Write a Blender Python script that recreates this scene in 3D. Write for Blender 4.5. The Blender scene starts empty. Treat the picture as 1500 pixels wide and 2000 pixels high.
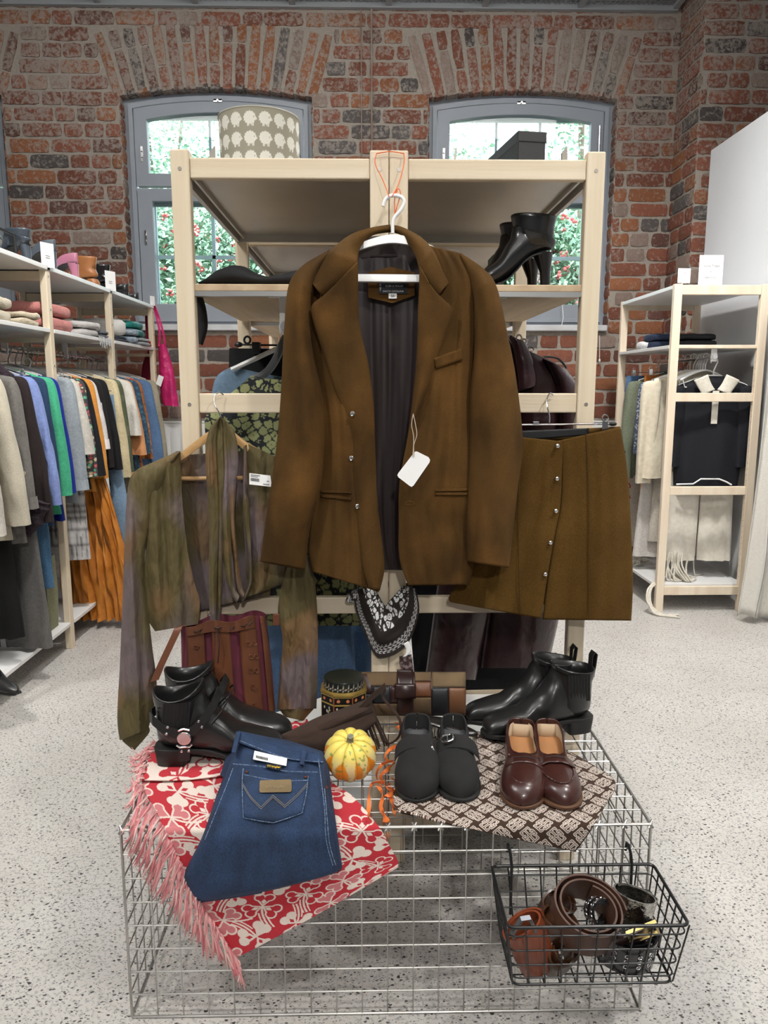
import bpy, bmesh, math, random
from mathutils import Vector, Matrix, noise
from mathutils.bvhtree import BVHTree
R = math.radians
PI = math.pi
V = Vector
random.seed(7)
sc = bpy.context.scene
C = sc.collection

# ---------------- camera ----------------
FPX = 1480.0; PITCH = R(9.4); YAW = R(1.16); CZ = 1.256
cam_d = bpy.data.cameras.new('camera'); cam = bpy.data.objects.new('camera', cam_d); C.objects.link(cam)
cam_d.sensor_fit = 'VERTICAL'; cam_d.sensor_height = 36; cam_d.sensor_width = 27
cam_d.lens = 36 * FPX / 2000; cam_d.clip_start = .05; cam_d.clip_end = 200
cam.location = (0, 0, CZ); cam.rotation_euler = (R(90) - PITCH, 0, -YAW)
sc.camera = cam
# ---------------- exposure, sky, lamps ----------------
sc.view_settings.view_transform = 'Standard'; sc.view_settings.look = 'None'
sc.view_settings.gamma = 1; sc.view_settings.use_curve_mapping = False
sc.view_settings.exposure = -0.05
w = bpy.data.worlds.new('sky'); sc.world = w; w.use_nodes = True
wn = w.node_tree.nodes; wn['Background'].inputs[0].default_value = (.83, .93, 1, 1); wn['Background'].inputs[1].default_value = 5.5
def area(name, loc, size, power, aim=None, col=(1, .975, .94), spread=None, sy=None):
    l = bpy.data.lights.new(name, 'AREA'); l.energy = power; l.color = col; l.size = size
    if sy: l.shape = 'RECTANGLE'; l.size_y = sy
    if spread: l.spread = R(spread)
    o = bpy.data.objects.new(name, l); C.objects.link(o); o.location = loc
    d = V(aim) - V(loc) if aim else V((0, 0, -1))
    o.rotation_euler = d.to_track_quat('-Z', 'Y').to_euler()
    return o
area('ceiling_fill', (-.3, -.6, 3.6), 2.2, 34)  # large soft fill light added under the ceiling, not a fixture
area('ceiling_fill', (0, 3.4, 3.7), 2.4, 24, sy=1.6)  # second added fill light, above the racks
area('back_wall_fill', (-.5, 3.9, 3.65), 4.5, 26, aim=(-.5, 5.6, 2.3), sy=.25)  # added light strip that brightens the brick wall, no fixture there
sl = bpy.data.lights.new('leaf_fill_sun', 'SUN'); sl.energy = 9; sl.angle = R(3); so = bpy.data.objects.new('leaf_fill_sun', sl); C.objects.link(so); so.rotation_euler = V((.25, .62, -.75)).to_track_quat('-Z', 'Y').to_euler(); so.location = (0, -2, 9)  # added to brighten the leaves outside, the building keeps it off the room
for (x, y, p, ax, ay, az) in ((1.3, .2, 26, .4, 1.9, .4), (-1.6, .3, 22, -.4, 1.8, .4), (.3, 2.6, 24, .25, 1.7, .3), (-.6, 2.3, 38, -1.6, 3.6, 1),
                          (1.2, 3.0, 42, 1.8, 4.4, .9), (-2.0, 1.2, 24, -1.3, 2.6, .6), (1.6, 1.6, 26, 1.4, 2.8, 0), (.5, -3.0, 32, .0, 1.8, .5)):
    area('track_spot_lamp', (x, y, 3.45), .16, p * .55, aim=(ax, ay, az), spread=95)

# ---------------- measuring helpers (photo pixel -> point of the room) ----------------
_cp, _sp, _cy, _sy = math.cos(PITCH), math.sin(PITCH), math.cos(YAW), math.sin(YAW)
def ray(px, py):
    a = (px - 750) / FPX; b = (1000 - py) / FPX
    f = _cp + b * _sp; up = -_sp + b * _cp
    return V((a * _cy + f * _sy, -a * _sy + f * _cy, up))
def at(px, py, Y):
    d = ray(px, py); t = Y / d.y
    return V((d.x * t, Y, CZ + d.z * t))
def onz(px, py, z):
    d = ray(px, py); t = (z - CZ) / d.z
    return V((d.x * t, d.y * t, z))

# ---------------- objects ----------------
ORG = {}
def tag(o, label=None, cat=None, group=None, kind=None):
    if label: o['label'] = label
    if cat: o['category'] = cat
    if group: o['group'] = group
    if kind: o['kind'] = kind
    return o
def thing(name, label, cat, loc=(0, 0, 0), rz=0, group=None):
    o = bpy.data.objects.new(name, None); C.objects.link(o); o.empty_display_size = .05
    o.location = loc; o.rotation_euler = (0, 0, rz); ORG[o.as_pointer()] = V(loc)
    return tag(o, label, cat, group)
def org(p):
    return ORG.get(p.as_pointer(), V((0, 0, 0))) if p else V((0, 0, 0))
def hsh(*a):
    return random.Random(str(a)).random()
class MB:
    def __init__(s): s.v = []; s.f = []; s.c = []
    def add(s, vs, fs, col=None):
        n = len(s.v); s.v += [V(p) for p in vs]; s.f += [tuple(i + n for i in f) for f in fs]
        if col is not None or s.c:
            while len(s.c) < n: s.c.append((1, 1, 1))
            s.c += list(col) if isinstance(col, list) else [col or (1, 1, 1)] * len(vs)
        return s
    def box(s, x0, x1, y0, y1, z0, z1, m=None, col=None):
        p = [V((x, y, z)) for z in (z0, z1) for y in (y0, y1) for x in (x0, x1)]
        if m: p = [m @ q for q in p]
        return s.add(p, [(0, 2, 3, 1), (4, 5, 7, 6), (0, 1, 5, 4), (2, 6, 7, 3), (0, 4, 6, 2), (1, 3, 7, 5)], col)
    def loft(s, rings, cap0=False, cap1=False, closed=True, col=None):
        n = len(rings[0]); vs = [p for r in rings for p in r]; fs = []
        for i in range(len(rings) - 1):
            for j in range(n if closed else n - 1):
                k = (j + 1) % n
                fs.append((i * n + j, i * n + k, (i + 1) * n + k, (i + 1) * n + j))
        if cap0: fs.append(tuple(range(n))[::-1])
        if cap1: fs.append(tuple((len(rings) - 1) * n + j for j in range(n)))
        return s.add(vs, fs, col)
    def tube(s, pts, r, seg=8, closed=False, sx=1, col=None):
        pts = [V(p) for p in pts]; n = len(pts); rings = []; prev = None
        for i, p in enumerate(pts):
            a = pts[(i - 1) % n] if (closed or i > 0) else p; b = pts[(i + 1) % n] if (closed or i < n - 1) else p
            t = (b - a).normalized() if (b - a).length > 1e-9 else V((0, 0, 1))
            if prev is None:
                u = t.orthogonal().normalized()
            else:
                u = prev - t * prev.dot(t)
                u = u.normalized() if u.length > 1e-6 else t.orthogonal().normalized()
            prev = u; q = t.cross(u)
            rr = r[i] if isinstance(r, (list, tuple)) else r
            rings.append([p + (u * math.cos(k * 2 * PI / seg) * sx + q * math.sin(k * 2 * PI / seg)) * rr for k in range(seg)])
        if closed: rings.append(rings[0]); return s.loft(rings, col=col)
        return s.loft(rings, True, True, col=col)
    def cyl(s, c, r, h, seg=24, axis='z', r2=None, col=None):
        c = V(c); r2 = r if r2 is None else r2
        def P(a, rr, t):
            x, y = math.cos(a) * rr, math.sin(a) * rr
            return c + (V((x, y, t)) if axis == 'z' else V((x, t, y)) if axis == 'y' else V((t, x, y)))
        return s.loft([[P(k * 2 * PI / seg, q, t) for k in range(seg)] for q, t in ((r, 0), (r2, h))], True, True, col=col)
    def ball(s, c, r, seg=12, rn=8, sc_=(1, 1, 1), col=None):
        c = V(c); rings = []
        for i in range(rn + 1):
            a = PI * (i + .001) / (rn + .002)
            rings.append([c + V((math.sin(a) * math.cos(k * 2 * PI / seg) * sc_[0], math.sin(a) * math.sin(k * 2 * PI / seg) * sc_[1], math.cos(a) * sc_[2])) * r for k in range(seg)])
        return s.loft(rings, True, True, col=col)
    def grid(s, fn, nu, nv, col=None):
        vs = []; cs = [] if col else None
        for j in range(nv + 1):
            for i in range(nu + 1):
                vs.append(fn(i / nu, j / nv))
                if col: cs.append(col(i / nu, j / nv))
        fs = [(j * (nu + 1) + i, j * (nu + 1) + i + 1, (j + 1) * (nu + 1) + i + 1, (j + 1) * (nu + 1) + i) for j in range(nv) for i in range(nu)]
        return s.add(vs, fs, cs)
    def ribbon(s, pts, wd, th, col=None):
        # wd: width vector (or list), th: thickness
        n = len(pts); rings = []; pts = [V(p) for p in pts]
        for i, p in enumerate(pts):
            a = pts[max(i - 1, 0)]; b = pts[min(i + 1, n - 1)]; t = (b - a).normalized()
            wv = V(wd[i] if isinstance(wd, list) else wd) / 2
            nn = t.cross(wv).normalized() * th / 2
            rings.append([p + wv + nn, p - wv + nn, p - wv - nn, p + wv - nn])
        return s.loft(rings, True, True, col=col)
    def build(s, name, mat, parent=None, smooth=True, world=True, sub=0, solid=0, bevel=0, ang=35, off=0):
        me = bpy.data.meshes.new(name)
        o_ = org(parent) if world else V((0, 0, 0))
        me.from_pydata([tuple(p - o_) for p in s.v], [], s.f); me.update()
        if s.c:
            while len(s.c) < len(s.v): s.c.append((1, 1, 1))
            at_ = me.color_attributes.new('Col', 'FLOAT_COLOR', 'POINT')
            at_.data.foreach_set('color', [x for c in s.c for x in (c[0], c[1], c[2], 1)])
        me.materials.append(mat)
        if smooth:
            me.polygons.foreach_set('use_smooth', [True] * len(me.polygons))
            if ang < 180 and not sub:
                try: me.set_sharp_from_angle(angle=R(ang))
                except Exception: pass
        o = bpy.data.objects.new(name, me); C.objects.link(o)
        if parent: o.parent = parent; ORG[o.as_pointer()] = org(parent)
        if solid:
            m = o.modifiers.new('thickness', 'SOLIDIFY'); m.thickness = solid; m.offset = off
        if bevel:
            m = o.modifiers.new('edges', 'BEVEL'); m.width = bevel; m.segments = 2; m.limit_method = 'ANGLE'
        if sub:
            m = o.modifiers.new('smooth', 'SUBSURF'); m.levels = sub; m.render_levels = sub
        return o
def split(mb):
    """connected pieces of a builder, each as a builder of its own"""
    par = list(range(len(mb.v)))
    def fd(i):
        while par[i] != i: par[i] = par[par[i]]; i = par[i]
        return i
    for f in mb.f:
        a = fd(f[0])
        for q in f[1:]: par[fd(q)] = a
    gr = {}
    for i in range(len(mb.v)): gr.setdefault(fd(i), []).append(i)
    out = []
    for ids in gr.values():
        mp = {q: k for k, q in enumerate(ids)}; m = MB(); m.v = [mb.v[q] for q in ids]; m.c = [mb.c[q] for q in ids] if mb.c else []; m.f = []
        m._ids = mp; out.append(m)
    for f in mb.f:
        for m in out:
            if f[0] in m._ids: m.f.append(tuple(m._ids[q] for q in f)); break
    return out
def each(mb, name, mat_, parent, **k): return [m.build(name, mat_, parent, **k) for m in split(mb)]
def weld(o):
    bm = bmesh.new(); bm.from_mesh(o.data); bmesh.ops.remove_doubles(bm, verts=bm.verts, dist=2e-4); bm.to_mesh(o.data); bm.free(); o.data.polygons.foreach_set('use_smooth', [True] * len(o.data.polygons)); return o
def hitter(objs):
    """ray caster against finished meshes (world space)"""
    tr = []
    for o in objs:
        g = org(o); tr.append(BVHTree.FromPolygons([v.co + g for v in o.data.vertices], [tuple(p.vertices) for p in o.data.polygons]))
    def cast(p, d):
        best = None
        for t in tr:
            h = t.ray_cast(V(p), V(d))
            if h[0] is not None and (best is None or h[3] < best[1]): best = (h[0], h[3])
        return best[0] if best else None
    return cast
def fixn(o):
    bm = bmesh.new(); bm.from_mesh(o.data); bmesh.ops.recalc_face_normals(bm, faces=bm.faces); bm.to_mesh(o.data); bm.free(); return o
def copy_tree(o, parent=None):
    c = o.copy(); C.objects.link(c); c.parent = parent
    for ch in list(o.children): copy_tree(ch, c)
    return c
def text(s, size, loc, rot, mat, parent, name='lettering', align='CENTER', sx=1):
    cu = bpy.data.curves.new(name, 'FONT'); cu.body = s; cu.size = size; cu.extrude = .0002; cu.align_x = align; cu.align_y = 'CENTER'
    o = bpy.data.objects.new(name, cu); C.objects.link(o)
    dg = bpy.context.evaluated_depsgraph_get(); me = bpy.data.meshes.new_from_object(o.evaluated_get(dg))
    bpy.data.objects.remove(o); bpy.data.curves.remove(cu)
    me.materials.clear(); me.materials.append(mat)
    o = bpy.data.objects.new(name, me); C.objects.link(o)
    p0 = org(parent)
    M_ = Matrix.Translation(V(loc) - p0) @ rot.to_4x4() @ Matrix.Diagonal((sx, 1, 1, 1))
    me.transform(M_); o.parent = parent
    return o
FRONT = Matrix.Rotation(R(90), 3, 'X')

# ---------------- materials ----------------
def mat(name, c1, c2=None, scale=12, stretch=(1, 1, 1), rough=.6, bump=0, bscale=150, bstretch=(1, 1, 1), metal=0, sheen=0, coat=0, spec=.5,
        attr=False, lo=.35, hi=.65, detail=4, c3=None, scale3=3, fine=0, bdist=.01, trans=0, wave=None):
    m = bpy.data.materials.new(name); m.use_nodes = True; nt = m.node_tree; N = nt.nodes; L = nt.links
    b = N['Principled BSDF']; b.inputs['Roughness'].default_value = rough; b.inputs['Metallic'].default_value = metal
    b.inputs['Specular IOR Level'].default_value = spec
    if sheen: b.inputs['Sheen Weight'].default_value = sheen; b.inputs['Sheen Roughness'].default_value = .4; b.inputs['Sheen Tint'].default_value = (*[min(1, x * 2.5 + .05) for x in c1], 1)
    if coat: b.inputs['Coat Weight'].default_value = coat; b.inputs['Coat Roughness'].default_value = .12
    if trans: b.inputs['Transmission Weight'].default_value = trans
    tc = N.new('ShaderNodeTexCoord')
    def nz(sc_, st, det):
        mp = N.new('ShaderNodeMapping'); mp.inputs['Scale'].default_value = st; L.new(tc.outputs['Object'], mp.inputs[0])
        n = N.new('ShaderNodeTexNoise'); n.inputs['Scale'].default_value = sc_; n.inputs['Detail'].default_value = det; L.new(mp.outputs[0], n.inputs[0]); return n
    def ramp(fac, a, b_):
        mr = N.new('ShaderNodeMapRange'); mr.inputs[1].default_value = a; mr.inputs[2].default_value = b_; L.new(fac, mr.inputs[0]); return mr.outputs[0]
    def mix(f, a, b_, bt='MIX'):
        x = N.new('ShaderNodeMix'); x.data_type = 'RGBA'; x.blend_type = bt
        if isinstance(f, (int, float)): x.inputs[0].default_value = f
        else: L.new(f, x.inputs[0])
        for i, q in ((6, a), (7, b_)):
            if isinstance(q, tuple): x.inputs[i].default_value = (*q, 1)
            else: L.new(q, x.inputs[i])
        return x.outputs[2]
    cur = tuple(c1)
    if attr:
        at_ = N.new('ShaderNodeAttribute'); at_.attribute_name = 'Col'; cur = at_.outputs['Color']
    if c2:
        n = nz(scale, stretch, detail); cur = mix(ramp(n.outputs[0], lo, hi), cur, tuple(c2))
    if c3:
        n = nz(scale3, (1, 1, 1), 3); cur = mix(ramp(n.outputs[0], .5, .72), cur, tuple(c3))
    if fine:
        n = nz(bscale, bstretch, 2); cur = mix(fine, cur, mix(ramp(n.outputs[0], .3, .7), (0, 0, 0), (1, 1, 1)), 'OVERLAY')
    if isinstance(cur, tuple): b.inputs['Base Color'].default_value = (*cur, 1)
    else: L.new(cur, b.inputs['Base Color'])
    if bump:
        n = nz(bscale, bstretch, 3); bp = N.new('ShaderNodeBump'); bp.inputs['Strength'].default_value = bump; bp.inputs['Distance'].default_value = bdist
        L.new(n.outputs[0], bp.inputs['Height']); L.new(bp.outputs[0], b.inputs['Normal'])
    return m
def shade(c, k): return tuple(min(1, x * k) for x in c)
_mc = {}
def cloth(c, k=.86, rough=.85, scale=5, bump=.25, bs=90, sheen=.15):
    key = ('cl', tuple(c), k, rough, scale, bump, bs)
    if key not in _mc: _mc[key] = mat('cloth', c, shade(c, k), scale=scale, rough=rough, bump=bump, bscale=bs, bdist=.004, sheen=(sheen if max(c) > .05 else .0), lo=.3, hi=.7, fine=.12, spec=.3)
    return _mc[key]
def wood_mat(axis='z'):
    st = {'z': (14, 14, .5), 'x': (.5, 14, 14), 'y': (14, .5, 14)}[axis]
    return mat('pine_' + axis, (.70, .60, .45), (.60, .49, .34), scale=3.0, stretch=st, rough=.5, bump=.08, bscale=6, bstretch=st, lo=.35, hi=.75, c3=(.72, .62, .48), scale3=2, detail=6)
WZ, WX, WY = wood_mat('z'), wood_mat('x'), wood_mat('y')
WHITE = mat('white_laminate', (.74, .74, .73), rough=.35)
WBOARD = mat('white_edge', (.80, .79, .77), (.74, .72, .7), rough=.4)
GALV = mat('galvanised_steel', (.58, .56, .53), (.46, .45, .42), scale=2.2, rough=.42, metal=.65, bump=.05, bscale=200)
PLY = mat('birch_ply', (.52, .39, .25), (.42, .30, .18), scale=3, stretch=(9, .6, 9), rough=.6)
CHROME = mat('chrome', (.75, .75, .76), rough=.18, metal=1)
STEEL = mat('wire_steel', (.50, .49, .47), (.36, .35, .33), scale=8, rough=.3, metal=.9)
BLKP = mat('black_plastic', (.012, .012, .013), rough=.35)
BLKW = mat('black_coated_wire', (.010, .010, .011), rough=.32)
WHTP = mat('white_plastic', (.80, .80, .79), rough=.32)
GRYP = mat('grey_plastic', (.14, .145, .15), rough=.4)
PAPER = mat('paper', (.86, .86, .85), rough=.7)
INK = mat('ink', (.02, .02, .02), rough=.8)
INKG = mat('grey_ink', (.16, .16, .16), rough=.8)
# ---------------- floor ----------------
def floor_mat():
    m = bpy.data.materials.new('terrazzo'); m.use_nodes = True; nt = m.node_tree; N = nt.nodes; L = nt.links; b = N['Principled BSDF']
    tc = N.new('ShaderNodeTexCoord'); cur = None
    def mix(f, a, c, bt='MIX'):
        x = N.new('ShaderNodeMix'); x.data_type = 'RGBA'; x.blend_type = bt; L.new(f, x.inputs[0])
        for i, q in ((6, a), (7, c)):
            if isinstance(q, tuple): x.inputs[i].default_value = (*q, 1)
            else: L.new(q, x.inputs[i])
        return x.outputs[2]
    n = N.new('ShaderNodeTexNoise'); n.inputs['Scale'].default_value = 2.2; n.inputs['Detail'].default_value = 5; L.new(tc.outputs['Object'], n.inputs[0])
    mr = N.new('ShaderNodeMapRange'); mr.inputs[1].default_value = .35; mr.inputs[2].default_value = .65; L.new(n.outputs[0], mr.inputs[0])
    cur = mix(mr.outputs[0], (.50, .475, .44), (.57, .55, .52))
    n2 = N.new('ShaderNodeTexNoise'); n2.inputs['Scale'].default_value = 120; n2.inputs['Detail'].default_value = 3; L.new(tc.outputs['Object'], n2.inputs[0])
    mr2 = N.new('ShaderNodeMapRange'); mr2.inputs[1].default_value = .5; mr2.inputs[2].default_value = .68; L.new(n2.outputs[0], mr2.inputs[0])
    cur = mix(mr2.outputs[0], cur, (.33, .32, .31))
    for sc_, th, col, dens in ((150, .30, (.16, .155, .15), .55), (75, .26, (.07, .066, .062), .62), (42, .17, (.035, .033, .03), .66)):
        mp = N.new('ShaderNodeMapping'); mp.inputs['Scale'].default_value = (1, 1.5, 1); mp.inputs['Rotation'].default_value = (0, 0, sc_)
        L.new(tc.outputs['Object'], mp.inputs[0])
        dn = N.new('ShaderNodeTexNoise'); dn.inputs['Scale'].default_value = sc_ * 1.3
        L.new(mp.outputs[0], dn.inputs[0])
        ad = N.new('ShaderNodeVectorMath'); ad.operation = 'MULTIPLY_ADD'; ad.inputs[1].default_value = (.6 / sc_,) * 3
        L.new(dn.outputs[1], ad.inputs[0]); L.new(mp.outputs[0], ad.inputs[2])
        v = N.new('ShaderNodeTexVoronoi'); v.inputs['Scale'].default_value = sc_; L.new(ad.outputs[0], v.inputs[0])
        lt = N.new('ShaderNodeMath'); lt.operation = 'LESS_THAN'; lt.inputs[1].default_value = th; L.new(v.outputs['Distance'], lt.inputs[0])
        sp = N.new('ShaderNodeSeparateColor'); L.new(v.outputs['Color'], sp.inputs[0])
        gt = N.new('ShaderNodeMath'); gt.operation = 'GREATER_THAN'; gt.inputs[1].default_value = dens; L.new(sp.outputs[0], gt.inputs[0])
        mu = N.new('ShaderNodeMath'); mu.operation = 'MULTIPLY'; L.new(lt.outputs[0], mu.inputs[0]); L.new(gt.outputs[0], mu.inputs[1])
        cur = mix(mu.outputs[0], cur, col)
    L.new(cur, b.inputs['Base Color']); b.inputs['Roughness'].default_value = .42
    return m
o = MB().box(-6, 4.5, -4, 6.1, -.05, 0).build('floor', floor_mat(), smooth=False); tag(o, 'light grey polished terrazzo floor with dark chips', 'floor', kind='structure')
PLAS = mat('white_paint', (.66, .67, .69), (.63, .64, .66), scale=2, rough=.75)
o = MB().box(-6, 4.5, -4, 6.1, 3.95, 4.0).build('ceiling', PLAS, smooth=False); tag(o, 'plain ceiling above the shop', 'ceiling', kind='structure')
o = MB().box(-6.1, -6, -4, 6.1, 0, 3.95).build('wall_left', PLAS, smooth=False); tag(o, 'plain side wall beyond the left racks', 'wall', kind='structure')
o = MB().box(4.5, 4.6, -4, 6.1, 0, 3.95).build('wall_right', PLAS, smooth=False); tag(o, 'plain side wall beyond the partition', 'wall', kind='structure')
o = MB().box(-6, 4.5, -4.1, -4, 0, 3.95).build('wall_front', PLAS, smooth=False); tag(o, 'plain wall behind the viewer', 'wall', kind='structure')
o = MB().box(2.17, 2.29, -1.0, 5.06, 0, 2.73).build('wall_partition', PLAS, smooth=False, bevel=.004); tag(o, 'smooth white free-standing partition wall right of the racks', 'wall', kind='structure')

# ---------------- brick walls ----------------
WY0 = 5.60
def brick_mat():
    m = bpy.data.materials.new('old_brick'); m.use_nodes = True; nt = m.node_tree; N = nt.nodes; L = nt.links; b = N['Principled BSDF']
    tc = N.new('ShaderNodeTexCoord'); a = N.new('ShaderNodeAttribute'); a.attribute_name = 'Col'
    def nz(s, d=4, dist=0):
        n = N.new('ShaderNodeTexNoise'); n.inputs['Scale'].default_value = s; n.inputs['Detail'].default_value = d; n.inputs['Roughness'].default_value = .65; n.inputs['Distortion'].default_value = dist
        L.new(tc.outputs['Object'], n.inputs[0]); return n.outputs[0]
    def mr(x, lo, hi, t0=0, t1=1):
        q = N.new('ShaderNodeMapRange'); q.inputs[1].default_value = lo; q.inputs[2].default_value = hi; q.inputs[3].default_value = t0; q.inputs[4].default_value = t1; L.new(x, q.inputs[0]); return q.outputs[0]
    def mix(f, p, q_, bt='MIX'):
        x = N.new('ShaderNodeMix'); x.data_type = 'RGBA'; x.blend_type = bt
        if isinstance(f, float): x.inputs[0].default_value = f
        else: L.new(f, x.inputs[0])
        for i, q in ((6, p), (7, q_)):
            if isinstance(q, tuple): x.inputs[i].default_value = (*q, 1)
            else: L.new(q, x.inputs[i])
        return x.outputs[2]
    n1 = nz(55, 5); c = mix(mr(n1, .35, .7), a.outputs['Color'], mix(.30, a.outputs['Color'], (.10, .05, .035)))
    big = nz(1.3, 3); sm = nz(38, 6, .6)
    sp = N.new('ShaderNodeSeparateXYZ'); L.new(tc.outputs['Object'], sp.inputs[0])
    hg = mr(sp.outputs[2], 1.55, 3.3, 0.0, .165)      # more lime residue towards the top courses
    ad = N.new('ShaderNodeMath'); L.new(mr(big, .35, .7, -.03, .10), ad.inputs[0]); L.new(hg, ad.inputs[1])
    ad2 = N.new('ShaderNodeMath'); L.new(ad.outputs[0], ad2.inputs[0]); L.new(sm, ad2.inputs[1])
    c = mix(mr(ad2.outputs[0], .62, .76, 0, .75), c, (.345, .305, .27))
    L.new(c, b.inputs['Base Color']); b.inputs['Roughness'].default_value = .9; b.inputs['Specular IOR Level'].default_value = .25
    bp = N.new('ShaderNodeBump'); bp.inputs['Strength'].default_value = .7; bp.inputs['Distance'].default_value = .012; L.new(sm, bp.inputs['Height']); L.new(bp.outputs[0], b.inputs['Normal'])
    return m
BRM = brick_mat()
MORT = (.40, .36, .31)
def bcol(rg, newer=False):
    t = rg.random()
    if newer: b = (.30, .105, .06); k = rg.uniform(.8, 1.15)
    elif t < .50: b = (.235, .088, .056); k = rg.uniform(.75, 1.2)
    elif t < .70: b = (.31, .125, .06); k = rg.uniform(.85, 1.1)
    elif t < .80: b = (.15, .075, .06); k = rg.uniform(.8, 1.1)
    elif t < .90: b = (.095, .09, .088); k = rg.uniform(.6, 1.3)
    else: b = (.29, .22, .185); k = rg.uniform(.8, 1.1)
    return tuple(x * k for x in b)
def brick(mb, org_, U, W, Nn, x0, x1, z0, z1, rg, col, d=.012):
    nu, nv = 6, 3; g = []; P = org_
    for j in range(nv + 1):
        for i in range(nu + 1):
            u = i / nu; v = j / nv; e = (i in (0, nu)) + (j in (0, nv))
            jx = rg.uniform(-.004, .004); jz = rg.uniform(-.003, .003)
            if e == 2: jx += .006 * (1 if i == 0 else -1); jz += .004 * (1 if j == 0 else -1)
            dd = d * (1 if e == 0 else .55) + rg.uniform(-.002, .002)
            g.append(P + U * (x0 + (x1 - x0) * u + jx) + W * (z0 + (z1 - z0) * v + jz) + Nn * dd)
    fs = [(j * (nu + 1) + i, j * (nu + 1) + i + 1, (j + 1) * (nu + 1) + i + 1, (j + 1) * (nu + 1) + i) for j in range(nv) for i in range(nu)]
    bd = [i for i in range(nu + 1)] + [j * (nu + 1) + nu for j in range(1, nv + 1)] + [nv * (nu + 1) + i for i in range(nu - 1, -1, -1)] + [j * (nu + 1) for j in range(nv - 1, 0, -1)]
    n = len(g); k = len(bd)
    g += [g[i] - Nn * (d * 1.2) for i in bd]
    fs += [(bd[(i + 1) % k], bd[i], n + i, n + (i + 1) % k) for i in range(k)]
    mb.add(g, fs, col)
CH = .101
WINS = [(-3.80, -2.49), (-1.693, -.381), (.421, 1.728)]
ZS, ZC, ZB = 3.215, 3.275, 1.66
def arch_z(x, x0, x1, zs=ZS, rise=ZC - ZS):
    u = (x - x0) / (x1 - x0) * 2 - 1
    return zs + rise * (1 - u * u)
def courses(mb, org_, U, Nn, width, z0, z1, rg, cut=None):
    z = z0; W = V((0, 0, 1)); row = 0
    while z < z1:
        x = -rg.uniform(0, .25); row += 1
        while x < width:
            ln = .125 if rg.random() < .45 else .262
            a, b = max(0, x), min(width, x + ln)
            segs = [(a, b)]
            if cut:
                for (c0, c1) in cut(z, z + CH):
                    ns = []
                    for (s, e) in segs:
                        if e <= c0 or s >= c1: ns.append((s, e)); continue
                        if s < c0: ns.append((s, c0 - .006))
                        if e > c1: ns.append((c1 + .006, e))
                    segs = ns
            for (s, e) in segs:
                if e - s > .03:
                    nw = (org_.z + z < 1.60) and org_.y == WY0
                    brick(mb, org_, U, W, Nn, s, e, z + rg.uniform(-.002, .003), min(z + CH - .017, z1), rg, bcol(rg, nw and rg.random() < .85), d=rg.uniform(.008, .015))
            x += ln + rg.uniform(.013, .022)
        z += CH
mb = MB(); XL, XR = -6.0, 2.14; rg = random.Random(3)
# mortar body
def mcol(n): return [MORT] * n
mb.box(XL, XR, WY0, 6.0, 0, ZB, col=MORT)
xs = [XL] + [q for w_ in WINS for q in w_] + [XR]
for i in range(0, len(xs), 2): mb.box(xs[i], xs[i + 1], WY0, 6.0, ZB, 3.95, col=MORT)
for (x0, x1) in WINS:
    n = 14; r0 = []
    for i in range(n + 1):
        x = x0 + (x1 - x0) * i / n; za = arch_z(x, x0, x1)
        r0.append([V((x, WY0, za)), V((x, WY0, 3.95)), V((x, 6.0, 3.95)), V((x, 6.0, za))])
    mb.loft(r0, col=MORT)
# sprung brick arches
for (x0, x1) in WINS:
    nb = 17; xc = (x0 + x1) / 2; A0, A1 = x0 - .05, x1 + .05
    for i in range(nb):
        t = (i + .5) / nb; x = A0 + (A1 - A0) * t; ang = (t - .5) * .62
        zb = arch_z(x, x0 - .05, x1 + .05, ZS + .012); W = V((math.sin(ang), 0, math.cos(ang))); U = V((math.cos(ang), 0, -math.sin(ang)))
        wd = (A1 - A0) / nb - .018
        o_ = V((x, WY0, zb)) - U * wd / 2
        sp = rg.choice([[0, .385], [0, .125, .385], [0, .26, .385]])
        for k in range(len(sp) - 1):
            cc = bcol(rg)
            brick(mb, o_, U, W, V((0, -1, 0)), 0, wd, sp[k] + (.012 if k else 0), sp[k + 1], rg, cc)
        cc = bcol(rg); mb.box(-wd / 2, wd / 2, -.004, .12, -.02, .012, m=Matrix.Translation(V((x, WY0, zb - .004))) @ Matrix.Rotation(ang, 4, 'Y'), col=cc)
def cutback(za, zb):
    out = []
    zm = (za + zb) / 2
    for (x0, x1) in WINS:
        if ZB - .01 < zb and za < ZS: out.append((x0 - XL, x1 - XL))
        elif ZS <= za < ZS + .40:
            s = (za - ZS) * .27; out.append((x0 - .06 - s - XL, x1 + .06 + s - XL))
    return out
courses(mb, V((XL, WY0, 0)), V((1, 0, 0)), V((0, -1, 0)), XR - XL, .02, 3.93, rg, cutback)
# reveals
for (x0, x1) in WINS:
    z = ZB + .02
    while z < ZS - .03:
        for (xx, nx, U) in ((x0, 1, V((0, 1, 0))), (x1, -1, V((0, 1, 0)))):
            brick(mb, V((xx, WY0 - .004, 0)), U, V((0, 0, 1)), V((nx, 0, 0)), .0, .14, z, z + .082, rg, bcol(rg), d=.008)
        z += CH
o = mb.build('wall_back', BRM, ang=50); tag(o, 'old red brick wall with pale mortar and arched window openings', 'wall', kind='structure')
mb = MB(); PY = 5.20
mb.box(2.14, 4.5, PY, 6.0, 0, 3.95, col=MORT)
courses(mb, V((2.14, PY, 0)), V((1, 0, 0)), V((0, -1, 0)), 1.2, .02, 3.93, rg)
courses(mb, V((2.14, WY0, 0)), V((0, -1, 0)), V((-1, 0, 0)), WY0 - PY, .02, 3.93, rg)
o = mb.build('wall_pillar', BRM, ang=50); tag(o, 'red brick pillar standing forward of the back wall at right', 'wall', kind='structure')

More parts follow.
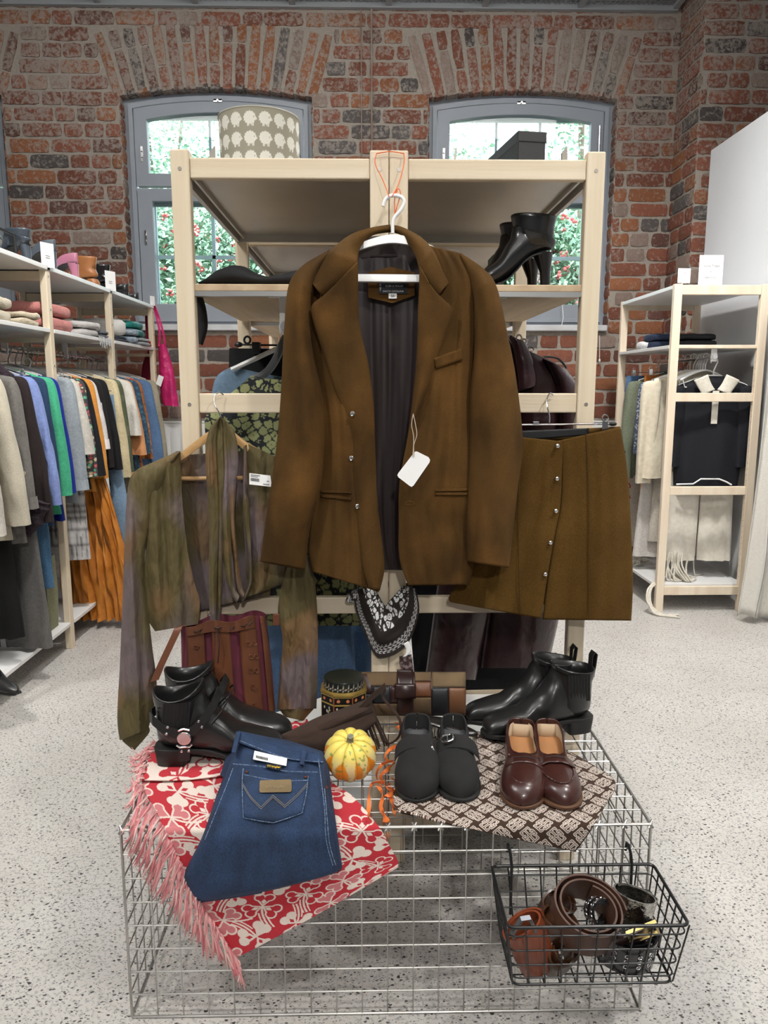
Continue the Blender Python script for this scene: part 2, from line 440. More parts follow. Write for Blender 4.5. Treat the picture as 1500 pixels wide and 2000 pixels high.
# ---------------- windows ----------------
GREY = mat('window_paint', (.30, .33, .375), (.27, .30, .34), scale=3, rough=.45)
SILL = mat('sill_paint', (.62, .64, .66), (.5, .5, .5), scale=6, rough=.55)
def glass_mat():
    m = bpy.data.materials.new('window_glass'); m.use_nodes = True; nt = m.node_tree; N = nt.nodes; L = nt.links
    N.remove(N['Principled BSDF']); g = N.new('ShaderNodeBsdfGlossy'); g.inputs['Roughness'].default_value = .02; t = N.new('ShaderNodeBsdfTransparent'); t.inputs[0].default_value = (.93, .98, .97, 1)
    f = N.new('ShaderNodeFresnel'); f.inputs[0].default_value = 1.45; x = N.new('ShaderNodeMixShader'); L.new(f.outputs[0], x.inputs[0]); L.new(t.outputs[0], x.inputs[1]); L.new(g.outputs[0], x.inputs[2])
    L.new(x.outputs[0], N['Material Output'].inputs[0]); return m
GLASS = glass_mat()
BLIND = mat('blind', (.34, .38, .42), rough=.5)
def ring_frame(mb, x0, x1, z0, zt, rise, w_, y0, y1, wt=None, wb=None):
    """picture-frame ring; the top may be a shallow arch"""
    wt = wt or w_; wb = wb or w_
    def outl(a0, a1, b0, bt, rs, n=12):
        p = [(a0, b0), (a1, b0)]
        for i in range(n + 1):
            x = a1 + (a0 - a1) * i / n; u = 2 * i / n - 1; p.append((x, bt + rs * (1 - u * u)))
        return p
    A = outl(x0, x1, z0, zt, rise); B = outl(x0 + w_, x1 - w_, z0 + wb, zt - wt, rise * .95)
    n = len(A); rings = [[V((p[0], y0, p[1])) for p in A], [V((p[0], y0, p[1])) for p in B], [V((p[0], y1, p[1])) for p in B], [V((p[0], y1, p[1])) for p in A]]
    rings.append(rings[0]); mb.loft(rings)
for wi, (x0, x1) in enumerate(WINS):
    t = thing('window_%d' % (wi + 1), None, None, ((x0 + x1) / 2, 5.72, 0)); t['label'] = ['grey arched window at the left edge of the wall', 'grey arched window behind the sheep lampshade', 'grey arched window behind the black box'][wi]; t['kind'] = 'structure'; t['category'] = 'window'
    y = 5.68; mb = MB()
    ring_frame(mb, x0, x1, ZB + .03, ZS, ZC - ZS, .05, y, y + .12); ring_frame(mb, x0 + .035, x1 - .035, ZB + .06, ZS - .03, ZC - ZS - .005, .03, y - .02, y + .02)
    mb.build('window_frame', GREY, t, smooth=False, bevel=.003)
    zt = 2.64
    s = MB(); ring_frame(s, x0 + .07, x1 - .07, zt + .008, ZS - .055, ZC - ZS - .008, .085, y - .012, y + .05, wt=.075, wb=.085); us = s.build('upper_sash', GREY, t, smooth=False, bevel=.004)
    s = MB(); ring_frame(s, x0 + .07, x1 - .07, ZB + .085, zt - .008, 0, .10, y - .012, y + .05, wt=.085, wb=.10); ls = s.build('lower_sash', GREY, t, smooth=False, bevel=.004)
    gx0, gx1 = x0 + .15, x1 - .15
    m1 = MB()
    for fx in (.345, .655) if wi == 2 else (.42,): m1.box(gx0 + (gx1 - gx0) * fx - .008, gx0 + (gx1 - gx0) * fx + .008, y + .075, y + .10, zt + .08, ZS)
    m1.build('glazing_bar', GREY, us, smooth=False)
    m2 = MB(); m2.box(gx0 + (gx1 - gx0) * .42 - .012, gx0 + (gx1 - gx0) * .42 + .012, y + .075, y + .10, ZB + .16, zt - .08); m2.box(gx0, gx1, y + .075, y + .10, 2.17, 2.195); ring_frame(m2, gx0, gx1, ZB + .16, zt - .07, 0, .02, y + .08, y + .105)
    m2.build('glazing_bar', mat('bar', (.45, .52, .6), rough=.5), ls, smooth=False)
    MB().box(gx0 - .02, gx1 + .02, y + .02, y + .026, zt + .05, ZS - .02).build('pane', GLASS, us, smooth=False)
    MB().box(gx0 - .02, gx1 + .02, y + .02, y + .026, ZB + .14, zt - .05).build('pane', GLASS, ls, smooth=False)
    for (zz, hh, pr) in ((ZS - .115, .05, us), (zt - .135, .065, ls)):
        bl = MB()
        for k in range(7):
            bl.box(gx0 + .005, gx1 - .005, y + .045, y + .07, zz + hh - .007 * k - .004, zz + hh - .007 * k)
        if pr is us:
            for k in range(12):
                xa = gx0 + (gx1 - gx0) * k / 12; xb = gx0 + (gx1 - gx0) * (k + 1) / 12; z_ = arch_z((xa + xb) / 2, x0, x1) - .14
                bl.box(xa, xb, y + .05, y + .06, zz + hh, z_ + .04)
        bl.build('blind', BLIND, pr, smooth=False)
    for (hx, hz) in ((x0 + .115, 2.86), (x0 + .115, 2.30)):
        h = MB(); h.box(hx - .009, hx + .009, y - .018, y - .010, hz - .05, hz + .05); h.cyl((hx, y - .03, hz + .02), .007, .02, 10, 'y'); h.cyl((hx, y - .03, hz - .02), .007, .02, 10, 'y')
        h.build('latch', CHROME, t, bevel=.001)
    for hz in (2.9,):
        h = MB(); h.tube([(x1 - .10, y - .03, hz + .16), (x1 - .10, y - .035, hz), (x1 - .10, y - .03, hz - .17)], .006); h.ball((x1 - .10, y - .03, hz - .05), .013); h.build('handle', CHROME, t)
    h = MB(); h.box((x0 + x1) / 2 - .03, (x0 + x1) / 2 + .03, y - .02, y - .01, ZC - .075, ZC - .055); h.cyl(((x0 + x1) / 2, y - .03, ZC - .065), .008, .02, 10, 'y'); h.build('latch', CHROME, t, bevel=.001)
    MB().box(x0 + .01, x1 - .01, WY0 - .05, 5.70, ZB - .01, ZB + .032).build('window_sill', SILL, t, smooth=False, bevel=.006)
# blind cord
o = MB().tube([at(1098, 590, 5.6), at(1100, 620, 5.6), at(1096, 640, 5.6)], .003, 6).build('blind_cord', WHTP); tag(o, 'short white blind cord hanging before the right window', 'cord')
o = MB().tube([at(1171, 655, 5.56), at(1171, 700, 5.56)], .0025, 6).ball(at(1171, 704, 5.56), .008, sc_=(1, 1, 1.6)).build('blind_cord', WHTP); tag(o, 'thin blind pull cord with white knob against bricks below right window', 'cord')

# ---------------- outside planting ----------------
def tree(name, label, cat, c, rad, n, cols, seed, berries=0, group=None):
    rg = random.Random(seed); t = thing(name, label, cat, (c[0], c[1], 0), group=group)
    m = MB(); bm_ = MB()
    cl = [(V((rg.uniform(-.85, .85) * rad[0], rg.uniform(-.6, .6) * rad[1], rg.uniform(-1, 1) * rad[2])) + V(c), rg.uniform(.2, .34)) for _ in range(int(n / 60))]
    for i in range(n):
        cc, r_ = rg.choice(cl); p = cc + V((rg.gauss(0, 1), rg.gauss(0, 1), rg.gauss(0, 1))) * r_ * .6
        d = V((rg.gauss(0, 1), rg.gauss(0, 1), rg.gauss(-.3, .6))).normalized(); s = V((rg.gauss(0, 1), rg.gauss(0, 1), rg.gauss(0, 1))).cross(d).normalized()
        l = rg.uniform(.045, .085); w_ = l * .3; k = rg.uniform(.7, 1.25); col = tuple(x * k for x in rg.choice(cols))
        m.add([p - d * l * .5, p + s * w_, p + d * l * .6, p - s * w_], [(0, 1, 2, 3)], col)
    for i in range(berries):
        cc, r_ = rg.choice(cl); p = cc + V((rg.gauss(0, 1), rg.gauss(0, 1) - .5, rg.gauss(0, 1))) * r_ * .6
        for k in range(5): bm_.ball(p + V((rg.uniform(-1, 1), rg.uniform(-1, 1), rg.uniform(-1, 1))) * .03, .018, 6, 4)
    lf = m.build('foliage', mat('leaf', (.2, .3, .1), attr=True, rough=.6), t, smooth=False); lf['kind'] = 'stuff'
    if berries: b_ = bm_.build('berries', mat('berry', (.62, .12, .12), rough=.4), t); b_['kind'] = 'stuff'
    tr = MB()
    for k in range(4):
        q = V((c[0] + rg.uniform(-.3, .3) * rad[0], c[1], 0)); tr.tube([q, q + V((rg.uniform(-.2, .2), 0, c[2] * .5)), V(c) + V((rg.uniform(-.5, .5) * rad[0], 0, rg.uniform(0, .8) * rad[2]))], [.06, .045, .015], 7)
    tr.build('trunk', mat('bark', (.14, .11, .08), rough=.9), t)
G1 = [(.28, .45, .32), (.34, .52, .38), (.42, .60, .46), (.20, .34, .24)]
tree('rowan_tree', 'leafy green rowan with red berries outside the left window', 'tree', (-1.6, 8.6, 1.95), (1.15, .6, 1.05), 27000, G1, 1, 420)
tree('rowan_tree', 'leafy green rowan with red berries outside the right window', 'tree', (1.65, 8.4, 1.9), (1.15, .6, 1.05), 27000, G1, 2, 420)
tree('bush', 'green bush outside the window at the left edge', 'bush', (-5.1, 8.8, 2.4), (1.2, .6, 1.5), 18000, G1, 3, 60)
tree('tree', 'taller green tree seen at upper left of the left window', 'tree', (-2.75, 11, 4.7), (.9, .6, 1.3), 7000, G1, 4)
tree('tree', 'airy green tree seen at upper left of the right window', 'tree', (.75, 10.5, 4.3), (.9, .7, 1.1), 3000, G1, 5)
tree('tree', 'sparse green tree seen at upper right of the right window', 'tree', (2.95, 10.5, 4.5), (.55, .6, 1.2), 2600, G1, 6)
o = MB().box(-12, 12, 6.1, 30, -.6, -.5).build('ground_outside', mat('grass_ground', (.14, .2, .08), (.2, .22, .1), rough=.95), smooth=False); tag(o, 'grassy ground outside the windows', 'ground', kind='structure')

# ---------------- radiators ----------------
RADM = mat('radiator_paint', (.70, .70, .69), rough=.4)
for i, (x0, x1) in enumerate(WINS):
    if i == 0: continue
    t = thing('radiator', ['', 'white panel radiator under the window behind the lampshade', 'white panel radiator under the window behind the black box'][i], 'radiator', ((x0 + x1) / 2, 5.5, .12))
    a, b_ = x0 - .15, x1 + .15; m = MB(); n = int((b_ - a) / .035); ringt = []; 
    m.grid(lambda u, v: V((a + (b_ - a) * u, 5.475 - .006 * abs(math.sin(u * n * PI / 2)) * (1 if .06 < v < .94 else 0), .16 + .84 * v)), n * 2, 16); m.box(a, b_, 5.483, 5.545, .16, 1.0)
    m.build('panel', RADM, t, ang=20)
    MB().box(a - .003, b_ + .003, 5.467, 5.552, 1.0, 1.012).build('top_grille', RADM, t, smooth=False, bevel=.003)
    pp = MB()
    for q in (a + .1, b_ - .1): pp.box(q - .02, q + .02, 5.50, 5.53, 0, .17); pp.box(q - .02, q + .02, 5.545, 5.585, .6, .64)
    each(pp, 'bracket', RADM, t, smooth=False)
# ---------------- grille under the ceiling ----------------
t = thing('ceiling_grille', 'grey metal mesh grille frame running along the top of the brick wall', 'grille', (-.5, 5.3, 3.76))
m = MB(); gz = 3.79; gx0, gx1 = -5.9, 2.10
for yy in (5.585, 4.72): m.box(gx0, gx1, yy - .03, yy + .01, gz - .03, gz + .03)
for k in range(13): x = gx1 - .02 - k * .645; m.box(x - .02, x + .02, 4.74, 5.57, gz - .022, gz + .03)
m.build('frame', mat('grille_paint', (.27, .285, .30), rough=.5), t, smooth=False, bevel=.003)
m = MB()
for k in range(26): y = 4.75 + k * .033; m.box(gx0, gx1, y - .0025, y + .0025, gz + .004, gz + .009)
for k in range(240): x = gx0 + k * .0333; m.box(x - .0025, x + .0025, 4.72, 5.57, gz, gz + .004)
mm = m.build('mesh', mat('grille_mesh', (.30, .31, .32), rough=.5, metal=.3), t, smooth=False)
m = MB()
for x in (-5.2, -2.6, 0, 1.9):
    for y in (4.75, 5.55): m.tube([(x, y, gz + .02), (x, y, 3.95)], .006, 6)
each(m, 'hanging_rod', STEEL, t)
# pipes down the brick wall between the windows
for (px, r_) in ((726, .006), (706, .004)):
    p = at(px, 200, WY0 - .02); o = MB().tube([(p.x, WY0 - .022, 3.77), (p.x, WY0 - .022, 1.2)], r_, 8).build('wall_cable', mat('cable%d' % px, (.34, .29, .25), (.25, .13, .09), scale=5, rough=.8)); tag(o, 'thin painted cable running down the bricks, %s' % ('right one of the pair' if px == 726 else 'left one of the pair'), 'cable')

# ---------------- shelving racks ----------------
def post(name, x0, x1, y0, y1, h, parent, z0=0):
    return MB().box(x0, x1, y0, y1, z0, h).build(name, WZ, parent, smooth=False, bevel=.0035)
def rail(x0, x1, y0, y1, z0, z1, parent, ax='x', name='rail'):
    return MB().box(x0, x1, y0, y1, z0, z1).build(name, WX if ax == 'x' else WY, parent, smooth=False, bevel=.003)
HT = 1.79; PW = .043; PD = .032
MX0, MXC, MX1 = -.451, .049, .549
YF = [1.845, 2.690, 3.530]
RAILZ = [(1.728, 1.773), (1.193, 1.240), (.689, .732), (.100, .145)]
screw = mat('screw', (.35, .33, .3), rough=.4, metal=.7)
def side_frame_x(xa, xb, y, parent, rails=RAILZ, name='side_frame'):
    """two posts joined by rungs, spanning X, at depth y"""
    for (p, q) in ((xa, xa + PW), (xb - PW, xb)): post('post', p, q, y, y + PD, HT, parent)
    for (z0, z1) in rails: rail(xa + PW, xb - PW, y + .005, y + PD - .005, z0, z1, parent)
    sm = MB()
    for x in (xa + PW / 2, xb - PW / 2):
        for (z0, z1) in rails[:3]: sm.cyl((x, y - .001, (z0 + z1) / 2 - .003), .0045, .003, 12, 'y')
    each(sm, 'screw', screw, parent)
def shelf(parent, x0, x1, y0, y1, z, m, th=.018, name='shelf'):
    return MB().box(x0, x1, y0, y1, z - th, z).build(name, m, parent, smooth=False, bevel=.002)
mains = []
for k, (xa, xb, nm) in enumerate(((MX0, MXC - .001, 'left'), (MXC + .001, MX1, 'right'))):
    t = thing('shelving_unit', 'pine shelving unit behind the suede jacket, %s one of the back-to-back pair' % nm, 'shelving unit', ((xa + xb) / 2, 2.7, 0), group='central pine shelving units'); mains.append(t)
    for y in YF: side_frame_x(xa, xb, y, t)
    for i in (0, 1):
        a, b_ = YF[i] + PD + .004, YF[i + 1] - .004
        m = MB(); zt = 1.765
        m.box(xa + .008, xb - .008, a, b_, zt - .004, zt)
        for (p0, p1, q0, q1) in ((xa + .006, xa + .018, a, b_), (xb - .018, xb - .006, a, b_), (xa + .006, xb - .006, a, a + .01), (xa + .006, xb - .006, b_ - .01, b_)): m.box(p0, p1, q0, q1, zt - .028, zt - .004)
        for q in (xa + .03, xb - .036): m.box(q, q + .006, a, b_, zt - .018, zt - .004)
        m.build('metal_shelf', GALV, t, smooth=False)
        s = shelf(t, xa + .012, xb - .012, a - (.0 if i else .03), b_, 1.494, PLY, .016, 'wooden_shelf')
        m = MB(); m.box(xa + .012, xb - .012, a - (.0 if i else .032), a + .012 - (.0 if i else .03), 1.466, 1.4775); m.build('shelf_strip', mat('strip', (.5, .5, .49), rough=.3, metal=.8), s, smooth=False)
        shelf(t, xa + .012, xb - .012, a, b_, .118, WHITE, .018)
        mm = MB(); xm = (xa + xb) / 2; mm.tube([(xm, a + .01, 1.40), (xm, b_ - .01, 1.40)], .0125, 14); mm.build('clothes_rail', CHROME, t)
        for y in (a + .05, b_ - .05): mm = MB(); mm.box(xm - .018, xm + .018, y - .004, y + .004, 1.385, 1.476); mm.cyl((xm, y - .006, 1.40), .02, .012, 18, 'y'); mm.box(xm - .045, xm + .045, y - .012, y + .012, 1.472, 1.478); mm.build('rail_bracket', WHTP, t, bevel=.002)
# left rack: three bays running away from us, open front at x = LX
LX, LB = -1.44, -1.94
LY = [1.89, 2.73, 3.57, 4.41, 5.25]
t = thing('shelving_unit', 'long pine shelving rack at left, shoes on top and many clothes hanging', 'shelving unit', ((LX + LB) / 2, 4.0, 0)); RL = t
for y in LY[1:]:
    for (p, q) in ((LX - .032, LX), (LB, LB + .032)): post('post', p, q, y - .022, y + .022, HT, t)
    for (z0, z1) in ((1.725, 1.768), (1.455, 1.475), (.10, .115)): rail(LB + .032, LX - .032, y - .012, y + .012, z0, z1, t)
    sm = MB()
    for z in (1.745, 1.60, 1.35, 1.0): sm.cyl((LX - .001, y, z), .005, .003, 10, 'x')
    each(sm, 'screw', screw, t)
LIP = mat('shelf_lip', (.78, .78, .76), rough=.4)
for i in range(1, 4):
    a, b_ = LY[i] + .004, LY[i + 1] - .004
    s = shelf(t, LB + .005, LX + .004, a - .02, b_ + .02, 1.792, WHITE, .02); 
    s2 = shelf(t, LB + .005, LX + .002, a + .02, b_ - .02, 1.515, WHITE, .018)
    s3 = shelf(t, LB + .005, LX + .002, a + .02, b_ - .02, .135, WHITE, .018)
    xm = (LX + LB) / 2; MB().tube([(xm, a, 1.425), (xm, b_, 1.425)], .0125, 14).build('clothes_rail', CHROME, t)
    for y in (a + .06, b_ - .06): mm = MB(); mm.box(xm - .016, xm + .016, y - .004, y + .004, 1.41, 1.497); mm.cyl((xm, y - .006, 1.425), .018, .012, 16, 'y'); mm.build('rail_bracket', WHTP, t, bevel=.002)
# left rack floor shoes bay (nearest, mostly outside the picture)
# right rack
RX0, RX1 = 1.615, 2.125; RY0, RY1 = 4.10, 4.94
t = thing('shelving_unit', 'narrow pine rack at right holding white clothes and a black polo', 'shelving unit', ((RX0 + RX1) / 2, 4.5, 0)); RR = t
LW = mat('limed_pine', (.76, .66, .52), (.68, .56, .42), scale=3, stretch=(6, 6, .5), rough=.5)
def lw(x0, x1, y0, y1, z0, z1, nm): return MB().box(x0, x1, y0, y1, z0, z1).build(nm, LW, t, smooth=False, bevel=.003)
for y in (RY0, RY1):
    for (p, q) in ((RX0, RX0 + .044), (RX1 - .044, RX1)): lw(p, q, y, y + .03, 0, HT, 'post')
    for (z0, z1) in ((1.735, 1.785), (1.175, 1.222), (.665, .712), (.095, .145)): lw(RX0 + .044, RX1 - .044, y + .004, y + .026, z0, z1, 'rail')
shelf(t, RX0 + .002, RX1 - .002, RY0 + .03, RY1, 1.786, WHITE, .02); shelf(t, RX0 - .002, RX1 - .002, RY0 + .03, RY1, 1.475, WHITE, .018); shelf(t, RX0 - .002, RX1 - .002, RY0 + .03, RY1, .155, WHITE, .018)
lw(RX0 + .044, RX1 - .044, RY0 + .004, RY0 + .026, 1.457, 1.476, 'rail')
xm = (RX0 + RX1) / 2; MB().tube([(xm, RY0 + .03, 1.415), (xm, RY1, 1.415)], .0125, 14).build('clothes_rail', CHROME, t)
MB().box(xm - .016, xm + .016, RY0 + .045, RY0 + .053, 1.39, 1.457).cyl((xm, RY0 + .04, 1.415), .019, .012, 16, 'y').build('rail_bracket', WHTP, t, bevel=.002)
sm = MB()
for k in range(40): sm.cyl((RX1 - .0445, RY0 + .012, .2 + k * .032), .002, .0006, 6, 'x')
sm.build('peg_holes', INK, t)
# ---------------- cloth from edge curves ----------------
def resamp(pts, n, ts=None):
    """Catmull-Rom through points, uniform in control index"""
    m = len(pts) - 1; out = []
    for k in range(n + 1):
        t = k / n * m; i = min(int(t), m - 1); f = t - i
        p = [pts[max(i - 1, 0)], pts[i], pts[i + 1], pts[min(i + 2, m)]]
        out.append(tuple(.5 * (2 * p[1][d] + (p[2][d] - p[0][d]) * f + (2 * p[0][d] - 5 * p[1][d] + 4 * p[2][d] - p[3][d]) * f * f + (3 * p[1][d] - p[0][d] - 3 * p[2][d] + p[3][d]) * f ** 3) for d in range(len(pts[0]))))
    return out
def fold(x, z, seed=0, fx=9, fz=1.2):
    return noise.noise(V((x * fx, z * fz, seed * 7.3))) + .5 * noise.noise(V((x * fx * 2.3, z * fz * 2, seed * 3.1 + 5)))
def psheet(mb, L, Rr, Yf, nu=30, nv=40, col=None):
    """a cloth face between two edge curves; Yf(u, v) is its distance into the room"""
    a = resamp(L, nv); b = resamp(Rr, nv)
    def fn(u, v):
        j = round(v * nv); px = a[j][0] * (1 - u) + b[j][0] * u; py = a[j][1] * (1 - u) + b[j][1] * u
        return at(px, py, Yf(u, v) if callable(Yf) else Yf)
    return mb.grid(fn, nu, nv, col)
def ptube(mb, L, Rr, Yc, tf, tb, nu=16, nv=40, fa=.006, seed=1, fx=10, pw=.6, col=None, fz=1.2):
    """hollow cloth tube (sleeve, leg, skirt) between two edge curves"""
    a = resamp(L, nv); b = resamp(Rr, nv); rings = []; cs = [] if col else None
    for j in range(nv + 1):
        v = j / nv; yc = Yc(v) if callable(Yc) else Yc; t1 = tf(v) if callable(tf) else tf; t2 = tb(v) if callable(tb) else tb; r = []
        for k in range(2 * nu):
            fr = k <= nu; u = k / nu if fr else 2 - k / nu
            px = a[j][0] * (1 - u) + b[j][0] * u; py = a[j][1] * (1 - u) + b[j][1] * u
            e = max(0, math.sin(PI * u)) ** pw
            p0 = at(px, py, yc); y = yc - e * (t1 + fa * fold(p0.x, p0.z, seed, fx, fz)) if fr else yc + e * t2
            r.append(at(px, py, y))
            if col: cs.append(col(u, v, p0))
        rings.append(r)
    return mb.loft(rings, col=cs)
def line(mb, pts, Y, r=.0008, seg=5, n=None):
    q = resamp(pts, n or (len(pts) - 1) * 6)
    return mb.tube([at(p[0], p[1], Y(p[0], p[1]) if callable(Y) else Y) for p in q], r, seg)
def poly(mb, pts, Y, th=.001, fnY=None):
    """thin flat plate with outline pts at depth Y"""
    f = [at(p[0], p[1], (fnY(p) if fnY else Y)) for p in pts]; b = [p + V((0, th, 0)) for p in f]; n = len(f)
    return mb.loft([f, b], True, True)

SUEDE = mat('brown_suede', (.096, .049, .013), (.044, .022, .006), scale=7, stretch=(1.4, 1, .7), rough=.95, bump=.3, bscale=320, bdist=.0015, sheen=.10, lo=.32, hi=.66, c3=(.132, .063, .016), scale3=5, fine=.10, spec=.15, detail=8)
SUEDE2 = mat('olive_suede', (.108, .058, .013), (.062, .031, .007), scale=6, rough=.95, bump=.4, bscale=300, bdist=.002, sheen=.12, lo=.3, hi=.7, fine=.16, spec=.12, detail=8)
LINING = mat('satin_lining', (.030, .020, .019), (.020, .013, .013), scale=5, stretch=(1, 1, .3), rough=.42, spec=.45, sheen=.1)

# ================= suede jacket =================
J = thing('suede_jacket', 'brown suede blazer hanging open at the centre on a white hanger', 'jacket', at(765, 1150, 1.76))
JY = 1.762
def bulge(u, amt, pw=.8): return amt * max(0, math.sin(PI * u)) ** pw
# lining (inside of the back)
m = MB()
psheet(m, [(700, 462), (697, 520), (697, 640), (700, 800), (704, 960), (716, 1060), (726, 1112)], [(812, 462), (822, 520), (824, 640), (818, 800), (806, 960), (800, 1060), (800, 1114)],
       lambda u, v: 1.812 + .008 * math.sin(PI * u) - (.010 * fold(u * .35, v * .9, 3, 14, 1.6)) * (.3 + v), 36, 60)
m.build('lining', LINING, J, solid=.002)
# back of the jacket behind the lining
m = MB()
psheet(m, [(640, 492), (600, 600), (600, 760), (604, 900), (604, 1050), (606, 1112)], [(890, 492), (935, 600), (935, 760), (925, 900), (925, 1050), (935, 1108)], lambda u, v: 1.832 - .004 * fold(u, v, 4, 6), 20, 30)
m.build('back_panel', SUEDE, J, solid=.003)
m = MB(); psheet(m, [(702, 462), (690, 505)], [(814, 460), (825, 500)], 1.818, 10, 6); m.build('neck_facing', LINING, J, solid=.002)
# fronts
def front_y(u, v, seed, inner):
    e = u if inner == 'R' else 1 - u       # 1 at the opening edge
    y = JY + .022 - .042 * math.sin(PI * (.15 + .7 * u)) ** .8 - .013 * fold(u * .25, v * .7, seed, 16, 3)
    y -= .014 * e ** 3 * math.sin(PI * min(1, v * 1.1))
    return y + .010 * max(0, .12 - v) / .12
m = MB()
psheet(m, [(640, 490), (606, 548), (603, 640), (612, 740), (622, 850), (620, 940), (608, 1020), (602, 1075), (610, 1116)],
       [(702, 476), (699, 520), (703, 640), (724, 740), (731, 850), (734, 940), (741, 1020), (748, 1095), (740, 1156)], lambda u, v: front_y(u, v, 1, 'R'), 34, 76)
m.build('front_panel', SUEDE, J, solid=.003)
m = MB()
psheet(m, [(814, 474), (819, 515), (816, 640), (810, 740), (797, 850), (781, 940), (779, 1020), (780, 1090), (797, 1143)],
       [(895, 494), (929, 560), (926, 650), (920, 760), (920, 860), (916, 940), (913, 1020), (925, 1090), (916, 1142)], lambda u, v: front_y(u, v, 2, 'L'), 34, 76)
m.build('front_panel', SUEDE, J, solid=.003)
# rounded hem tails
# sleeves
m = MB()
ptube(m, [(636, 492), (592, 518), (564, 556), (555, 640), (549, 760), (541, 860), (529, 950), (517, 1030), (508, 1097)],
      [(646, 494), (624, 545), (611, 600), (614, 690), (630, 770), (634, 860), (626, 950), (606, 1030), (596, 1113)],
      lambda v: 1.768 - .012 * v, lambda v: .012 + .042 * min(1, v * 5), lambda v: .006 + .034 * min(1, v * 5), 22, 80, .020, 5, 12, fz=3.2)
sl = m.build('sleeve', SUEDE, J, solid=.003, off=1)
m = MB()
ptube(m, [(896, 496), (916, 548), (925, 600), (926, 690), (918, 770), (918, 860), (914, 950), (911, 1030), (912, 1097)],
      [(900, 494), (946, 526), (970, 560), (990, 645), (1009, 745), (1021, 862), (1012, 950), (1003, 1030), (994, 1109)],
      lambda v: 1.768 - .012 * v, lambda v: .012 + .042 * min(1, v * 5), lambda v: .006 + .034 * min(1, v * 5), 22, 80, .020, 6, 12, fz=3.2)
m.build('sleeve', SUEDE, J, solid=.003, off=1)
# collar and lapels
LY_ = lambda u, v: JY - .024 - .012 * math.sin(PI * u) - .004 * fold(u * .2, v * .5, 8, 9, 3) + .05 * max(0, .25 - v) / .25
m = MB()
psheet(m, [(762, 440), (725, 446), (690, 457), (664, 474), (645, 492), (632, 512), (618, 538), (609, 553)], [(764, 452), (728, 458), (706, 478), (699, 496), (697, 510), (692, 530), (668, 556), (631, 581)],
       lambda u, v: JY + .045 - .072 * min(1, v * 1.7) - .012 * math.sin(PI * u), 12, 40)
m.build('collar', SUEDE, J, solid=.004)
m = MB()
psheet(m, [(764, 440), (785, 445), (812, 458), (832, 473), (843, 487), (856, 512), (867, 535), (876, 553)], [(764, 452), (784, 458), (798, 476), (812, 500), (818, 520), (822, 538), (836, 562), (853, 581)],
       lambda u, v: JY + .045 - .072 * min(1, v * 1.7) - .012 * math.sin(PI * u), 12, 40)
m.build('collar', SUEDE, J, solid=.004)
m = MB()
psheet(m, [(631, 581), (610, 597), (612, 625), (625, 667), (640, 715), (655, 762), (672, 800), (684, 835), (690, 868), (688, 910), (691, 960), (698, 1010), (704, 1060), (710, 1110), (722, 1150)], [(697, 512), (698, 560), (699, 610), (706, 655), (717, 700), (724, 742), (729, 785), (731, 825), (732, 865), (734, 910), (735, 960), (740, 1010), (746, 1060), (750, 1110), (741, 1153)],
       lambda u, v: JY - .034 - .014 * math.sin(PI * u) - .004 * fold(u * .2, v * .5, 8, 9, 3) + .016 * v, 16, 80)
m.build('lapel', SUEDE, J, solid=.003)
m = MB()
psheet(m, [(820, 520), (819, 560), (817, 600), (816, 650), (814, 700), (811, 750), (807, 790), (802, 825)], [(853, 581), (880, 599), (879, 625), (866, 663), (853, 702), (840, 740), (826, 778), (812, 812)],
       lambda u, v: JY - .034 - .014 * math.sin(PI * u) + .010 * v, 16, 50)
m.build('lapel', SUEDE, J, solid=.003)
PKT = 1.716
JH = hitter([o for o in J.children if o.name.startswith(('front_panel', 'lapel'))])
def jy(px, py, o=.004):
    h = JH(cam.location, ray(px, py)); return (h.y if h else 1.74) - o
def jgrid(p, o, nm, th=.004):
    m_ = MB(); W = lambda u, v: tuple((p[0][d] * (1 - u) + p[1][d] * u) * (1 - v) + (p[3][d] * (1 - u) + p[2][d] * u) * v for d in (0, 1))
    m_.grid(lambda u, v: (lambda q: at(q[0], q[1], jy(q[0], q[1], o)))(W(u, v)), 16, 4); return m_.build(nm, SUEDE, J, solid=th, ang=60)
for pts in ([(627, 957), (686, 960), (686, 964), (627, 962)], [(627, 966), (686, 972), (686, 977), (627, 971)], [(850, 955), (913, 954), (913, 959), (850, 960)], [(850, 962), (913, 962), (913, 967), (850, 967)]):
    jgrid(pts, .0035, 'pocket_welt')
jgrid([(848, 699), (901, 680), (903, 703), (851, 720)], .004, 'breast_pocket', .005)
for (x, y) in ((688, 808), (686, 895), (698, 989)):
    p = at(x, y, jy(x, y, .004)); mb_ = MB(); mb_.cyl(p, .0052, .022, 16, 'y'); mb_.tube([p + V((math.cos(a) * .0045, -.0005, math.sin(a) * .0045)) for a in [k * PI / 6 for k in range(12)]], .0012, 5, closed=True); mb_.build('snap_button', CHROME, J)
mb_ = MB(); line(mb_, [(791, 982), (800, 979), (810, 982)], lambda x, y: jy(x, y, .001), .0014); line(mb_, [(791, 984), (800, 987), (810, 984)], lambda x, y: jy(x, y, .001), .0014); mb_.build('buttonhole', SUEDE2, J)
mb_ = MB(); poly(mb_, [(719, 532), (762, 521), (810, 532), (810, 577), (766, 592), (719, 581)], 1.800, .003); mb_.build('label_patch', SUEDE, J, smooth=False)
LBL = mat('woven_label', (.008, .010, .014), rough=.7)
mb_ = MB(); poly(mb_, [(739, 545), (796, 545), (796, 574), (739, 574)], 1.797, .001); lb = mb_.build('brand_label', LBL, J, smooth=False)
THR = mat('thread_white', (.65, .66, .68), rough=.8)
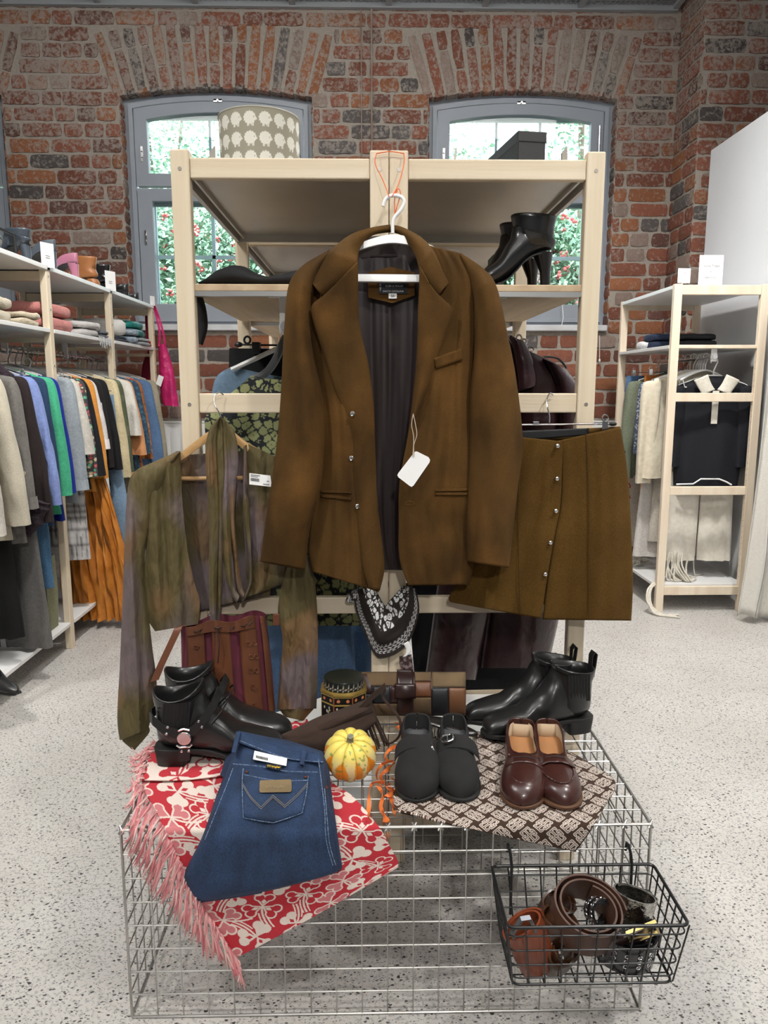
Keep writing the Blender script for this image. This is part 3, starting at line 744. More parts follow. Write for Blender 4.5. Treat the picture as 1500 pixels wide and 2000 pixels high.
text('CUIR & PEAUX', .0062, at(770, 559, 1.7955), FRONT, THR, lb); text('SANTA CATALINA', .0058, at(768, 569, 1.7955), FRONT, THR, lb)
text('FAB. EN', .005, at(743, 561, 1.7955), FRONT @ Matrix.Rotation(R(90), 3, 'Z'), THR, lb)
mb_ = MB(); poly(mb_, [(759, 573), (775, 573), (775, 583), (759, 583)], 1.796, .001); lb = mb_.build('size_tag', PAPER, J, smooth=False); text('54', .008, at(767, 578, 1.7945), FRONT, INK, lb)
# string tag
T = thing('price_tag', 'blank white rounded paper tag hanging on a string from the suede jacket', 'tag', at(807, 915, 1.69))
TY = 1.682
mb_ = MB(); poly(mb_, [(815, 882), (837, 893), (840, 898), (839, 903), (808, 948), (804, 951), (800, 949), (778, 932), (776, 928), (778, 924), (808, 885), (811, 882)], TY, .001); mb_.build('paper', PAPER, T, smooth=False)
mb_ = MB(); line(mb_, [(807, 808), (804, 830), (808, 855), (806, 892)], TY - .002, .0009); line(mb_, [(807, 808), (812, 832), (814, 850), (808, 870), (809, 892)], TY - .002, .0009); mb_.build('string', mat('twine', (.50, .42, .33), rough=.9), T)
# hanger of the jacket
H = thing('clothes_hanger', 'white plastic hanger with bar inside the suede jacket', 'hanger', at(767, 470, 1.775), group=None)
HY = 1.786
m = MB(); q = resamp([(767, 456), (767, 436), (771, 424), (783, 410), (789, 396), (785, 386), (774, 382), (762, 383), (752, 391), (748, 403)], 48); m.tube([at(p[0], p[1], HY) for p in q], .0042, 12); m.build('hook', WHTP, H)
m = MB()
def bar(u):
    x = 640 + (895 - 640) * u; return (x, 462 + 46 * abs(2 * u - 1) ** 1.6 - 0 * u)
rings = []
for k in range(41):
    u = k / 40; x, y = bar(u); hh = 11 * (1 - .35 * abs(2 * u - 1)); yy = HY - .008 + .014 * (abs(2 * u - 1) > .48); a_ = at(x, y - hh + 6, yy); b_ = at(x, y + hh + 2, yy)
    rings.append([a_ + V((0, .004, 0)), a_ + V((0, -.004, -.001)), b_ + V((0, -.006, 0)), b_ + V((0, .006, 0))])
m.loft(rings, True, True); m.build('shoulder', WHTP, H, ang=50)
m = MB(); a_ = at(648, 543.5, HY - .006); b_ = at(868, 545.5, HY - .006)
m.loft([[p + V((0, -.006, .009)), p + V((0, -.008, .005)), p + V((0, -.008, -.007)), p + V((0, .004, -.008)), p + V((0, .004, .009))] for p in (a_, b_)], True, True)
m.tube([a_, at(640, 500, HY - .008)], .004, 8); m.tube([b_, at(895, 502, HY - .008)], .004, 8)
m.build('trouser_bar', WHTP, H, ang=30)
# orange string holding the hanger
ORS = mat('orange_string', (.75, .13, .03), rough=.8)
m = MB()
for pts in ([(735, 300), (733, 320), (748, 352), (760, 384)], [(789, 300), (789, 320), (778, 360), (766, 383)], [(735, 300), (762, 296), (789, 300)]):
    line(m, pts, 1.836 if pts[0][1] < 310 and len(pts) == 3 else (lambda x, y: 1.838 - .06 * max(0, (y - 300) / 85)), .0011)
line(m, [(769, 384), (774, 372), (779, 369), (782, 378), (778, 395), (773, 412), (772, 420), (771, 405), (771, 388), (776, 372)], 1.79, .0011)
o = m.build('orange_string', ORS); tag(o, 'thin orange string tying the white hanger to the top of the posts', 'string')

# ================= draped wrap top (left) =================
K = thing('wrap_top', 'olive and mauve mottled wrap top with trailing ties on a wooden hanger', 'top', at(420, 1200, 1.81))
def kcol(p, s=0):
    n = noise.noise(V((p.x * 7, p.z * 6, 11 + s))); n2 = noise.noise(V((p.x * 11 + 3, p.z * 7, 3 + s))); n3 = noise.noise(V((p.x * 40, p.z * 25, 9)))
    ol = V((.092, .070, .023)); mv = V((.140, .106, .108)); oc = V((.165, .090, .034))
    t = min(1, max(0, n * 3.2 + .45)); c = ol.lerp(mv, t); t2 = min(1, max(0, n2 * 4 - .45)); c = c.lerp(oc, t2 * .8)
    return tuple(c * (1 + .12 * n3))
KM = mat('mottled_viscose', (.15, .1, .05), attr=True, rough=.75, bump=.9, bscale=18, bstretch=(1.6, 1, .55), bdist=.025, sheen=.05)
KY = 1.815
def kt(L, Rr, Y, tf, tb, nm, seed, nu=20, nv=70, fa=.01, fx=22, s=0, pw=.6, pr=None):
    m = MB(); ptube(m, L, Rr, Y, tf, tb, nu, nv, fa, seed, fx, col=lambda u, v, p: kcol(p, s), pw=pw); return m.build(nm, KM, pr or K)
kt([(352, 880), (300, 902), (262, 922), (249, 958), (243, 1060), (239, 1180), (234, 1300), (229, 1400), (234, 1446)], [(352, 884), (330, 930), (306, 975), (296, 1020), (283, 1085), (286, 1160), (297, 1260), (306, 1345), (290, 1424)], KY - .01, .028, .014, 'sleeve', 2, fa=.022, fx=26)
kt([(238, 1440), (240, 1448), (256, 1462)], [(290, 1418), (291, 1432), (262, 1466)], KY - .012, .012, .008, 'sleeve_cuff', 9, 8, 10, .006)
kt([(345, 881), (300, 912), (284, 965), (286, 1050), (282, 1110), (284, 1160), (287, 1205), (303, 1233)], [(352, 881), (354, 930), (357, 986), (362, 1040), (368, 1084), (378, 1132), (390, 1175), (387, 1219)], KY - .016, .016, .010, 'front_panel', 4, fa=.020, fx=30, nu=26)
# back panel inside
m = MB()
psheet(m, [(345, 890), (348, 960), (354, 1040), (366, 1120), (382, 1196)], [(478, 880), (500, 960), (520, 1040), (530, 1110), (528, 1162)], lambda u, v: 1.836 - .006 * fold(u * .3, v * .5, 7, 16), 30, 40)
m.c = [tuple(x * .85 for x in kcol(p, 20)) for p in m.v]; m.build('back_panel', KM, K, solid=.0015)
kt([(482, 866), (478, 930), (474, 990), (478, 1060), (480, 1110), (484, 1140), (470, 1170)], [(545, 895), (560, 940), (564, 1000), (560, 1060), (560, 1100), (556, 1135), (524, 1152)], KY + .002, .012, .008, 'front_panel', 12, fa=.012, fx=26, s=4)
kt([(575, 1090), (556, 1120), (543, 1190), (552, 1250), (546, 1320), (541, 1386)], [(606, 1090), (612, 1112), (619, 1180), (621, 1264), (620, 1330), (618, 1384)], KY - .002, .018, .012, 'sleeve', 15, fa=.022, fx=34, s=6)
kt([(543, 1382), (556, 1400)], [(617, 1380), (592, 1408)], KY, .010, .008, 'sleeve_cuff', 19, 8, 8, .006)
# gathered ties hung over the hook
for i, (L, Rr, y) in enumerate((([(428, 815), (410, 836), (402, 870), (402, 920), (409, 1030), (408, 1140), (410, 1213)], [(431, 815), (424, 836), (422, 870), (424, 920), (428, 1030), (424, 1140), (422, 1216)], KY - .038),
     ([(429, 816), (424, 838), (421, 880), (424, 930), (426, 1040), (422, 1140), (418, 1218)], [(432, 815), (438, 836), (438, 875), (440, 925), (437, 1035), (434, 1135), (430, 1215)], KY - .030),
     ([(431, 815), (434, 838), (436, 880), (437, 930), (430, 1030), (440, 1120), (452, 1160), (462, 1178)], [(434, 815), (455, 838), (464, 870), (464, 920), (452, 975), (452, 1090), (456, 1140), (468, 1164)], KY - .034),
     ([(440, 880), (440, 940), (446, 1010), (455, 1090), (462, 1150), (474, 1171)], [(460, 880), (462, 940), (458, 1010), (465, 1090), (472, 1140), (478, 1160)], KY - .026),
     ([(476, 872), (474, 940), (476, 1010), (484, 1080), (486, 1140), (470, 1172)], [(482, 868), (484, 940), (488, 1010), (492, 1080), (492, 1140), (476, 1176)], KY - .018))):
    kt(L, Rr, y, .010, .010, 'tie', 20 + i, 10, 50, .012, 60, s=8 + i)
WH = mat('hanger_wood', (.55, .34, .15), (.45, .26, .10), scale=4, stretch=(3, 12, 12), rough=.4, coat=.2)
H = thing('clothes_hanger', 'wooden hanger with chrome hook carrying the mottled wrap top', 'hanger', at(430, 850, KY))
m = MB()
for pts in ([(430, 838), (402, 856), (375, 876), (349, 894), (300, 915), (262, 932)], [(430, 838), (455, 852), (482, 872), (520, 892), (556, 912)]):
    q = resamp(pts, 20); rings = []
    for k, p in enumerate(q):
        c_ = at(p[0], p[1], KY + .004); h = .012 - .004 * k / 20
        rings.append([c_ + V((0, -.006, h)), c_ + V((0, -.008, 0)), c_ + V((0, -.006, -h)), c_ + V((0, .006, -h)), c_ + V((0, .006, h))])
    m.loft(rings, True, True)
m.build('arm', WH, H, ang=40)
m = MB(); m.tube([at(300, 935, KY + .002), at(540, 933, KY + .002)], .0052, 12); m.build('cross_bar', WH, H)
m = MB(); q = resamp([(431, 838), (432, 822), (428, 806), (420, 792), (418, 778), (422, 769), (430, 767), (436, 771)], 36); ys = [KY - .002, 1.838]
m.tube([at(p[0], p[1], KY + .002 if k < 14 else KY + .002 + (1.842 - KY) * (k - 14) / 22) for k, p in enumerate(q)], .0016, 8); m.build('hook', CHROME, H)
def label(pts, Y, parent, th=.0008, name='price_label'):
    m = MB(); poly(m, pts, Y, th); o = m.build(name, PAPER, parent, smooth=False)
    a, b_, c_, d = pts; m = MB(); rr = random.Random(len(C.objects))
    def q(u, v): x = a[0] * (1 - u) * (1 - v) + b_[0] * u * (1 - v) + c_[0] * u * v + d[0] * (1 - u) * v; y = a[1] * (1 - u) * (1 - v) + b_[1] * u * (1 - v) + c_[1] * u * v + d[1] * (1 - u) * v; return (x, y)
    u = .06
    while u < .46:
        w_ = rr.uniform(.006, .02); poly(m, [q(u, .40), q(u + w_, .40), q(u + w_, .68), q(u, .68)], Y - .0004, .0003); u += w_ + rr.uniform(.006, .014)
    bc = m.build('barcode', INK, o, smooth=False)
    m = MB()
    for (u0, u1, v0, v1) in ((.06, .5, .1, .18), (.06, .4, .24, .30), (.8, .9, .5, .58), (.62, .9, .8, .88)): poly(m, [q(u0, v0), q(u1, v0), q(u1, v1), q(u0, v1)], Y - .0004, .0003)
    m.build('print', INKG, o, smooth=False); return o
label([(487, 924), (528, 929), (531, 951), (487, 946)], KY - .045, K)

# ================= suede skirt (right) =================
S = thing('suede_skirt', 'olive brown suede button front skirt clipped on a hanger at right', 'skirt', at(1090, 1205, 1.80))
SY = 1.812
m = MB()
psheet(m, [(1000, 852), (975, 920), (955, 1000), (925, 1080), (880, 1160), (880, 1176)], [(1099, 862), (1098, 908), (1094, 988), (1083, 1045), (1068, 1132), (1057, 1208)], lambda u, v: SY - .020 * math.sin(PI * (.1 + .6 * u)) - (.006 + .012 * v) * fold(u * .4, v * .3, 3, 9, 1), 30, 50)
m.build('under_front', SUEDE2, S, solid=.003)
m = MB()
psheet(m, [(1090, 861), (1097, 908), (1094, 988), (1083, 1045), (1069, 1132), (1060, 1210)], [(1211, 834), (1225, 924), (1231, 1020), (1234, 1090), (1235, 1150), (1232, 1212)],
       lambda u, v: SY - .008 - .026 * math.sin(PI * (.05 + .95 * u)) ** .7 - (.004 + .014 * v) * fold(u * .45, v * .3, 5, 8, .8), 36, 50)
m.build('front_panel', SUEDE2, S, solid=.003)
m = MB(); psheet(m, [(1000, 845), (985, 930), (960, 1030), (930, 1120), (900, 1165)], [(1211, 833), (1224, 924), (1230, 1020), (1233, 1120), (1230, 1195)], lambda u, v: SY + .008 + .012 * math.sin(PI * u), 20, 30); m.build('back_panel', SUEDE2, S, solid=.003)
m = MB(); psheet(m, [(1000, 842), (1000, 862)], [(1150, 836), (1150, 850)], lambda u, v: SY + .002, 16, 4); m.build('waist_lining', mat('black_lining', (.006, .006, .007), rough=.6), S, solid=.001)
m = MB(); line(m, [(1145, 846), (1149, 940), (1150, 1060), (1149, 1204)], SY - .036, .0012); line(m, [(1017, 890), (1012, 1000), (1014, 1110), (1017, 1200)], SY - .027, .001); each(m, 'seam', SUEDE, S)
for (x, y) in ((1089, 871), (1088, 935), (1086, 998), (1075, 1060), (1065, 1122)):
    mb_ = MB(); p = at(x, y, SY - .034); mb_.ball(p, .0056, 14, 8, (1, .6, 1)); mb_.cyl(p, .003, .02, 8, 'y'); mb_.build('snap_button', CHROME, S)
H = thing('clip_hanger', 'chrome clip hanger holding the suede skirt from the pine rail', 'hanger', at(1073, 828, SY))
m = MB(); q = resamp([(1073, 826), (1073, 812), (1070, 798), (1068, 786), (1070, 774), (1075, 768), (1080, 772)], 30); m.tube([at(p[0], p[1], SY if k < 10 else SY + (1.842 - SY) * (k - 10) / 20) for k, p in enumerate(q)], .0018, 8); m.build('hook', CHROME, H)
m = MB(); m.box(at(1067, 0, SY).x, at(1080, 0, SY).x, SY - .003, SY + .003, at(0, 830, SY).z, at(0, 824, SY).z); m.build('hook_block', CHROME, H, bevel=.001)
m = MB(); m.tube([at(960, 830, SY), at(1196, 828, SY)], .0019, 8); m.build('bar', CHROME, H)
for cx in (1182, 975):
    ty = SY - .012
    cm = MB(); cm.tube([at(cx + math.cos(a) * 6, 817 + math.sin(a) * 7, ty) for a in [k * PI / 8 for k in range(16)]], .0016, 6, closed=True)
    for dy in (-.006, .010): cm.loft([[at(cx - w_, y_, SY + dy + o_) for (w_, o_) in ((7 * s, 0), (-7 * s, 0), (-7 * s, .0015), (7 * s, .0015))] for (y_, s) in ((818, .6), (828, .75), (846, 1.1))], True, True)
    co = cm.build('clip', CHROME, H, ang=30)
    cm = MB()
    for dy in (-.008, .010): a_ = at(cx - 9, 844, SY + dy); b_ = at(cx + 9, 856, SY + dy); cm.box(a_.x, b_.x, SY + dy - .002, SY + dy + .002, b_.z, a_.z)
    cm.build('rubber_grip', BLKP, co, bevel=.001)
m = MB(); m.ball(at(1197, 828, SY), .005, 10, 8, (2, 1, 1)); m.build('end_cap', BLKP, H)

# ================= bandana =================
def bandcol(u, v):
    if .02 < u < .50:
        a, b_ = v * 30, u * 9
    elif .76 < u < .93:
        a, b_ = v * 34, u * 22
    else: return (.022, .016, .014)
    ca, cb = a - math.floor(a) - .5, b_ - math.floor(b_) - .5; hh = hsh(math.floor(a), math.floor(b_))
    if u < .5:
        sep = noise.voronoi(V((v * 17, u * 6.5, 2)))[0]; return (.80, .80, .80) if sep[1] - sep[0] > .16 and (sep[0] < .26 or sep[0] > .33) else (.022, .016, .014)
    d = abs(cb - .28 * math.sin(a * 2 * PI) * (1 if math.floor(b_) % 2 else -1)); d2 = abs(math.hypot(ca, cb) - .2)
    return (.80, .80, .80) if d < .15 or d2 < .07 else (.022, .016, .014)
m = MB(); psheet(m, [(726, 1142), (738, 1160), (746, 1174), (753, 1183), (762, 1172), (775, 1158), (788, 1144)], [(690, 1156), (696, 1196), (710, 1232), (738, 1283), (792, 1262), (818, 1200), (812, 1150)],
    lambda u, v: 1.828 - .020 * math.sin(PI * min(1, u * 1.1)) - .006 * fold(u * .4, v * .8, 2, 8, 5), 130, 200, bandcol)
BM = mat('bandana_cotton', (.5, .5, .5), attr=True, rough=.85, bump=.1, bscale=60, bdist=.003)
B_ = thing('bandana', 'dark brown and white patterned bandana tied round the centre posts', 'scarf', at(753, 1200, 1.83)); m.build('cloth', BM, B_, solid=.0015)
m = MB(); ptube(m, [(706, 1150), (690, 1152), (674, 1172)], [(712, 1166), (700, 1172), (684, 1178)], 1.825, .008, .004, 10, 14, .004, 3, 40, col=lambda u, v, p: (.70, .70, .70) if hsh(int(p.x * 400), int(p.z * 400)) > .62 else (.022, .016, .014)); m.build('knot_end', BM, B_)
m = MB(); m.tube([at(708, 1156, 1.828), V((MXC - PW - .010, 1.86, at(0, 1150, 1.86).z)), V((MXC - PW - .006, 1.892, 1.0 - .25)), V((MXC, 1.90, .752)), V((MXC + PW + .010, 1.885, .752)), V((MXC + PW + .012, 1.86, at(0, 1146, 1.86).z)), at(800, 1156, 1.828)], .007, 8, col=(.022, .016, .014)); m.build('neck_band', BM, B_)
def sn(x): return max(0.0, math.sin(PI * x))
# ================= wire table =================
ZT, YF0, YB0 = .413, 1.351, 1.801; TX0, TX1 = -.479, .548
W_ = thing('wire_table', 'low chrome wire grid cube table standing in front of the pine shelves', 'table', ((TX0 + TX1) / 2, (YF0 + YB0) / 2, 0))
NX, NY, NZ = 20, 9, 8; wr = .0017
def lin(a, b_, n): return [a + (b_ - a) * i / n for i in range(n + 1)]
def gridp(name, fn, na, nb):
    m = MB()
    for u in lin(0, 1, na): m.tube([fn(u, 0), fn(u, 1)], .0024 if u in (0, 1) else wr, 6)
    for v in lin(0, 1, nb): m.tube([fn(0, v) + V((.0, .0, .0)), fn(1, v)], .0024 if v in (0, 1) else wr, 6)
    return m.build(name, STEEL, W_)
lx = lambda u: TX0 + (TX1 - TX0) * u; ly = lambda u: YF0 + (YB0 - YF0) * u; lz = lambda u: .004 + (ZT - .004) * u
gridp('top_grid', lambda u, v: V((lx(u), ly(v), ZT)), NX, NY)
gridp('front_grid', lambda u, v: V((lx(u), YF0 - .002, lz(v))), NX, NZ)
gridp('back_grid', lambda u, v: V((lx(u), YB0 + .002, lz(v))), NX, NZ)
gridp('side_grid', lambda u, v: V((TX0 - .002, ly(u), lz(v))), NY, NZ)
gridp('side_grid', lambda u, v: V((TX1 + .002, ly(u), lz(v))), NY, NZ)
m = MB()
for i in range(NX + 1):
    for dx in (-.005, .005): m.tube([(lx(i / NX) + dx, YF0 - .004, ZT - .007), (lx(i / NX) - dx, YF0 + .004, ZT + .006)], .0022, 6)
cl = m.build('edge_clips', STEEL, W_)
# ---- cloth lying on the table and falling over its front edge ----
def drape(px, py, off, r=.006):
    d = ray(px, py); t = .9
    for _ in range(80):
        y = d.y * t; z = CZ + d.z * t
        dx = (YF0 - .005 + r) - y; dz = z - (ZT + .003 - r)
        s = math.hypot(max(dx, 0), max(dz, 0)) + min(max(dx, dz), 0) - r - off
        if s < 1e-5: break
        t += s / d.length * .95
    return V((d.x * t, d.y * t, CZ + d.z * t))
def quad(A, B, Cc, D, u, v):
    """edges: A(v) left, B(v) right as curves; simple ruled patch"""
    return (A[v][0] * (1 - u) + B[v][0] * u, A[v][1] * (1 - u) + B[v][1] * u)
# blanket pattern
rgb = random.Random(5); MOT = []
for j in range(-1, 12):
    for i in range(-1, 12):
        MOT.append((i * 1.0 + (j % 2) * .5 + rgb.uniform(-.10, .10), j * .82 + rgb.uniform(-.1, .1), rgb.uniform(0, 6.28), (1, 2, 0, 1, 0, 2)[(i * 2 + j * 3) % 6], rgb.uniform(.47, .55)))
MG = {}
for q in MOT:
    for a in (-1, 0, 1):
        for b_ in (-1, 0, 1): MG.setdefault((math.floor(q[0]) + a, math.floor(q[1]) + b_), []).append(q)
RED, CRM, PNK = (.46, .022, .035), (.72, .62, .55), (.56, .18, .19)
def clover(x, y, inv=False):
    red, crm = (CRM, RED) if inv else (RED, CRM)
    for (cx, cy, rot, ty, s) in MG.get((math.floor(x), math.floor(y)), ()):
        dx, dy = (x - cx) / s, (y - cy) / s; rr = math.hypot(dx, dy)
        if rr > 1.5: continue
        th = math.atan2(dy, dx) - rot; k = round(th / (2 * PI / 3)); ph = th - k * 2 * PI / 3
        a, b_ = rr * math.cos(ph), abs(rr * math.sin(ph))
        d = min(math.hypot(a - .66, b_ - .22) - .27, max(-a, a - .72, (b_ - .68 * a) * .8))
        if ty == 0:
            if d < 0: return red if (abs(a - .38) / .2 + b_ / .11) < 1 and k % 3 != 2 else crm
        elif ty == 1:
            if d < -.07: return PNK if not inv else crm
            if d < .015: return crm
        elif ty == 2:
            if -.065 < d < .015: return crm
            if (abs(a - .36) / .2 + b_ / .12) < 1: return crm
            if d < 0: return red
        else:
            if -.06 < d < .015 or (b_ < .03 and a < .8 and d < 0): return crm
            if d < 0: return red
        # stems
        st = th % (2 * PI)
        if rr < 1.42 and th % (2 * PI) > PI / 2 and abs(((th % (2 * PI)) - PI + .25 * rr) * rr) < .05: return crm
        if ty in (0, 2) and .5 < rr < 1.42 and abs(abs(((th % (2 * PI)) - PI + .25 * rr) * rr) - .17) < .04: return crm
    return red
BL = thing('throw_blanket', 'red and cream clover pattern throw with pink fringe draped over the wire table', 'blanket', (-.25, 1.40, ZT))
BLM = mat('woven_blanket', (.5, .1, .1), attr=True, rough=.92, bump=.35, bscale=420, bdist=.0015, sheen=.2, fine=.10)
BA = [(302, 1455), (277, 1527), (303, 1580), (334, 1650), (362, 1705), (392, 1765), (422, 1812), (462, 1871)]
BB = [(600, 1404), (628, 1470), (650, 1527), (690, 1556), (738, 1612), (762, 1655), (777, 1683), (777, 1694)]
ra, rb_ = resamp(BA, 560), resamp(BB, 560)
def bpt(u, v, off=.004):
    j = max(0, min(560, round(v * 560))); a, b_ = ra[j], rb_[j]; e = math.sin(PI * u)
    px = a[0] * (1 - u) + b_[0] * u; py = a[1] * (1 - u) + b_[1] * u + 4 * e * v
    w_ = .0035 * fold(u * .5, v * .5, 2, 8, 7) * (1 if py > 1600 else .4)
    return drape(px, py, off + max(-.003, w_))
m = MB(); m.grid(lambda u, v: bpt(u, v), 440, 560, lambda u, v: clover(u * 4.7 + .2, v * 6.5 + .3)); m.build('cloth', BLM, BL, solid=.003, off=1)
# folded-over corner with the reverse of the weave
fa, fb = resamp([(300, 1456), (288, 1490), (277, 1524)], 90), resamp([(470, 1462), (486, 1490), (455, 1512)], 90)
m = MB(); m.grid(lambda u, v: drape(fa[round(v * 90)][0] * (1 - u) + fb[round(v * 90)][0] * u, fa[round(v * 90)][1] * (1 - u) + fb[round(v * 90)][1] * u + 5 * math.sin(PI * u) * v, .010 + .004 * math.sin(PI * v)), 150, 90, lambda u, v: clover(u * 2.0 + 3.3, v * 1.2 + 2.2, True))
m.build('folded_corner', BLM, BL, solid=.003)
FR = mat('fringe_yarn', (.66, .25, .25), attr=True, rough=.9, bump=.3, bscale=300, bdist=.001)
rg = random.Random(11)
edge = resamp([(304, 1453), (290, 1478), (276, 1505), (272, 1530), (284, 1558), (303, 1590), (318, 1622), (334, 1655), (348, 1682), (362, 1712), (378, 1742), (394, 1770), (412, 1800), (432, 1832), (458, 1870)], 30)
tips = resamp([(262, 1478), (256, 1500), (262, 1520), (250, 1560), (246, 1650), (262, 1690), (284, 1715), (296, 1745), (322, 1770), (345, 1805), (372, 1832), (400, 1868), (432, 1884), (462, 1905), (470, 1930)], 30)
for i in range(31):
    m = MB(); e = edge[i]; tp = tips[i]; e = (e[0] + 3, e[1]); kx, ky = e[0] * .55 + tp[0] * .45 + rg.uniform(-3, 3), e[1] * .6 + tp[1] * .4 + rg.uniform(-3, 3)
    base = lambda s: .008 + s
    hang = i > 8
    for s in range(10):
        j1, j2 = rg.uniform(-7, 7), rg.uniform(-4, 4); t1, t2 = rg.uniform(-11, 11), rg.uniform(-20, 6)
        pts = [(e[0] + j1, e[1] + j1 * 1.2, .007), ((e[0] * 2 + kx) / 3 + j1 * .8 + rg.uniform(-3, 3), (e[1] * 2 + ky) / 3 + j1 * .8, .012 + rg.uniform(0, .008)), (kx + rg.uniform(-2, 2), ky + rg.uniform(-2, 2), .014 + rg.uniform(0, .004)),
               ((kx + tp[0]) / 2 + t1 * .6, (ky + tp[1]) / 2 + 4, .012 + rg.uniform(0, .008)), (tp[0] + t1, tp[1] + t2, .008 + rg.uniform(0, .006))]
        q = resamp(pts, 14); col = (.70, .36, .35) if rg.random() < .45 else ((.60, .20, .22) if rg.random() < .7 else (.74, .55, .50))
        m.tube([drape(p[0], p[1], p[2]) for p in q], [.0017] * 11 + [.0014, .0011, .0008, .0005], 5, col=col)
    kp = drape(kx, ky, .015); m.ball(kp, .0055, 8, 6, (1, .8, 1.2), col=(.66, .32, .31))
    m.build('tassel', FR, BL)

# ================= folded jeans =================
JN = thing('folded_jeans', 'folded blue denim jeans with leather patch pocket lying on the red throw', 'jeans', (-.20, 1.45, ZT))
def denim(name, c, k=.45): return mat(name, c, shade(c, k), scale=26, stretch=(1, 1, .5), rough=.85, bump=.4, bscale=600, bstretch=(1, 1, .4), bdist=.001, sheen=.15, lo=.3, hi=.75, fine=.35, detail=8)
DEN = denim('indigo_denim', (.019, .045, .110)); DEN2 = denim('faded_denim', (.07, .14, .27), .6)
STI = mat('pale_stitch', (.20, .27, .38), (.05, .09, .17), scale=300, rough=.8, lo=.45, hi=.55)
jl = resamp([(466, 1428), (452, 1475), (440, 1512), (420, 1566), (396, 1636), (364, 1700), (361, 1722), (383, 1760)], 120)
jr = resamp([(626, 1471), (634, 1492), (641, 1550), (648, 1600), (655, 1650), (660, 1682), (660, 1700), (640, 1709)], 120)
def lean(py): return .082 * max(0, 1 - max(0, py - 1432) / 185) ** 1.15
def jpx(u, v):
    j = max(0, min(120, round(v * 120))); a, b_ = jl[j], jr[j]
    return (a[0] * (1 - u) + b_[0] * u, a[1] * (1 - u) + b_[1] * u + (6 * math.sin(PI * u) * (1 if v > .5 else -.6) * abs(v - .5) * 2))
def joff(u, v, h=.026):
    e = (1 - abs(2 * u - 1) ** 7) * (1 - abs(2 * v - 1) ** 12)
    return .010 + h * max(0, e) ** .5 + .0025 * fold(u * .6, v * .6, 9, 6, 5)
m = MB(); m.grid(lambda u, v: drape(*jpx(u, v), joff(u, v) + lean(jpx(u, v)[1])), 70, 110); m.build('denim_leg', DEN, JN, solid=.002)
# lower folded layers
for k, (dx, dy, h) in enumerate(((6, -2, .016), (-9, 3, .009))):
    m = MB(); m.grid(lambda u, v: drape(jpx(u, v)[0] + dx * (1 if u > .5 else 0) - (10 if k == 1 and v < .3 and u < .5 else 0), jpx(u, v)[1] + dy, joff(u, v, h) - .002 + lean(jpx(u, v)[1]) * (.75, .45)[k]), 40, 50); m.build('denim_layer', DEN, JN, solid=.002)
def jp(px, py, o=.038): return drape(px, py, o + lean(py))
def jline(m, pts, o=.0385, r=.0011, n=None):
    q = resamp(pts, n or (len(pts) - 1) * 8); m.tube([jp(p[0], p[1], o) for p in q], r, 5)
# find outward offset on surface for detail pieces
def jtop(px, py):
    # offset of the jeans surface under this pixel
    best = None
    for j in range(0, 121, 3):
        pass
    return .037
def jpatch(name, pts, m_, o, th=.0015, parent=None, bev=0):
    m = MB(); f = [jp(p[0], p[1], o + th) for p in pts]; g = [jp(p[0], p[1], o - .004) for p in pts]; m.loft([f, g], True, True); return m.build(name, m_, parent or JN, smooth=False, bevel=bev)
def jstrip(name, L, Rr, o, m_, n=30, k=4):
    a, b_ = resamp(L, n), resamp(Rr, n); m = MB(); m.grid(lambda u, v: jp(a[round(v * n)][0] * (1 - u) + b_[round(v * n)][0] * u, a[round(v * n)][1] * (1 - u) + b_[round(v * n)][1] * u, o), k, n); return m.build(name, m_, JN, solid=.003)
wb = jstrip('waistband', [(470, 1429), (515, 1449), (560, 1463), (600, 1471), (624, 1473)], [(462, 1449), (508, 1466), (558, 1482), (600, 1488), (632, 1491)], .039, DEN)
pk = jstrip('back_pocket', [(475, 1501), (538, 1513), (602, 1515)], [(475, 1597), (534, 1607), (590, 1588)], .039, DEN, 20, 8)
m = MB()
for pts in ([(470, 1447), (510, 1463), (558, 1480), (600, 1486), (632, 1488)], [(455, 1492), (510, 1497), (560, 1506), (620, 1508)], [(475, 1501), (473, 1530), (474, 1570), (475, 1597)], [(475, 1597), (505, 1603), (534, 1607)], [(534, 1607), (562, 1598), (590, 1588)], [(602, 1515), (598, 1550), (590, 1588)], [(477, 1513), (538, 1524), (600, 1524)],
            [(622, 1482), (628, 1530), (634, 1580), (637, 1640), (650, 1690)], [(634, 1540), (639, 1600), (644, 1650), (656, 1690)], [(455, 1500), (444, 1530), (424, 1580), (400, 1640)]): jline(m, pts, .0402, .0008)
m.build('seam_stitching', STI, JN)
m = MB()
for d in (0, 4):
    for seg in ([(474, 1530 + d), (490, 1556 + d), (510, 1576 + d)], [(510, 1576 + d), (533, 1553 + d)], [(533, 1553 + d), (556, 1573 + d)], [(556, 1573 + d), (580, 1552 + d), (601, 1529 + d)]): jline(m, seg, .0415, .0006)
m.build('pocket_stitching', mat('tan_stitch', (.20, .18, .16), rough=.8), pk)
LP = mat('patch_leather', (.22, .155, .075), (.16, .11, .05), scale=12, rough=.6)
pt_ = jpatch('leather_patch', [(509, 1524), (567, 1522), (569.5, 1525), (570, 1544), (567, 1547), (509, 1548), (506.5, 1545), (507, 1527)], LP, .0405, .002, bev=.0005)
def jrot(px, py, ang=0, o=.0):
    a = jp(px, py, .04); b_ = jp(px + 12, py + math.tan(ang) * 12, .04); c_ = jp(px, py - 6, .04); x = (b_ - a).normalized(); n = x.cross((c_ - a).normalized()).normalized(); y = n.cross(x)
    return Matrix((x, y, n)).transposed()
lb = jpatch('price_label', [(497, 1466), (561, 1481), (559, 1496), (494, 1483)], PAPER, .041, .001)
m = MB(); rr = random.Random(4); u = 0
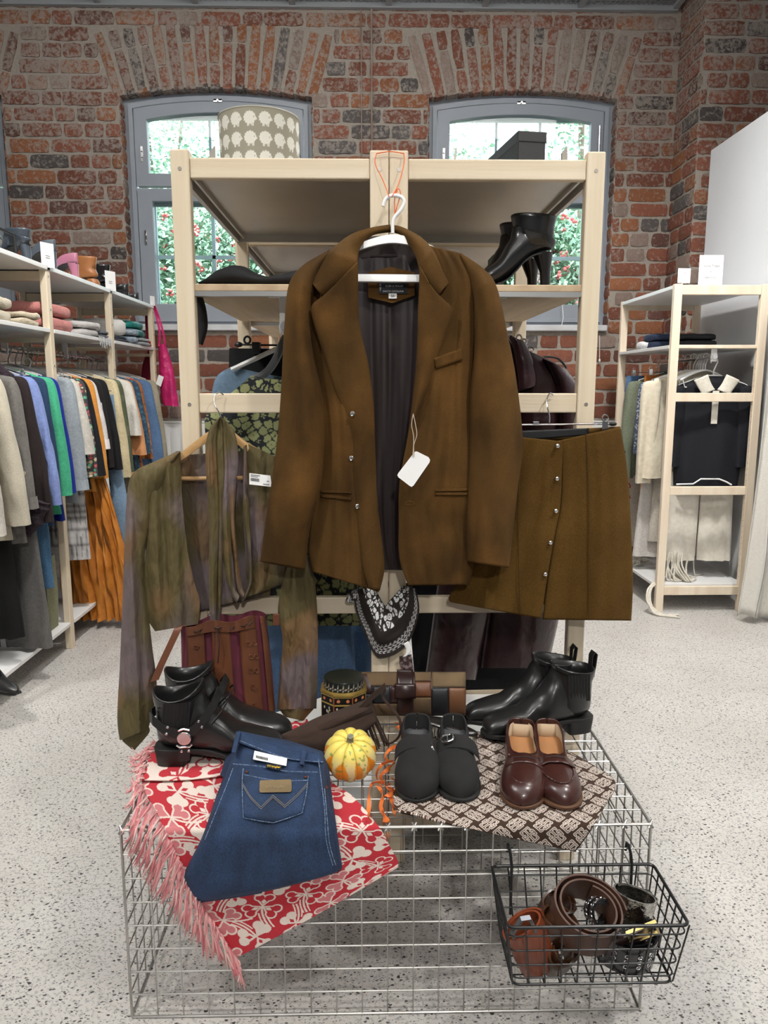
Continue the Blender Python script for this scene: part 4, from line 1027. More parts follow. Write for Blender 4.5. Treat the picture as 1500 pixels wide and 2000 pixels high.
while u < .40:
    w_ = rr.uniform(.008, .022); P_ = lambda a, b_: jp(500 + 58 * a, 1475 + 13.5 * a + b_, .0428); m.loft([[P_(u, 0), P_(u + w_, 0), P_(u + w_, 5), P_(u, 5)], [P_(u, 0) + V((0, 0, .0003)), P_(u + w_, 0) + V((0, 0, .0003)), P_(u + w_, 5) + V((0, 0, .0003)), P_(u, 5) + V((0, 0, .0003))]], True, True); u += w_ + .012
m.build('barcode', INK, lb, smooth=False)
lb = jpatch('brand_label', [(520, 1491), (550, 1495), (549, 1503), (519, 1499)], LBL, .041, .001)
text('Wrangler', .0072, jp(534.5, 1497, .0428), jrot(534, 1497, .13), mat('yellow_thread', (.75, .48, .03), rough=.8), lb)
text('Wrangler', .010, jp(538, 1537, .0433), jrot(538, 1537, -.02), mat('debossed', (.28, .22, .13), rough=.6), pt_)
for pts in ([(462, 1428), (470, 1430), (460, 1471), (452, 1468)], [(590, 1465), (599, 1467), (594, 1495), (585, 1492)]): jpatch('belt_loop', pts, DEN, .0415, .003, bev=.001)
COP = mat('copper', (.22, .08, .04), rough=.4, metal=.8)
for (x, y) in ((482, 1507), (597, 1517), (638, 1537)): m = MB(); m.ball(jp(x, y, .0415), .0035, 10, 6, (1, 1, .5)); m.build('rivet', COP, JN)

# ================= patterned brown cloth on the right =================
BC = thing('patterned_cloth', 'folded brown cloth with white fretwork pattern under the shoes', 'cloth', (.30, 1.55, ZT))
DBR, MBR, WHI = (.042, .020, .010), (.13, .055, .03), (.66, .60, .54)
def fret(x, y):
    i, j = math.floor(x), math.floor(y); a, b_ = (x - i) * 2 - 1, (y - j) * 2 - 1
    if (i + j) % 2: a, b_ = b_, a
    def seg(p, q, x0, y0, x1, y1):
        dx, dy = x1 - x0, y1 - y0; t = max(0, min(1, ((p - x0) * dx + (q - y0) * dy) / (dx * dx + dy * dy))); return math.hypot(p - x0 - dx * t, q - y0 - dy * t)
    d = min(seg(a, b_, 0, -.85, 0, .85), seg(a, b_, -.62, 0, .62, 0), seg(abs(a), abs(b_), 0, .85, .48, .85), seg(abs(a), abs(b_), .48, .85, .48, .60), seg(abs(a), abs(b_), .62, 0, .62, .30), seg(abs(a), abs(b_), .62, .30, .40, .30))
    if d < .045: return MBR
    if d < .135: return WHI
    return DBR
ca = resamp([(820, 1412), (795, 1440), (776, 1500), (768, 1560), (772, 1583), (800, 1588)], 260); cb = resamp([(1100, 1462), (1150, 1490), (1201, 1527), (1180, 1575), (1148, 1628), (1122, 1662)], 260)
def cpt(u, v, o=.008):
    j = max(0, min(260, round(v * 260))); a, b_ = ca[j], cb[j]; px = a[0] * (1 - u) + b_[0] * u; py = a[1] * (1 - u) + b_[1] * u + 6 * math.sin(PI * u) * (v - .5)
    return drape(px, py, o + .0015 * fold(u, v, 4, 5, 5), .008)
CLM = mat('fret_cotton', (.1, .05, .03), attr=True, rough=.9, bump=.3, bscale=300, bdist=.001, fine=.12)
def ccol(u, v):
    p = cpt(u, v); a = .75; x, y = p.x, p.y + (p.z - ZT); return fret((x * math.cos(a) + y * math.sin(a)) / .037, (-x * math.sin(a) + y * math.cos(a)) / .037)
m = MB(); m.grid(lambda u, v: cpt(u, v), 380, 260, ccol); m.build('top_layer', CLM, BC, solid=.004, off=1)
m = MB(); m.grid(lambda u, v: cpt(min(1, u * .99 + .002), v, .003) + V((.004, 0, -.001)), 60, 60, lambda u, v: DBR); m.build('lower_layer', CLM, BC, solid=.003)

# ================= footwear =================
def sring(B, T, w_, n=20, e=2.3, flat=0):
    """superellipse ring between sole point B and upper point T (x, z), half width w_"""
    B, T = V((B[0], 0, B[1])), V((T[0], 0, T[1])); c = (B + T) / 2; h = (T - B) / 2; r = []
    for k in range(n):
        a = 2 * PI * k / n; ca_, sa = math.cos(a), math.sin(a)
        x = math.copysign(abs(ca_) ** (2 / e), ca_); y = math.copysign(abs(sa) ** (2 / e), sa)
        r.append(c + h * x + V((0, w_ * y * (1 - flat * max(0, x)), 0)))
    return r
def shell(stations, n=22, sub=4, e=2.3):
    q = resamp([tuple(s) for s in stations], (len(stations) - 1) * sub); return [sring((s[0], s[1]), (s[2], s[3]), max(.001, s[4]), n, e) for s in q]
def place(mb, loc, rz, mirror=1):
    M_ = Matrix.Translation(V(loc)) @ Matrix.Rotation(rz, 4, 'Z')
    mb.v = [M_ @ V((p.x, p.y * mirror, p.z)) for p in mb.v]; return mb
def outline(st, n=14):
    """sole outline from stations (x, halfwidth)"""
    q = resamp(st, n * 2); return [V((x, y, 0)) for x, y in q] + [V((x, -y, 0)) for x, y in q[::-1]]
LEA = mat('black_leather', (.010, .010, .010), (.016, .016, .016), scale=14, rough=.33, bump=.25, bscale=38, bdist=.003, spec=.5, coat=.15)
LEA2 = mat('black_leather_matt', (.009, .009, .009), rough=.5, bump=.3, bscale=120, bdist=.001)
RUB = mat('black_rubber', (.010, .010, .010), rough=.55)
ELA = mat('elastic', (.008, .008, .008), rough=.85, bump=.8, bscale=190, bstretch=(1, 1, .02), bdist=.003)
def sole_piece(st, z0, z1, name, m_, t, loc, rz, sc1=1.03):
    o_ = outline(st); cx = sum(p.x for p in o_) / len(o_); m = MB(); rings = []
    for (z, s) in ((z0, .97), (z0 + .002, 1), (z1 - .001, 1), (z1, .97)): rings.append([V((cx + (p.x - cx) * s, p.y * s, z)) for p in o_])
    m.loft(rings, True, True); return place(m, loc, rz).build(name, m_, t, ang=40)
def boot(t, loc, rz, k=1.0, shaft=.205, kind='harness', mir=1, lea=None, tw=.046):
    lea = lea or LEA; L_ = .295 * k; h = shaft
    st = [(.292, .022, .293, .032, .012), (.286, .014, .284, .046, .028), (.270, .012, .266, .058, tw * .84), (.240, .012, .232, .068, tw), (.205, .014, .190, .082, tw * 1.02), (.165, .020, .150, .112, tw * .92), (.115, .030, .126, .140, .040), (.055, .036, .118, .158, .036), (.012, .050, .112, .168, .036), (.004, .085, .108, .176, .040), (.006, .130, .108, .186, .043), (.002, (h - .02) * .92, .110, h * .97, .046), (-.002, h - .012, .112, h + .004, .047)]
    st = [tuple(a * k if i != 4 else a for i, a in enumerate(s)) for s in st]
    rings = shell(st, 24, 4); inn = []
    for ri, f_ in ((-4, .2), (-3, .45), (-2, .75), (-1, 1)):
        for k_, p in enumerate(rings[ri]): p.z += f_ * (.012 if kind == 'harness' else .003) * math.cos(2 * 2 * PI * k_ / 24)
    last = rings[-1]; c = sum(last, V((0, 0, 0))) / len(last)
    for (s, dz) in ((.985, .002), (.93, .001), (.90, -.02), (.86, -.09), (.5, -.12)): inn.append([c + (p - c) * s + V((0, 0, dz)) for p in last])
    m = MB(); m.loft(rings + inn, True, True)
    for p in m.v:
        g_ = math.exp(-((p.x / k - .165) / .045) ** 2) * (1 if p.z > .03 else 0); p.z += .0022 * g_ * math.sin(150 * (p.x + .25 * p.z)) * (1 + noise.noise(p * 30)); q_ = 0 if p.x > .13 else .0022 * noise.noise(V((p.x * 18, p.y * 18, p.z * 34))); p.x += q_; p.y += q_ * 1.4
    place(m, loc, rz, mir).build('upper', lea, t, ang=180)
    so = [(-.002 * k, .0), (.002 * k, .022), (.03 * k, .034), (.09 * k, .032), (.15 * k, .036), (.20 * k, tw * 1.06), (.245 * k, tw * 1.04), (.28 * k, tw * .72), (.296 * k, tw * .34), (.300 * k, 0)]
    sl_ = MB(); o_ = outline(so, 16); rings = []
    for (dz, s) in ((-.005, .985), (-.004, 1.0), (.004, 1.0), (.005, .98)):
        rings.append([V((.15 * k + (p.x - .15 * k) * s, p.y * s, dz + (.013 + .024 * (1 / (1 + math.exp((p.x / k - .145) * 55)))))) for p in o_])
    sl_.loft(rings, True, True); place(sl_, loc, rz, mir).build('sole', RUB, t, ang=40)
    hs = [(-.001 * k, 0), (.002 * k, .022), (.02 * k, .031), (.05 * k, .033), (.072 * k, .031), (.074 * k, 0)]
    hm = MB(); o_ = outline(hs, 10); hm.loft([[V((.036 + (p.x - .036) * s, p.y * s, z)) for p in o_] for (z, s) in ((0, .86), (.002, .9), (.034, 1))], True, True); place(hm, loc, rz, mir).build('heel', RUB, t, ang=40)
    # elastic gore both sides
    for sd in (1, -1):
        g = MB(); g.grid(lambda u, v: V(((.030 + .060 * u - .010 * (1 - v)) * k, sd * (.0365 + .0125 * v + .003 * math.sin(PI * u)) * (1 if kind == 'harness' else .96), (.088 + (h - .108) * v) * 1.0)), 22, 8)
        for i, p in enumerate(g.v): p.y += sd * .0012 * math.sin(i % 23 * PI / 1.5)
        place(g, loc, rz, mir).build('elastic_gore', ELA, t, ang=180)
    # pull tab
    if kind == 'chelsea':
        g = MB(); g.ribbon([V((-.001, 0, h - .045)), V((-.006, 0, h - .01)), V((-.008, 0, h + .012)), V((-.002, 0, h + .018)), V((.004, 0, h + .008)), V((.005, 0, h - .03))], V((0, .02, 0)), .002); place(g, loc, rz, mir).build('pull_tab', LEA2, t)
    if kind == 'harness':
        for sd in (1, -1):
            g = MB()
            def hb(x0, z0, x1, z1, n=8): return [V((x0 + (x1 - x0) * i / n, sd * (.0435 + .006 * math.sin(PI * i / n)), z0 + (z1 - z0) * i / n + .006 * math.sin(PI * i / n))) for i in range(n + 1)]
            pa = [V((.002, sd * .030, .112)), V((.022, sd * .0405, .098)), V((.050, sd * .044, .086)), V((.070, sd * .0465, .078))]
            g.ribbon([pa[0] - V((.010, sd * .022, 0))] + pa, V((0, 0, .022)), .003)
            pb = [V((.070, sd * .0465, .078)), V((.095, sd * .0475, .098)), V((.118, sd * .045, .122)), V((.133, sd * .035, .143)), V((.140, sd * .016, .156)), V((.142, 0, .160))]
            g.ribbon(pb, V((-.009, 0, .017)), .003); g.ribbon([V((.070, sd * .0475, .076)), V((.070, sd * .0475, .050)), V((.066, sd * .042, .020))], V((.024, 0, 0)), .003)
            place(g, loc, rz, mir).build('harness_strap', LEA2, t, ang=30)
            c_ = V((.070, sd * .050, .076)); g = MB(); g.cyl(c_ - V((0, .002 if sd > 0 else .003, 0)), .0125, .005, 24, 'y'); g.tube([c_ + V((math.cos(a) * .0135, sd * .001, math.sin(a) * .0135)) for a in [k_ * PI / 12 for k_ in range(24)]], .0018, 6, closed=True)
            g.tube([c_ + V((-.012, 0, .018)), c_ + V((0, sd * .001, .022)), c_ + V((.012, 0, .018))], .0025, 6); g.tube([c_ + V((-.017, -.001, -.014)), c_ + V((-.010, 0, -.020)), c_ + V((.010, 0, -.020)), c_ + V((.017, -.001, -.014))], .0022, 6)
            place(g, loc, rz, mir).build('concho_ring', CHROME, t, ang=40)
            for (x, z) in ((.036, .103), (.033, .088), (.102, .113), (.108, .100), (.063, .046), (.078, .046)):
                s_ = MB(); s_.ball(V((x, sd * (.0495 if z > .05 else .0485), z)), .0035, 10, 6, (1, .6, 1)); place(s_, loc, rz, mir).build('stud', CHROME, t)
        g = MB(); g.tube([V((.128, -.047, .105)) * 1, V((.150, -.035, .128)), V((.160, 0, .136)), V((.150, .035, .128)), V((.128, .047, .105))], .0016, 6); place(g, loc, rz, mir).build('seam', LEA2, t)
ZS_ = ZT + .010
def obj_boot(name, label, loc, rz, **k):
    t = thing(name, label, 'boot', loc); boot(t, loc, rz, **k); return t
obj_boot('harness_boot', 'black leather harness boot with silver ring, front one of the pair behind the jeans', (-.474, 1.585, ZS_ + .008), R(5), shaft=.178, tw=.048, k=.97)
obj_boot('harness_boot', 'black leather harness boot, rear one of the pair before the striped bucket bag', (-.478, 1.700, ZS_ - .004), R(2), shaft=.186, tw=.047, k=1.0)
obj_boot('chelsea_boot', 'black leather chelsea boot with pull tab, front one of the pair at right', (.540, 1.742, ZS_ + .004), R(180 + 10), kind='chelsea', shaft=.180, tw=.038, k=.93)
obj_boot('chelsea_boot', 'black leather chelsea boot, rear one of the pair beside the patchwork clutch', (.512, 1.812, ZS_ - .006), R(180 + 3), kind='chelsea', shaft=.182, tw=.038, k=.93)

def lowshoe(t, loc, rz, m_up, m_in, m_sole, Ln=.28, wmax=.048, hv=.062, op=.52, hh=.062, sole=.010, heel=.018, mir=1, toe=2.2, curve=.006, welt=None):
    """x: heel 0 -> toe Ln. op: fraction from heel where the opening ends"""
    def hw(s):   # half width along s
        p = resamp([(0, .0), (.006, .016), (.04, .029), (.14, .033), (.30, .033), (.46, .037), (.62, wmax * .96), (.76, wmax), (.88, wmax * .86), (.955, wmax * .56), (.99, wmax * .24), (1, 0)], 120)
        for k in range(120):
            if p[k + 1][0] >= s: f = (s - p[k][0]) / max(1e-6, p[k + 1][0] - p[k][0]); return p[k][1] * (1 - f) + p[k + 1][1] * f
        return 0
    def cy(s): return curve * math.sin(PI * min(1, max(0, (s - .2) / .8))) * 1.2
    N = 56; n = 15; rows = []; rows_in = []
    for i in range(N + 1):
        s = .5 - .5 * math.cos(PI * i / N); w_ = max(hw(s), .0008)
        lift = heel * (1 / (1 + math.exp((s - .38) * 22)))
        h = hh * (1 - .25 * min(1, s / .25)) if s < .25 else 0
        if s < op: rim = hh * (1 - .30 * math.sin(PI * min(1, s / op) * .9)) + (hv - hh) * (s / op) ** 3
        else:
            rim = hv * (1 - ((s - op) / (1 - op)) ** 1.9 * .45)
            if s > .90: rim *= math.sqrt(max(.01, 1 - ((s - .90) / .1) ** 2))
        o = 0
        if s < op: o = (w_ * .86) * (1 - (s / op) ** 5) ** .5
        row = []
        for k in range(n + 1):
            a = k / n     # 0 left rim .. 1 right rim through the bottom
            x2 = abs(a - .5) * 2; sg = 1 if a < .5 else -1
            # profile: bottom flat then side up then top in
            if x2 < .35: y = w_ * .92 * x2 / .35; z = 0
            elif x2 < .62: f = (x2 - .35) / .27; y = w_ * (.92 + .08 * math.sin(f * PI / 2) ** .5); z = rim * .42 * f
            else: f = (x2 - .62) / .38; g = math.sin(f * PI / 2); y = w_ + (o - w_) * (1 - math.cos(f * PI / 2)) ** (1.0); z = rim * (.42 + .58 * g)
            row.append(V((s * Ln, cy(s) + sg * y, z + lift + sole)))
        rows.append(row)
    m = MB(); m.loft(rows, closed=False); up = place(m, loc, rz, mir).build('upper', m_up, t, ang=180, solid=.003, off=-1); weld(up)
    m = MB(); ins = []
    for i in range(31):
        s = .01 + (op + .25) * i / 30; w_ = hw(s) * .90; lift = heel * (1 / (1 + math.exp((s - .38) * 22)))
        ins.append([V((s * Ln, cy(s) + w_ * q, lift + sole + .006 + .003 * q * q)) for q in (-1, -.5, 0, .5, 1)])
    m.loft(ins, closed=False); place(m, loc, rz, mir).build('insole', m_in, t, ang=180, solid=.001)
    m = MB(); ss = [.5 - .5 * math.cos(PI * i / 40) for i in range(41)]
    def ol(s, q, sc_): return V((s * Ln * 1.0 + (sc_ - 1) * Ln * (s - .5), cy(s) + q * (hw(s) * sc_ + .0015), 0))
    ov = [(s, 1) for s in ss] + [(s, -1) for s in ss[::-1]]; rings = []
    for (z, sc_) in ((0, .99), (.002, 1.03), (sole - .001, 1.035), (sole + .001, 1.0)): rings.append([ol(s, q, sc_) + V((0, 0, z + heel * (1 / (1 + math.exp((s - .38) * 22))))) for s, q in ov])
    m.loft(rings, True, True); place(m, loc, rz, mir).build('sole', m_sole, t, ang=40)
    m = MB(); hv_ = [(s, q) for s, q in ov if s < .27]; m.loft([[ol(s, q, 1.0) + V((0, 0, z)) for s, q in hv_] for z in (0, heel + .002)], True, True); place(m, loc, rz, mir).build('heel', m_sole, t, ang=40)
    return hw, cy, up
OX = mat('oxblood_leather', (.040, .012, .010), (.055, .018, .013), scale=10, rough=.30, coat=.2, bump=.12, bscale=60, bdist=.002)
TAN = mat('tan_insole', (.42, .20, .08), (.36, .17, .07), scale=6, rough=.5); TANL = mat('beige_lining', (.46, .34, .22), rough=.8)
OXS = mat('brown_sole', (.10, .045, .02), rough=.5)
BSU = mat('black_suede', (.0075, .0075, .008), (.016, .016, .016), scale=9, rough=.95, bump=.3, bscale=260, bdist=.001, sheen=.12)
GIN = mat('grey_insole', (.085, .088, .092), rough=.8)
for i, (x, y, rz, lab) in enumerate(((.352, 1.650, -101, 'burgundy leather penny loafer, left one of the pair on the fretwork cloth'), (.412, 1.650, -95, 'burgundy leather penny loafer, right one of the pair beside the table edge'))):
    loc = (x, y, ZS_ + .004); t = thing('penny_loafer', lab, 'shoe', loc); mi = -1 if i else 1; r_ = R(rz)
    LS_ = lowshoe(t, loc, r_, OX, TAN, OXS, Ln=.272, wmax=.0455, hv=.050, op=.54, hh=.050, sole=.008, heel=.012, mir=mi)
    hw, cy, up = LS_; HT_ = hitter([up]); Mw = Matrix.Translation(V(loc)) @ Matrix.Rotation(r_, 4, 'Z')
    def on(x, y, o=.001):
        p = Mw @ V((x, y * mi, 0)); h = HT_((p.x, p.y, 2), (0, 0, -1)); return (h if h else V((p.x, p.y, ZS_ + .02))) + V((0, 0, o))
    m = MB(); q = []
    for k in range(41):
        a = PI * k / 40; s = .60 + .31 * math.sin(a) ** .7; q.append(on(s * .272, cy(s) + math.cos(a) * .036 * (1 - .10 * math.sin(a)), .0008))
    m.tube(q, .0019, 6)
    for k in range(1, 40): m.ball(q[k] + V((0, 0, .0012)), .0021, 6, 4, (1, 1, .7))
    m.build('apron_stitch', OX, t, ang=60)
    m = MB(); m.grid(lambda u, v: on(.272 * (.585 + .105 * v + (.012 * math.sin(u * PI * 3) ** 2 if v > .9 else 0)), cy(.63) + (u * 2 - 1) * .040, .0042), 24, 8); st_ = m.build('saddle_strap', OX, t, solid=.002)
    m = MB(); m.tube([on(.272 * .635, cy(.63) + (k / 10 - .5) * .040, .0062) for k in range(11)], .0011, 6); m.build('penny_slot', mat('slot', (.008, .003, .003), rough=.6), st_)
    m = MB(); m.loft([[V((s * .272, cy(s) + sg * hw(s) * .86 * q_, zz + .012 * (1 / (1 + math.exp((s - .38) * 22))))) for sg, q_, zz in ((1, .97, .054), (1, 1, .014), (-1, 1, .014), (-1, .97, .054))] for s in [.012 + .50 * k / 20 for k in range(21)]], closed=False); 
    for kk, p in enumerate(m.v):
        if p.z > .03: p.z = p.z - .006 - .012 * math.sin(PI * min(1, (kk // 4) / 20))
    ss_ = MB(); bw = [V((.272 * .012 + .0035, cy(.01) + hw(.02) * .9 * c_, zz)) for zz in (.014, .058) for c_ in (-1, -.5, 0, .5, 1)]; ss_.add(bw, [(0, 1, 6, 5), (1, 2, 7, 6), (2, 3, 8, 7), (3, 4, 9, 8)]); m.add(ss_.v, ss_.f)
    place(m, loc, r_, mi).build('lining', TANL, t, solid=.0008)
for i, (x, y, rz, lab) in enumerate(((.112, 1.690, -94, 'black suede monk strap shoe, left one of the pair beside the squash'), (.198, 1.690, -92.5, 'black suede monk strap shoe with silver buckle facing up, right of the pair'))):
    loc = (x, y, ZS_ + .002); t = thing('monk_strap_shoe', lab, 'shoe', loc); mi = -1 if i else 1; r_ = R(rz)
    lowshoe(t, loc, r_, BSU, GIN, RUB, Ln=.275, wmax=.046, hv=.060, op=.42, hh=.046, sole=.008, heel=.014, mir=mi, curve=.004)
    m = MB(); rings = []
    for k in range(25):
        a = -1 + 2 * k / 24; yy = .047 * math.sin(a * 1.4) / math.sin(1.4); zz = .016 + .052 * max(0, math.cos(a * 1.3)) ** .75; s0, s1 = .415 - .03 * a, .60 - .02 * abs(a) - .035 * a
        rings.append([V((.285 * s0, yy, zz)), V((.285 * s0, yy, zz + .004)), V((.285 * (s0 + s1) / 2, yy, zz + .0035)), V((.285 * s1, yy, zz - .001)), V((.285 * s1, yy, zz - .006))])
    m.loft(rings, True, True); place(m, loc, r_, mi).build('strap', BSU, t, ang=50)
    bk = V((.285 * .50, .022 if i else .040, .0735 if i else .050)); m = MB(); q = []
    for k in range(24): a = 2 * PI * k / 24; q.append(bk + V((math.copysign(abs(math.cos(a)) ** .6, math.cos(a)) * .015, math.copysign(abs(math.sin(a)) ** .6, math.sin(a)) * (.013 if i else .006), -math.sin(a) * (.004 if i else .012))))
    m.tube(q, .0026, 8, closed=True); m.tube([q[0], q[12]], .0013, 6); place(m, loc, r_, mi).build('buckle', CHROME, t)

# ================= squash =================
SQ = thing('squash', 'small ribbed cream squash with orange stripes and grey stem', 'squash', (-.045, 1.535, ZT))
def sqs(u, v):
    th = 2 * PI * u; ph = PI * v; lobe = abs(math.sin(th * 5)) ** .55
    r = (.0575 * (.90 + .10 * lobe)) ; dp = math.exp(-(ph / .42) ** 2); r *= (1 - .20 * dp); r *= 1 - .16 * math.exp(-((PI - ph) / .4) ** 2)
    p = V((math.sin(ph) * math.cos(th) * r * 1.0, math.sin(ph) * math.sin(th) * r, math.cos(ph) * r * .98)); return p
ST_ = Matrix.Rotation(R(24), 3, 'X'); SQC = V((-.042, 1.532, ZT + .058))
def sqc(u, v):
    lb_ = abs(math.sin(2 * PI * u * 5)) ** .55; p = sqs(u, v); n = noise.noise(p * 38); n2 = noise.noise(p * 150)
    top = min(1, max(0, (.42 - v) / .16)); c = V((.80, .66, .33)).lerp(V((.82, .66, .14)), top)
    gi = round(u * 10) % 10; dist = abs(u * 10 - round(u * 10))
    if gi in (0, 1, 2, 3, 5, 6, 7, 8, 9) and v > .30 and dist < (.42 if gi in (7, 9, 6) else .32) * min(1, (v - .28) * 6) + n * .16 - .04: c = V((.85, .30, .02))
    if n2 > .36 and n > -.1: c = c.lerp(V((.22, .30, .06)), .8)
    if dist < .035 and v < .42: c = c.lerp(V((.12, .16, .04)), .85 if v < .3 else .4)
    return tuple(c)
m = MB(); m.grid(lambda u, v: SQC + ST_ @ sqs(u, v), 200, 90, sqc)
m.build('fruit', mat('squash_skin', (.8, .6, .3), attr=True, rough=.38, bump=.08, bscale=30), SQ, ang=180)
m = MB(); base = SQC + ST_ @ V((0, 0, .041)); ax = ST_ @ V((.08, 0, 1)); rings = []
for k in range(6):
    rr = (.0105, .0075, .0062, .0060, .0070, .0066)[k]; rings.append([base + ax * k * .0036 + ST_ @ V((math.cos(a * PI / 6) * rr * (1 + .14 * (a % 2)), math.sin(a * PI / 6) * rr * (1 + .14 * (a % 2)), 0)) for a in range(12)])
m.loft(rings, True, True); m.build('stem', mat('squash_stem', (.30, .27, .15), (.15, .15, .13), scale=90, rough=.8), SQ, ang=50)

# ================= lacquered tin =================
TN = thing('tea_tin', 'black and gold octagonal oriental tea tin with round lid and blossom sprays', 'tin', (-.062, 1.742, ZT + .004))
tc_ = V((-.062, 1.742, ZT + .004)); GOLD = mat('gold_paint', (.40, .27, .07), (.26, .17, .04), scale=20, rough=.35, metal=.6)
def oct_(r, z, off=PI / 8): return [tc_ + V((math.cos(off + k * PI / 4) * r, math.sin(off + k * PI / 4) * r, z)) for k in range(8)]
def tinc(k, u, v):
    if u < .05 or u > .95: return (.28, .02, .015) if k % 2 else (.30, .20, .05)
    if v < .04 or .80 < v < .83: return (.42, .29, .08)
    if v > .83: return (.60, .20, .08) if math.hypot(((u * 2) % 1 - .5) * 1.7, (v - .91) * 9) < .30 else (.012, .011, .01) if v < .985 else (.42, .29, .08)
    rr = random.Random(k * 77); best = 9
    for _ in range(26):
        a, b_, r_ = rr.uniform(.12, .88), rr.uniform(.08, .75), rr.choice((.022, .03, .045)); d = math.hypot((u - a) * .7, (v - b_)) / r_
        if d < 1: return (.62, .55, .42) if r_ < .04 else (.60, .42, .22)
    if abs(u - .35 - .25 * math.sin(v * 6 + k)) < .018 and v < .7: return (.30, .22, .10)
    return (.010, .009, .009)
m = MB(); RO = .058
for k in range(8):
    a, b_ = oct_(RO, 0)[k], oct_(RO, 0)[(k + 1) % 8]
    m.grid(lambda u, v: a.lerp(b_, u) + V((0, 0, .118 * v)), 40, 70, lambda u, v: tinc(k, u, v))
m.build('body', mat('lacquer', (.01, .01, .01), attr=True, rough=.25, coat=.4), TN, ang=30)
m = MB(); m.loft([oct_(RO, .118), oct_(RO + .002, .120), oct_(RO + .001, .124), oct_(.052, .126)], True, True); m.build('shoulder', GOLD, TN, ang=30)
def circ(r, z, n=40): return [tc_ + V((math.cos(k * 2 * PI / n) * r, math.sin(k * 2 * PI / n) * r, z)) for k in range(n)]
m = MB(); m.loft([circ(.044, .120), circ(.044, .127)], True, True); m.build('neck', GOLD, TN)
m = MB()
lc = lambda r, z, c: m.add(circ(r, z, 120), [], [c if not isinstance(c, str) else c] * 120)
BK = (.009, .010, .008); n_ = 120; zs = [(.0470, 0.1235, 0), (.0490, 0.1255, 0), (.0490, 0.1305, 1), (.0490, 0.1335, 2), (.0490, 0.1365, 1), (.0490, 0.1465, 0), (.0475, 0.1495, 0), (.043, 0.1505, 3), (.0, 0.1510, 3)]
rings = [circ(max(r, .0005), z, n_) for r, z, _ in zs]; cols = []
for (r, z, f) in zs:
    for k in range(n_):
        a = (k / n_ * 24) % 1; c = BK
        if f == 1 and (abs(a - .5) > .32): c = (.45, .42, .35)
        if f == 2 and abs(a - .5) < .25: c = (.45, .42, .35)
        if f == 3: c = (.014, .015, .011)
        cols.append(c)
m.loft(rings, True, True, col=cols); m.build('lid', mat('lid_lacquer', (.01, .01, .01), attr=True, rough=.28, coat=.4), TN, ang=30)

# ================= patchwork clutch =================
PC = thing('patchwork_clutch', 'patchwork clutch bag of brown suede and leather pieces with dark strap closure', 'bag', (.10, 1.77, ZT))
def pw(u, v, o=0):   # u left-right, v top-bottom
    px = 700 + 210 * u; py = 1312 + 86 * v; y = 1.795 - .020 * v - .030 * sn(v) ** .6 * (.5 + .5 * sn(u) ** .3) - o
    return at(px, py, y)
PP = [(0, .13, 0, .5, 'dk'), (0, .13, .5, 1, 'bk'), (.0, .38, 0, .33, 's1'), (.13, .30, .33, .72, 'bk'), (.13, .38, .72, 1.0, 's1'), (.30, .38, .33, .72, 'dk'), (.52, .68, 0, .22, 's1'), (.52, .68, .22, .58, 'b1'), (.50, .68, .58, 1, 's1'), (.68, 1, 0, .36, 's2'), (.68, .84, .36, 1, 'bk'), (.84, 1, .36, 1, 'b2')]
PMS = {'s1': mat('patch_suede', (.14, .09, .045), (.10, .06, .03), scale=14, rough=.95), 's2': mat('patch_suede_olive', (.155, .105, .055), (.11, .07, .035), scale=14, rough=.95), 'b1': mat('patch_brown', (.15, .055, .022), (.11, .04, .015), scale=8, rough=.45), 'b2': mat('patch_tan', (.17, .075, .033), (.13, .055, .022), scale=8, rough=.5), 'bk': mat('patch_black', (.014, .014, .017), rough=.5), 'dk': mat('patch_oxblood', (.035, .014, .012), rough=.35)}
m = MB(); rings = []
for j in range(21):
    v = j / 20; r = [pw(u / 30, v) for u in range(31)] + [at(700 + 210 * u / 30, 1312 + 86 * v, 1.800 - .004) for u in range(30, -1, -1)]; rings.append(r)
m.loft(rings, True, True); m.build('body', PMS['dk'], PC, ang=60)
for (u0, u1, v0, v1, k) in PP:
    m = MB(); m.grid(lambda u, v: pw(u0 + .004 + (u1 - u0 - .008) * u, v0 + .008 + (v1 - v0 - .016) * v, .0015 + .002 * sn(u) ** .5 * sn(v) ** .5), 10, 10); m.build('patch', PMS[k], PC, solid=.0015)
DKL = mat('dark_strap_leather', (.022, .010, .009), (.03, .014, .012), scale=10, rough=.28, bump=.2, bscale=40, bdist=.002)
m = MB(); m.grid(lambda u, v: pw(.36 + .15 * u, -.05 + 1.02 * v, .007 + .004 * math.sin(PI * v)), 6, 20); m.build('closure_strap', DKL, PC, solid=.003)
m = MB(); m.grid(lambda u, v: pw(.34 + .19 * u, .27 + .34 * v, .014 + .004 * math.sin(PI * u)), 12, 6); m.build('strap_keeper', DKL, PC, solid=.004)
m = MB(); ptube(m, [(706, 1318), (716, 1314), (728, 1313)], [(712, 1328), (720, 1326), (728, 1326)], 1.755, .004, .003, 8, 10); 

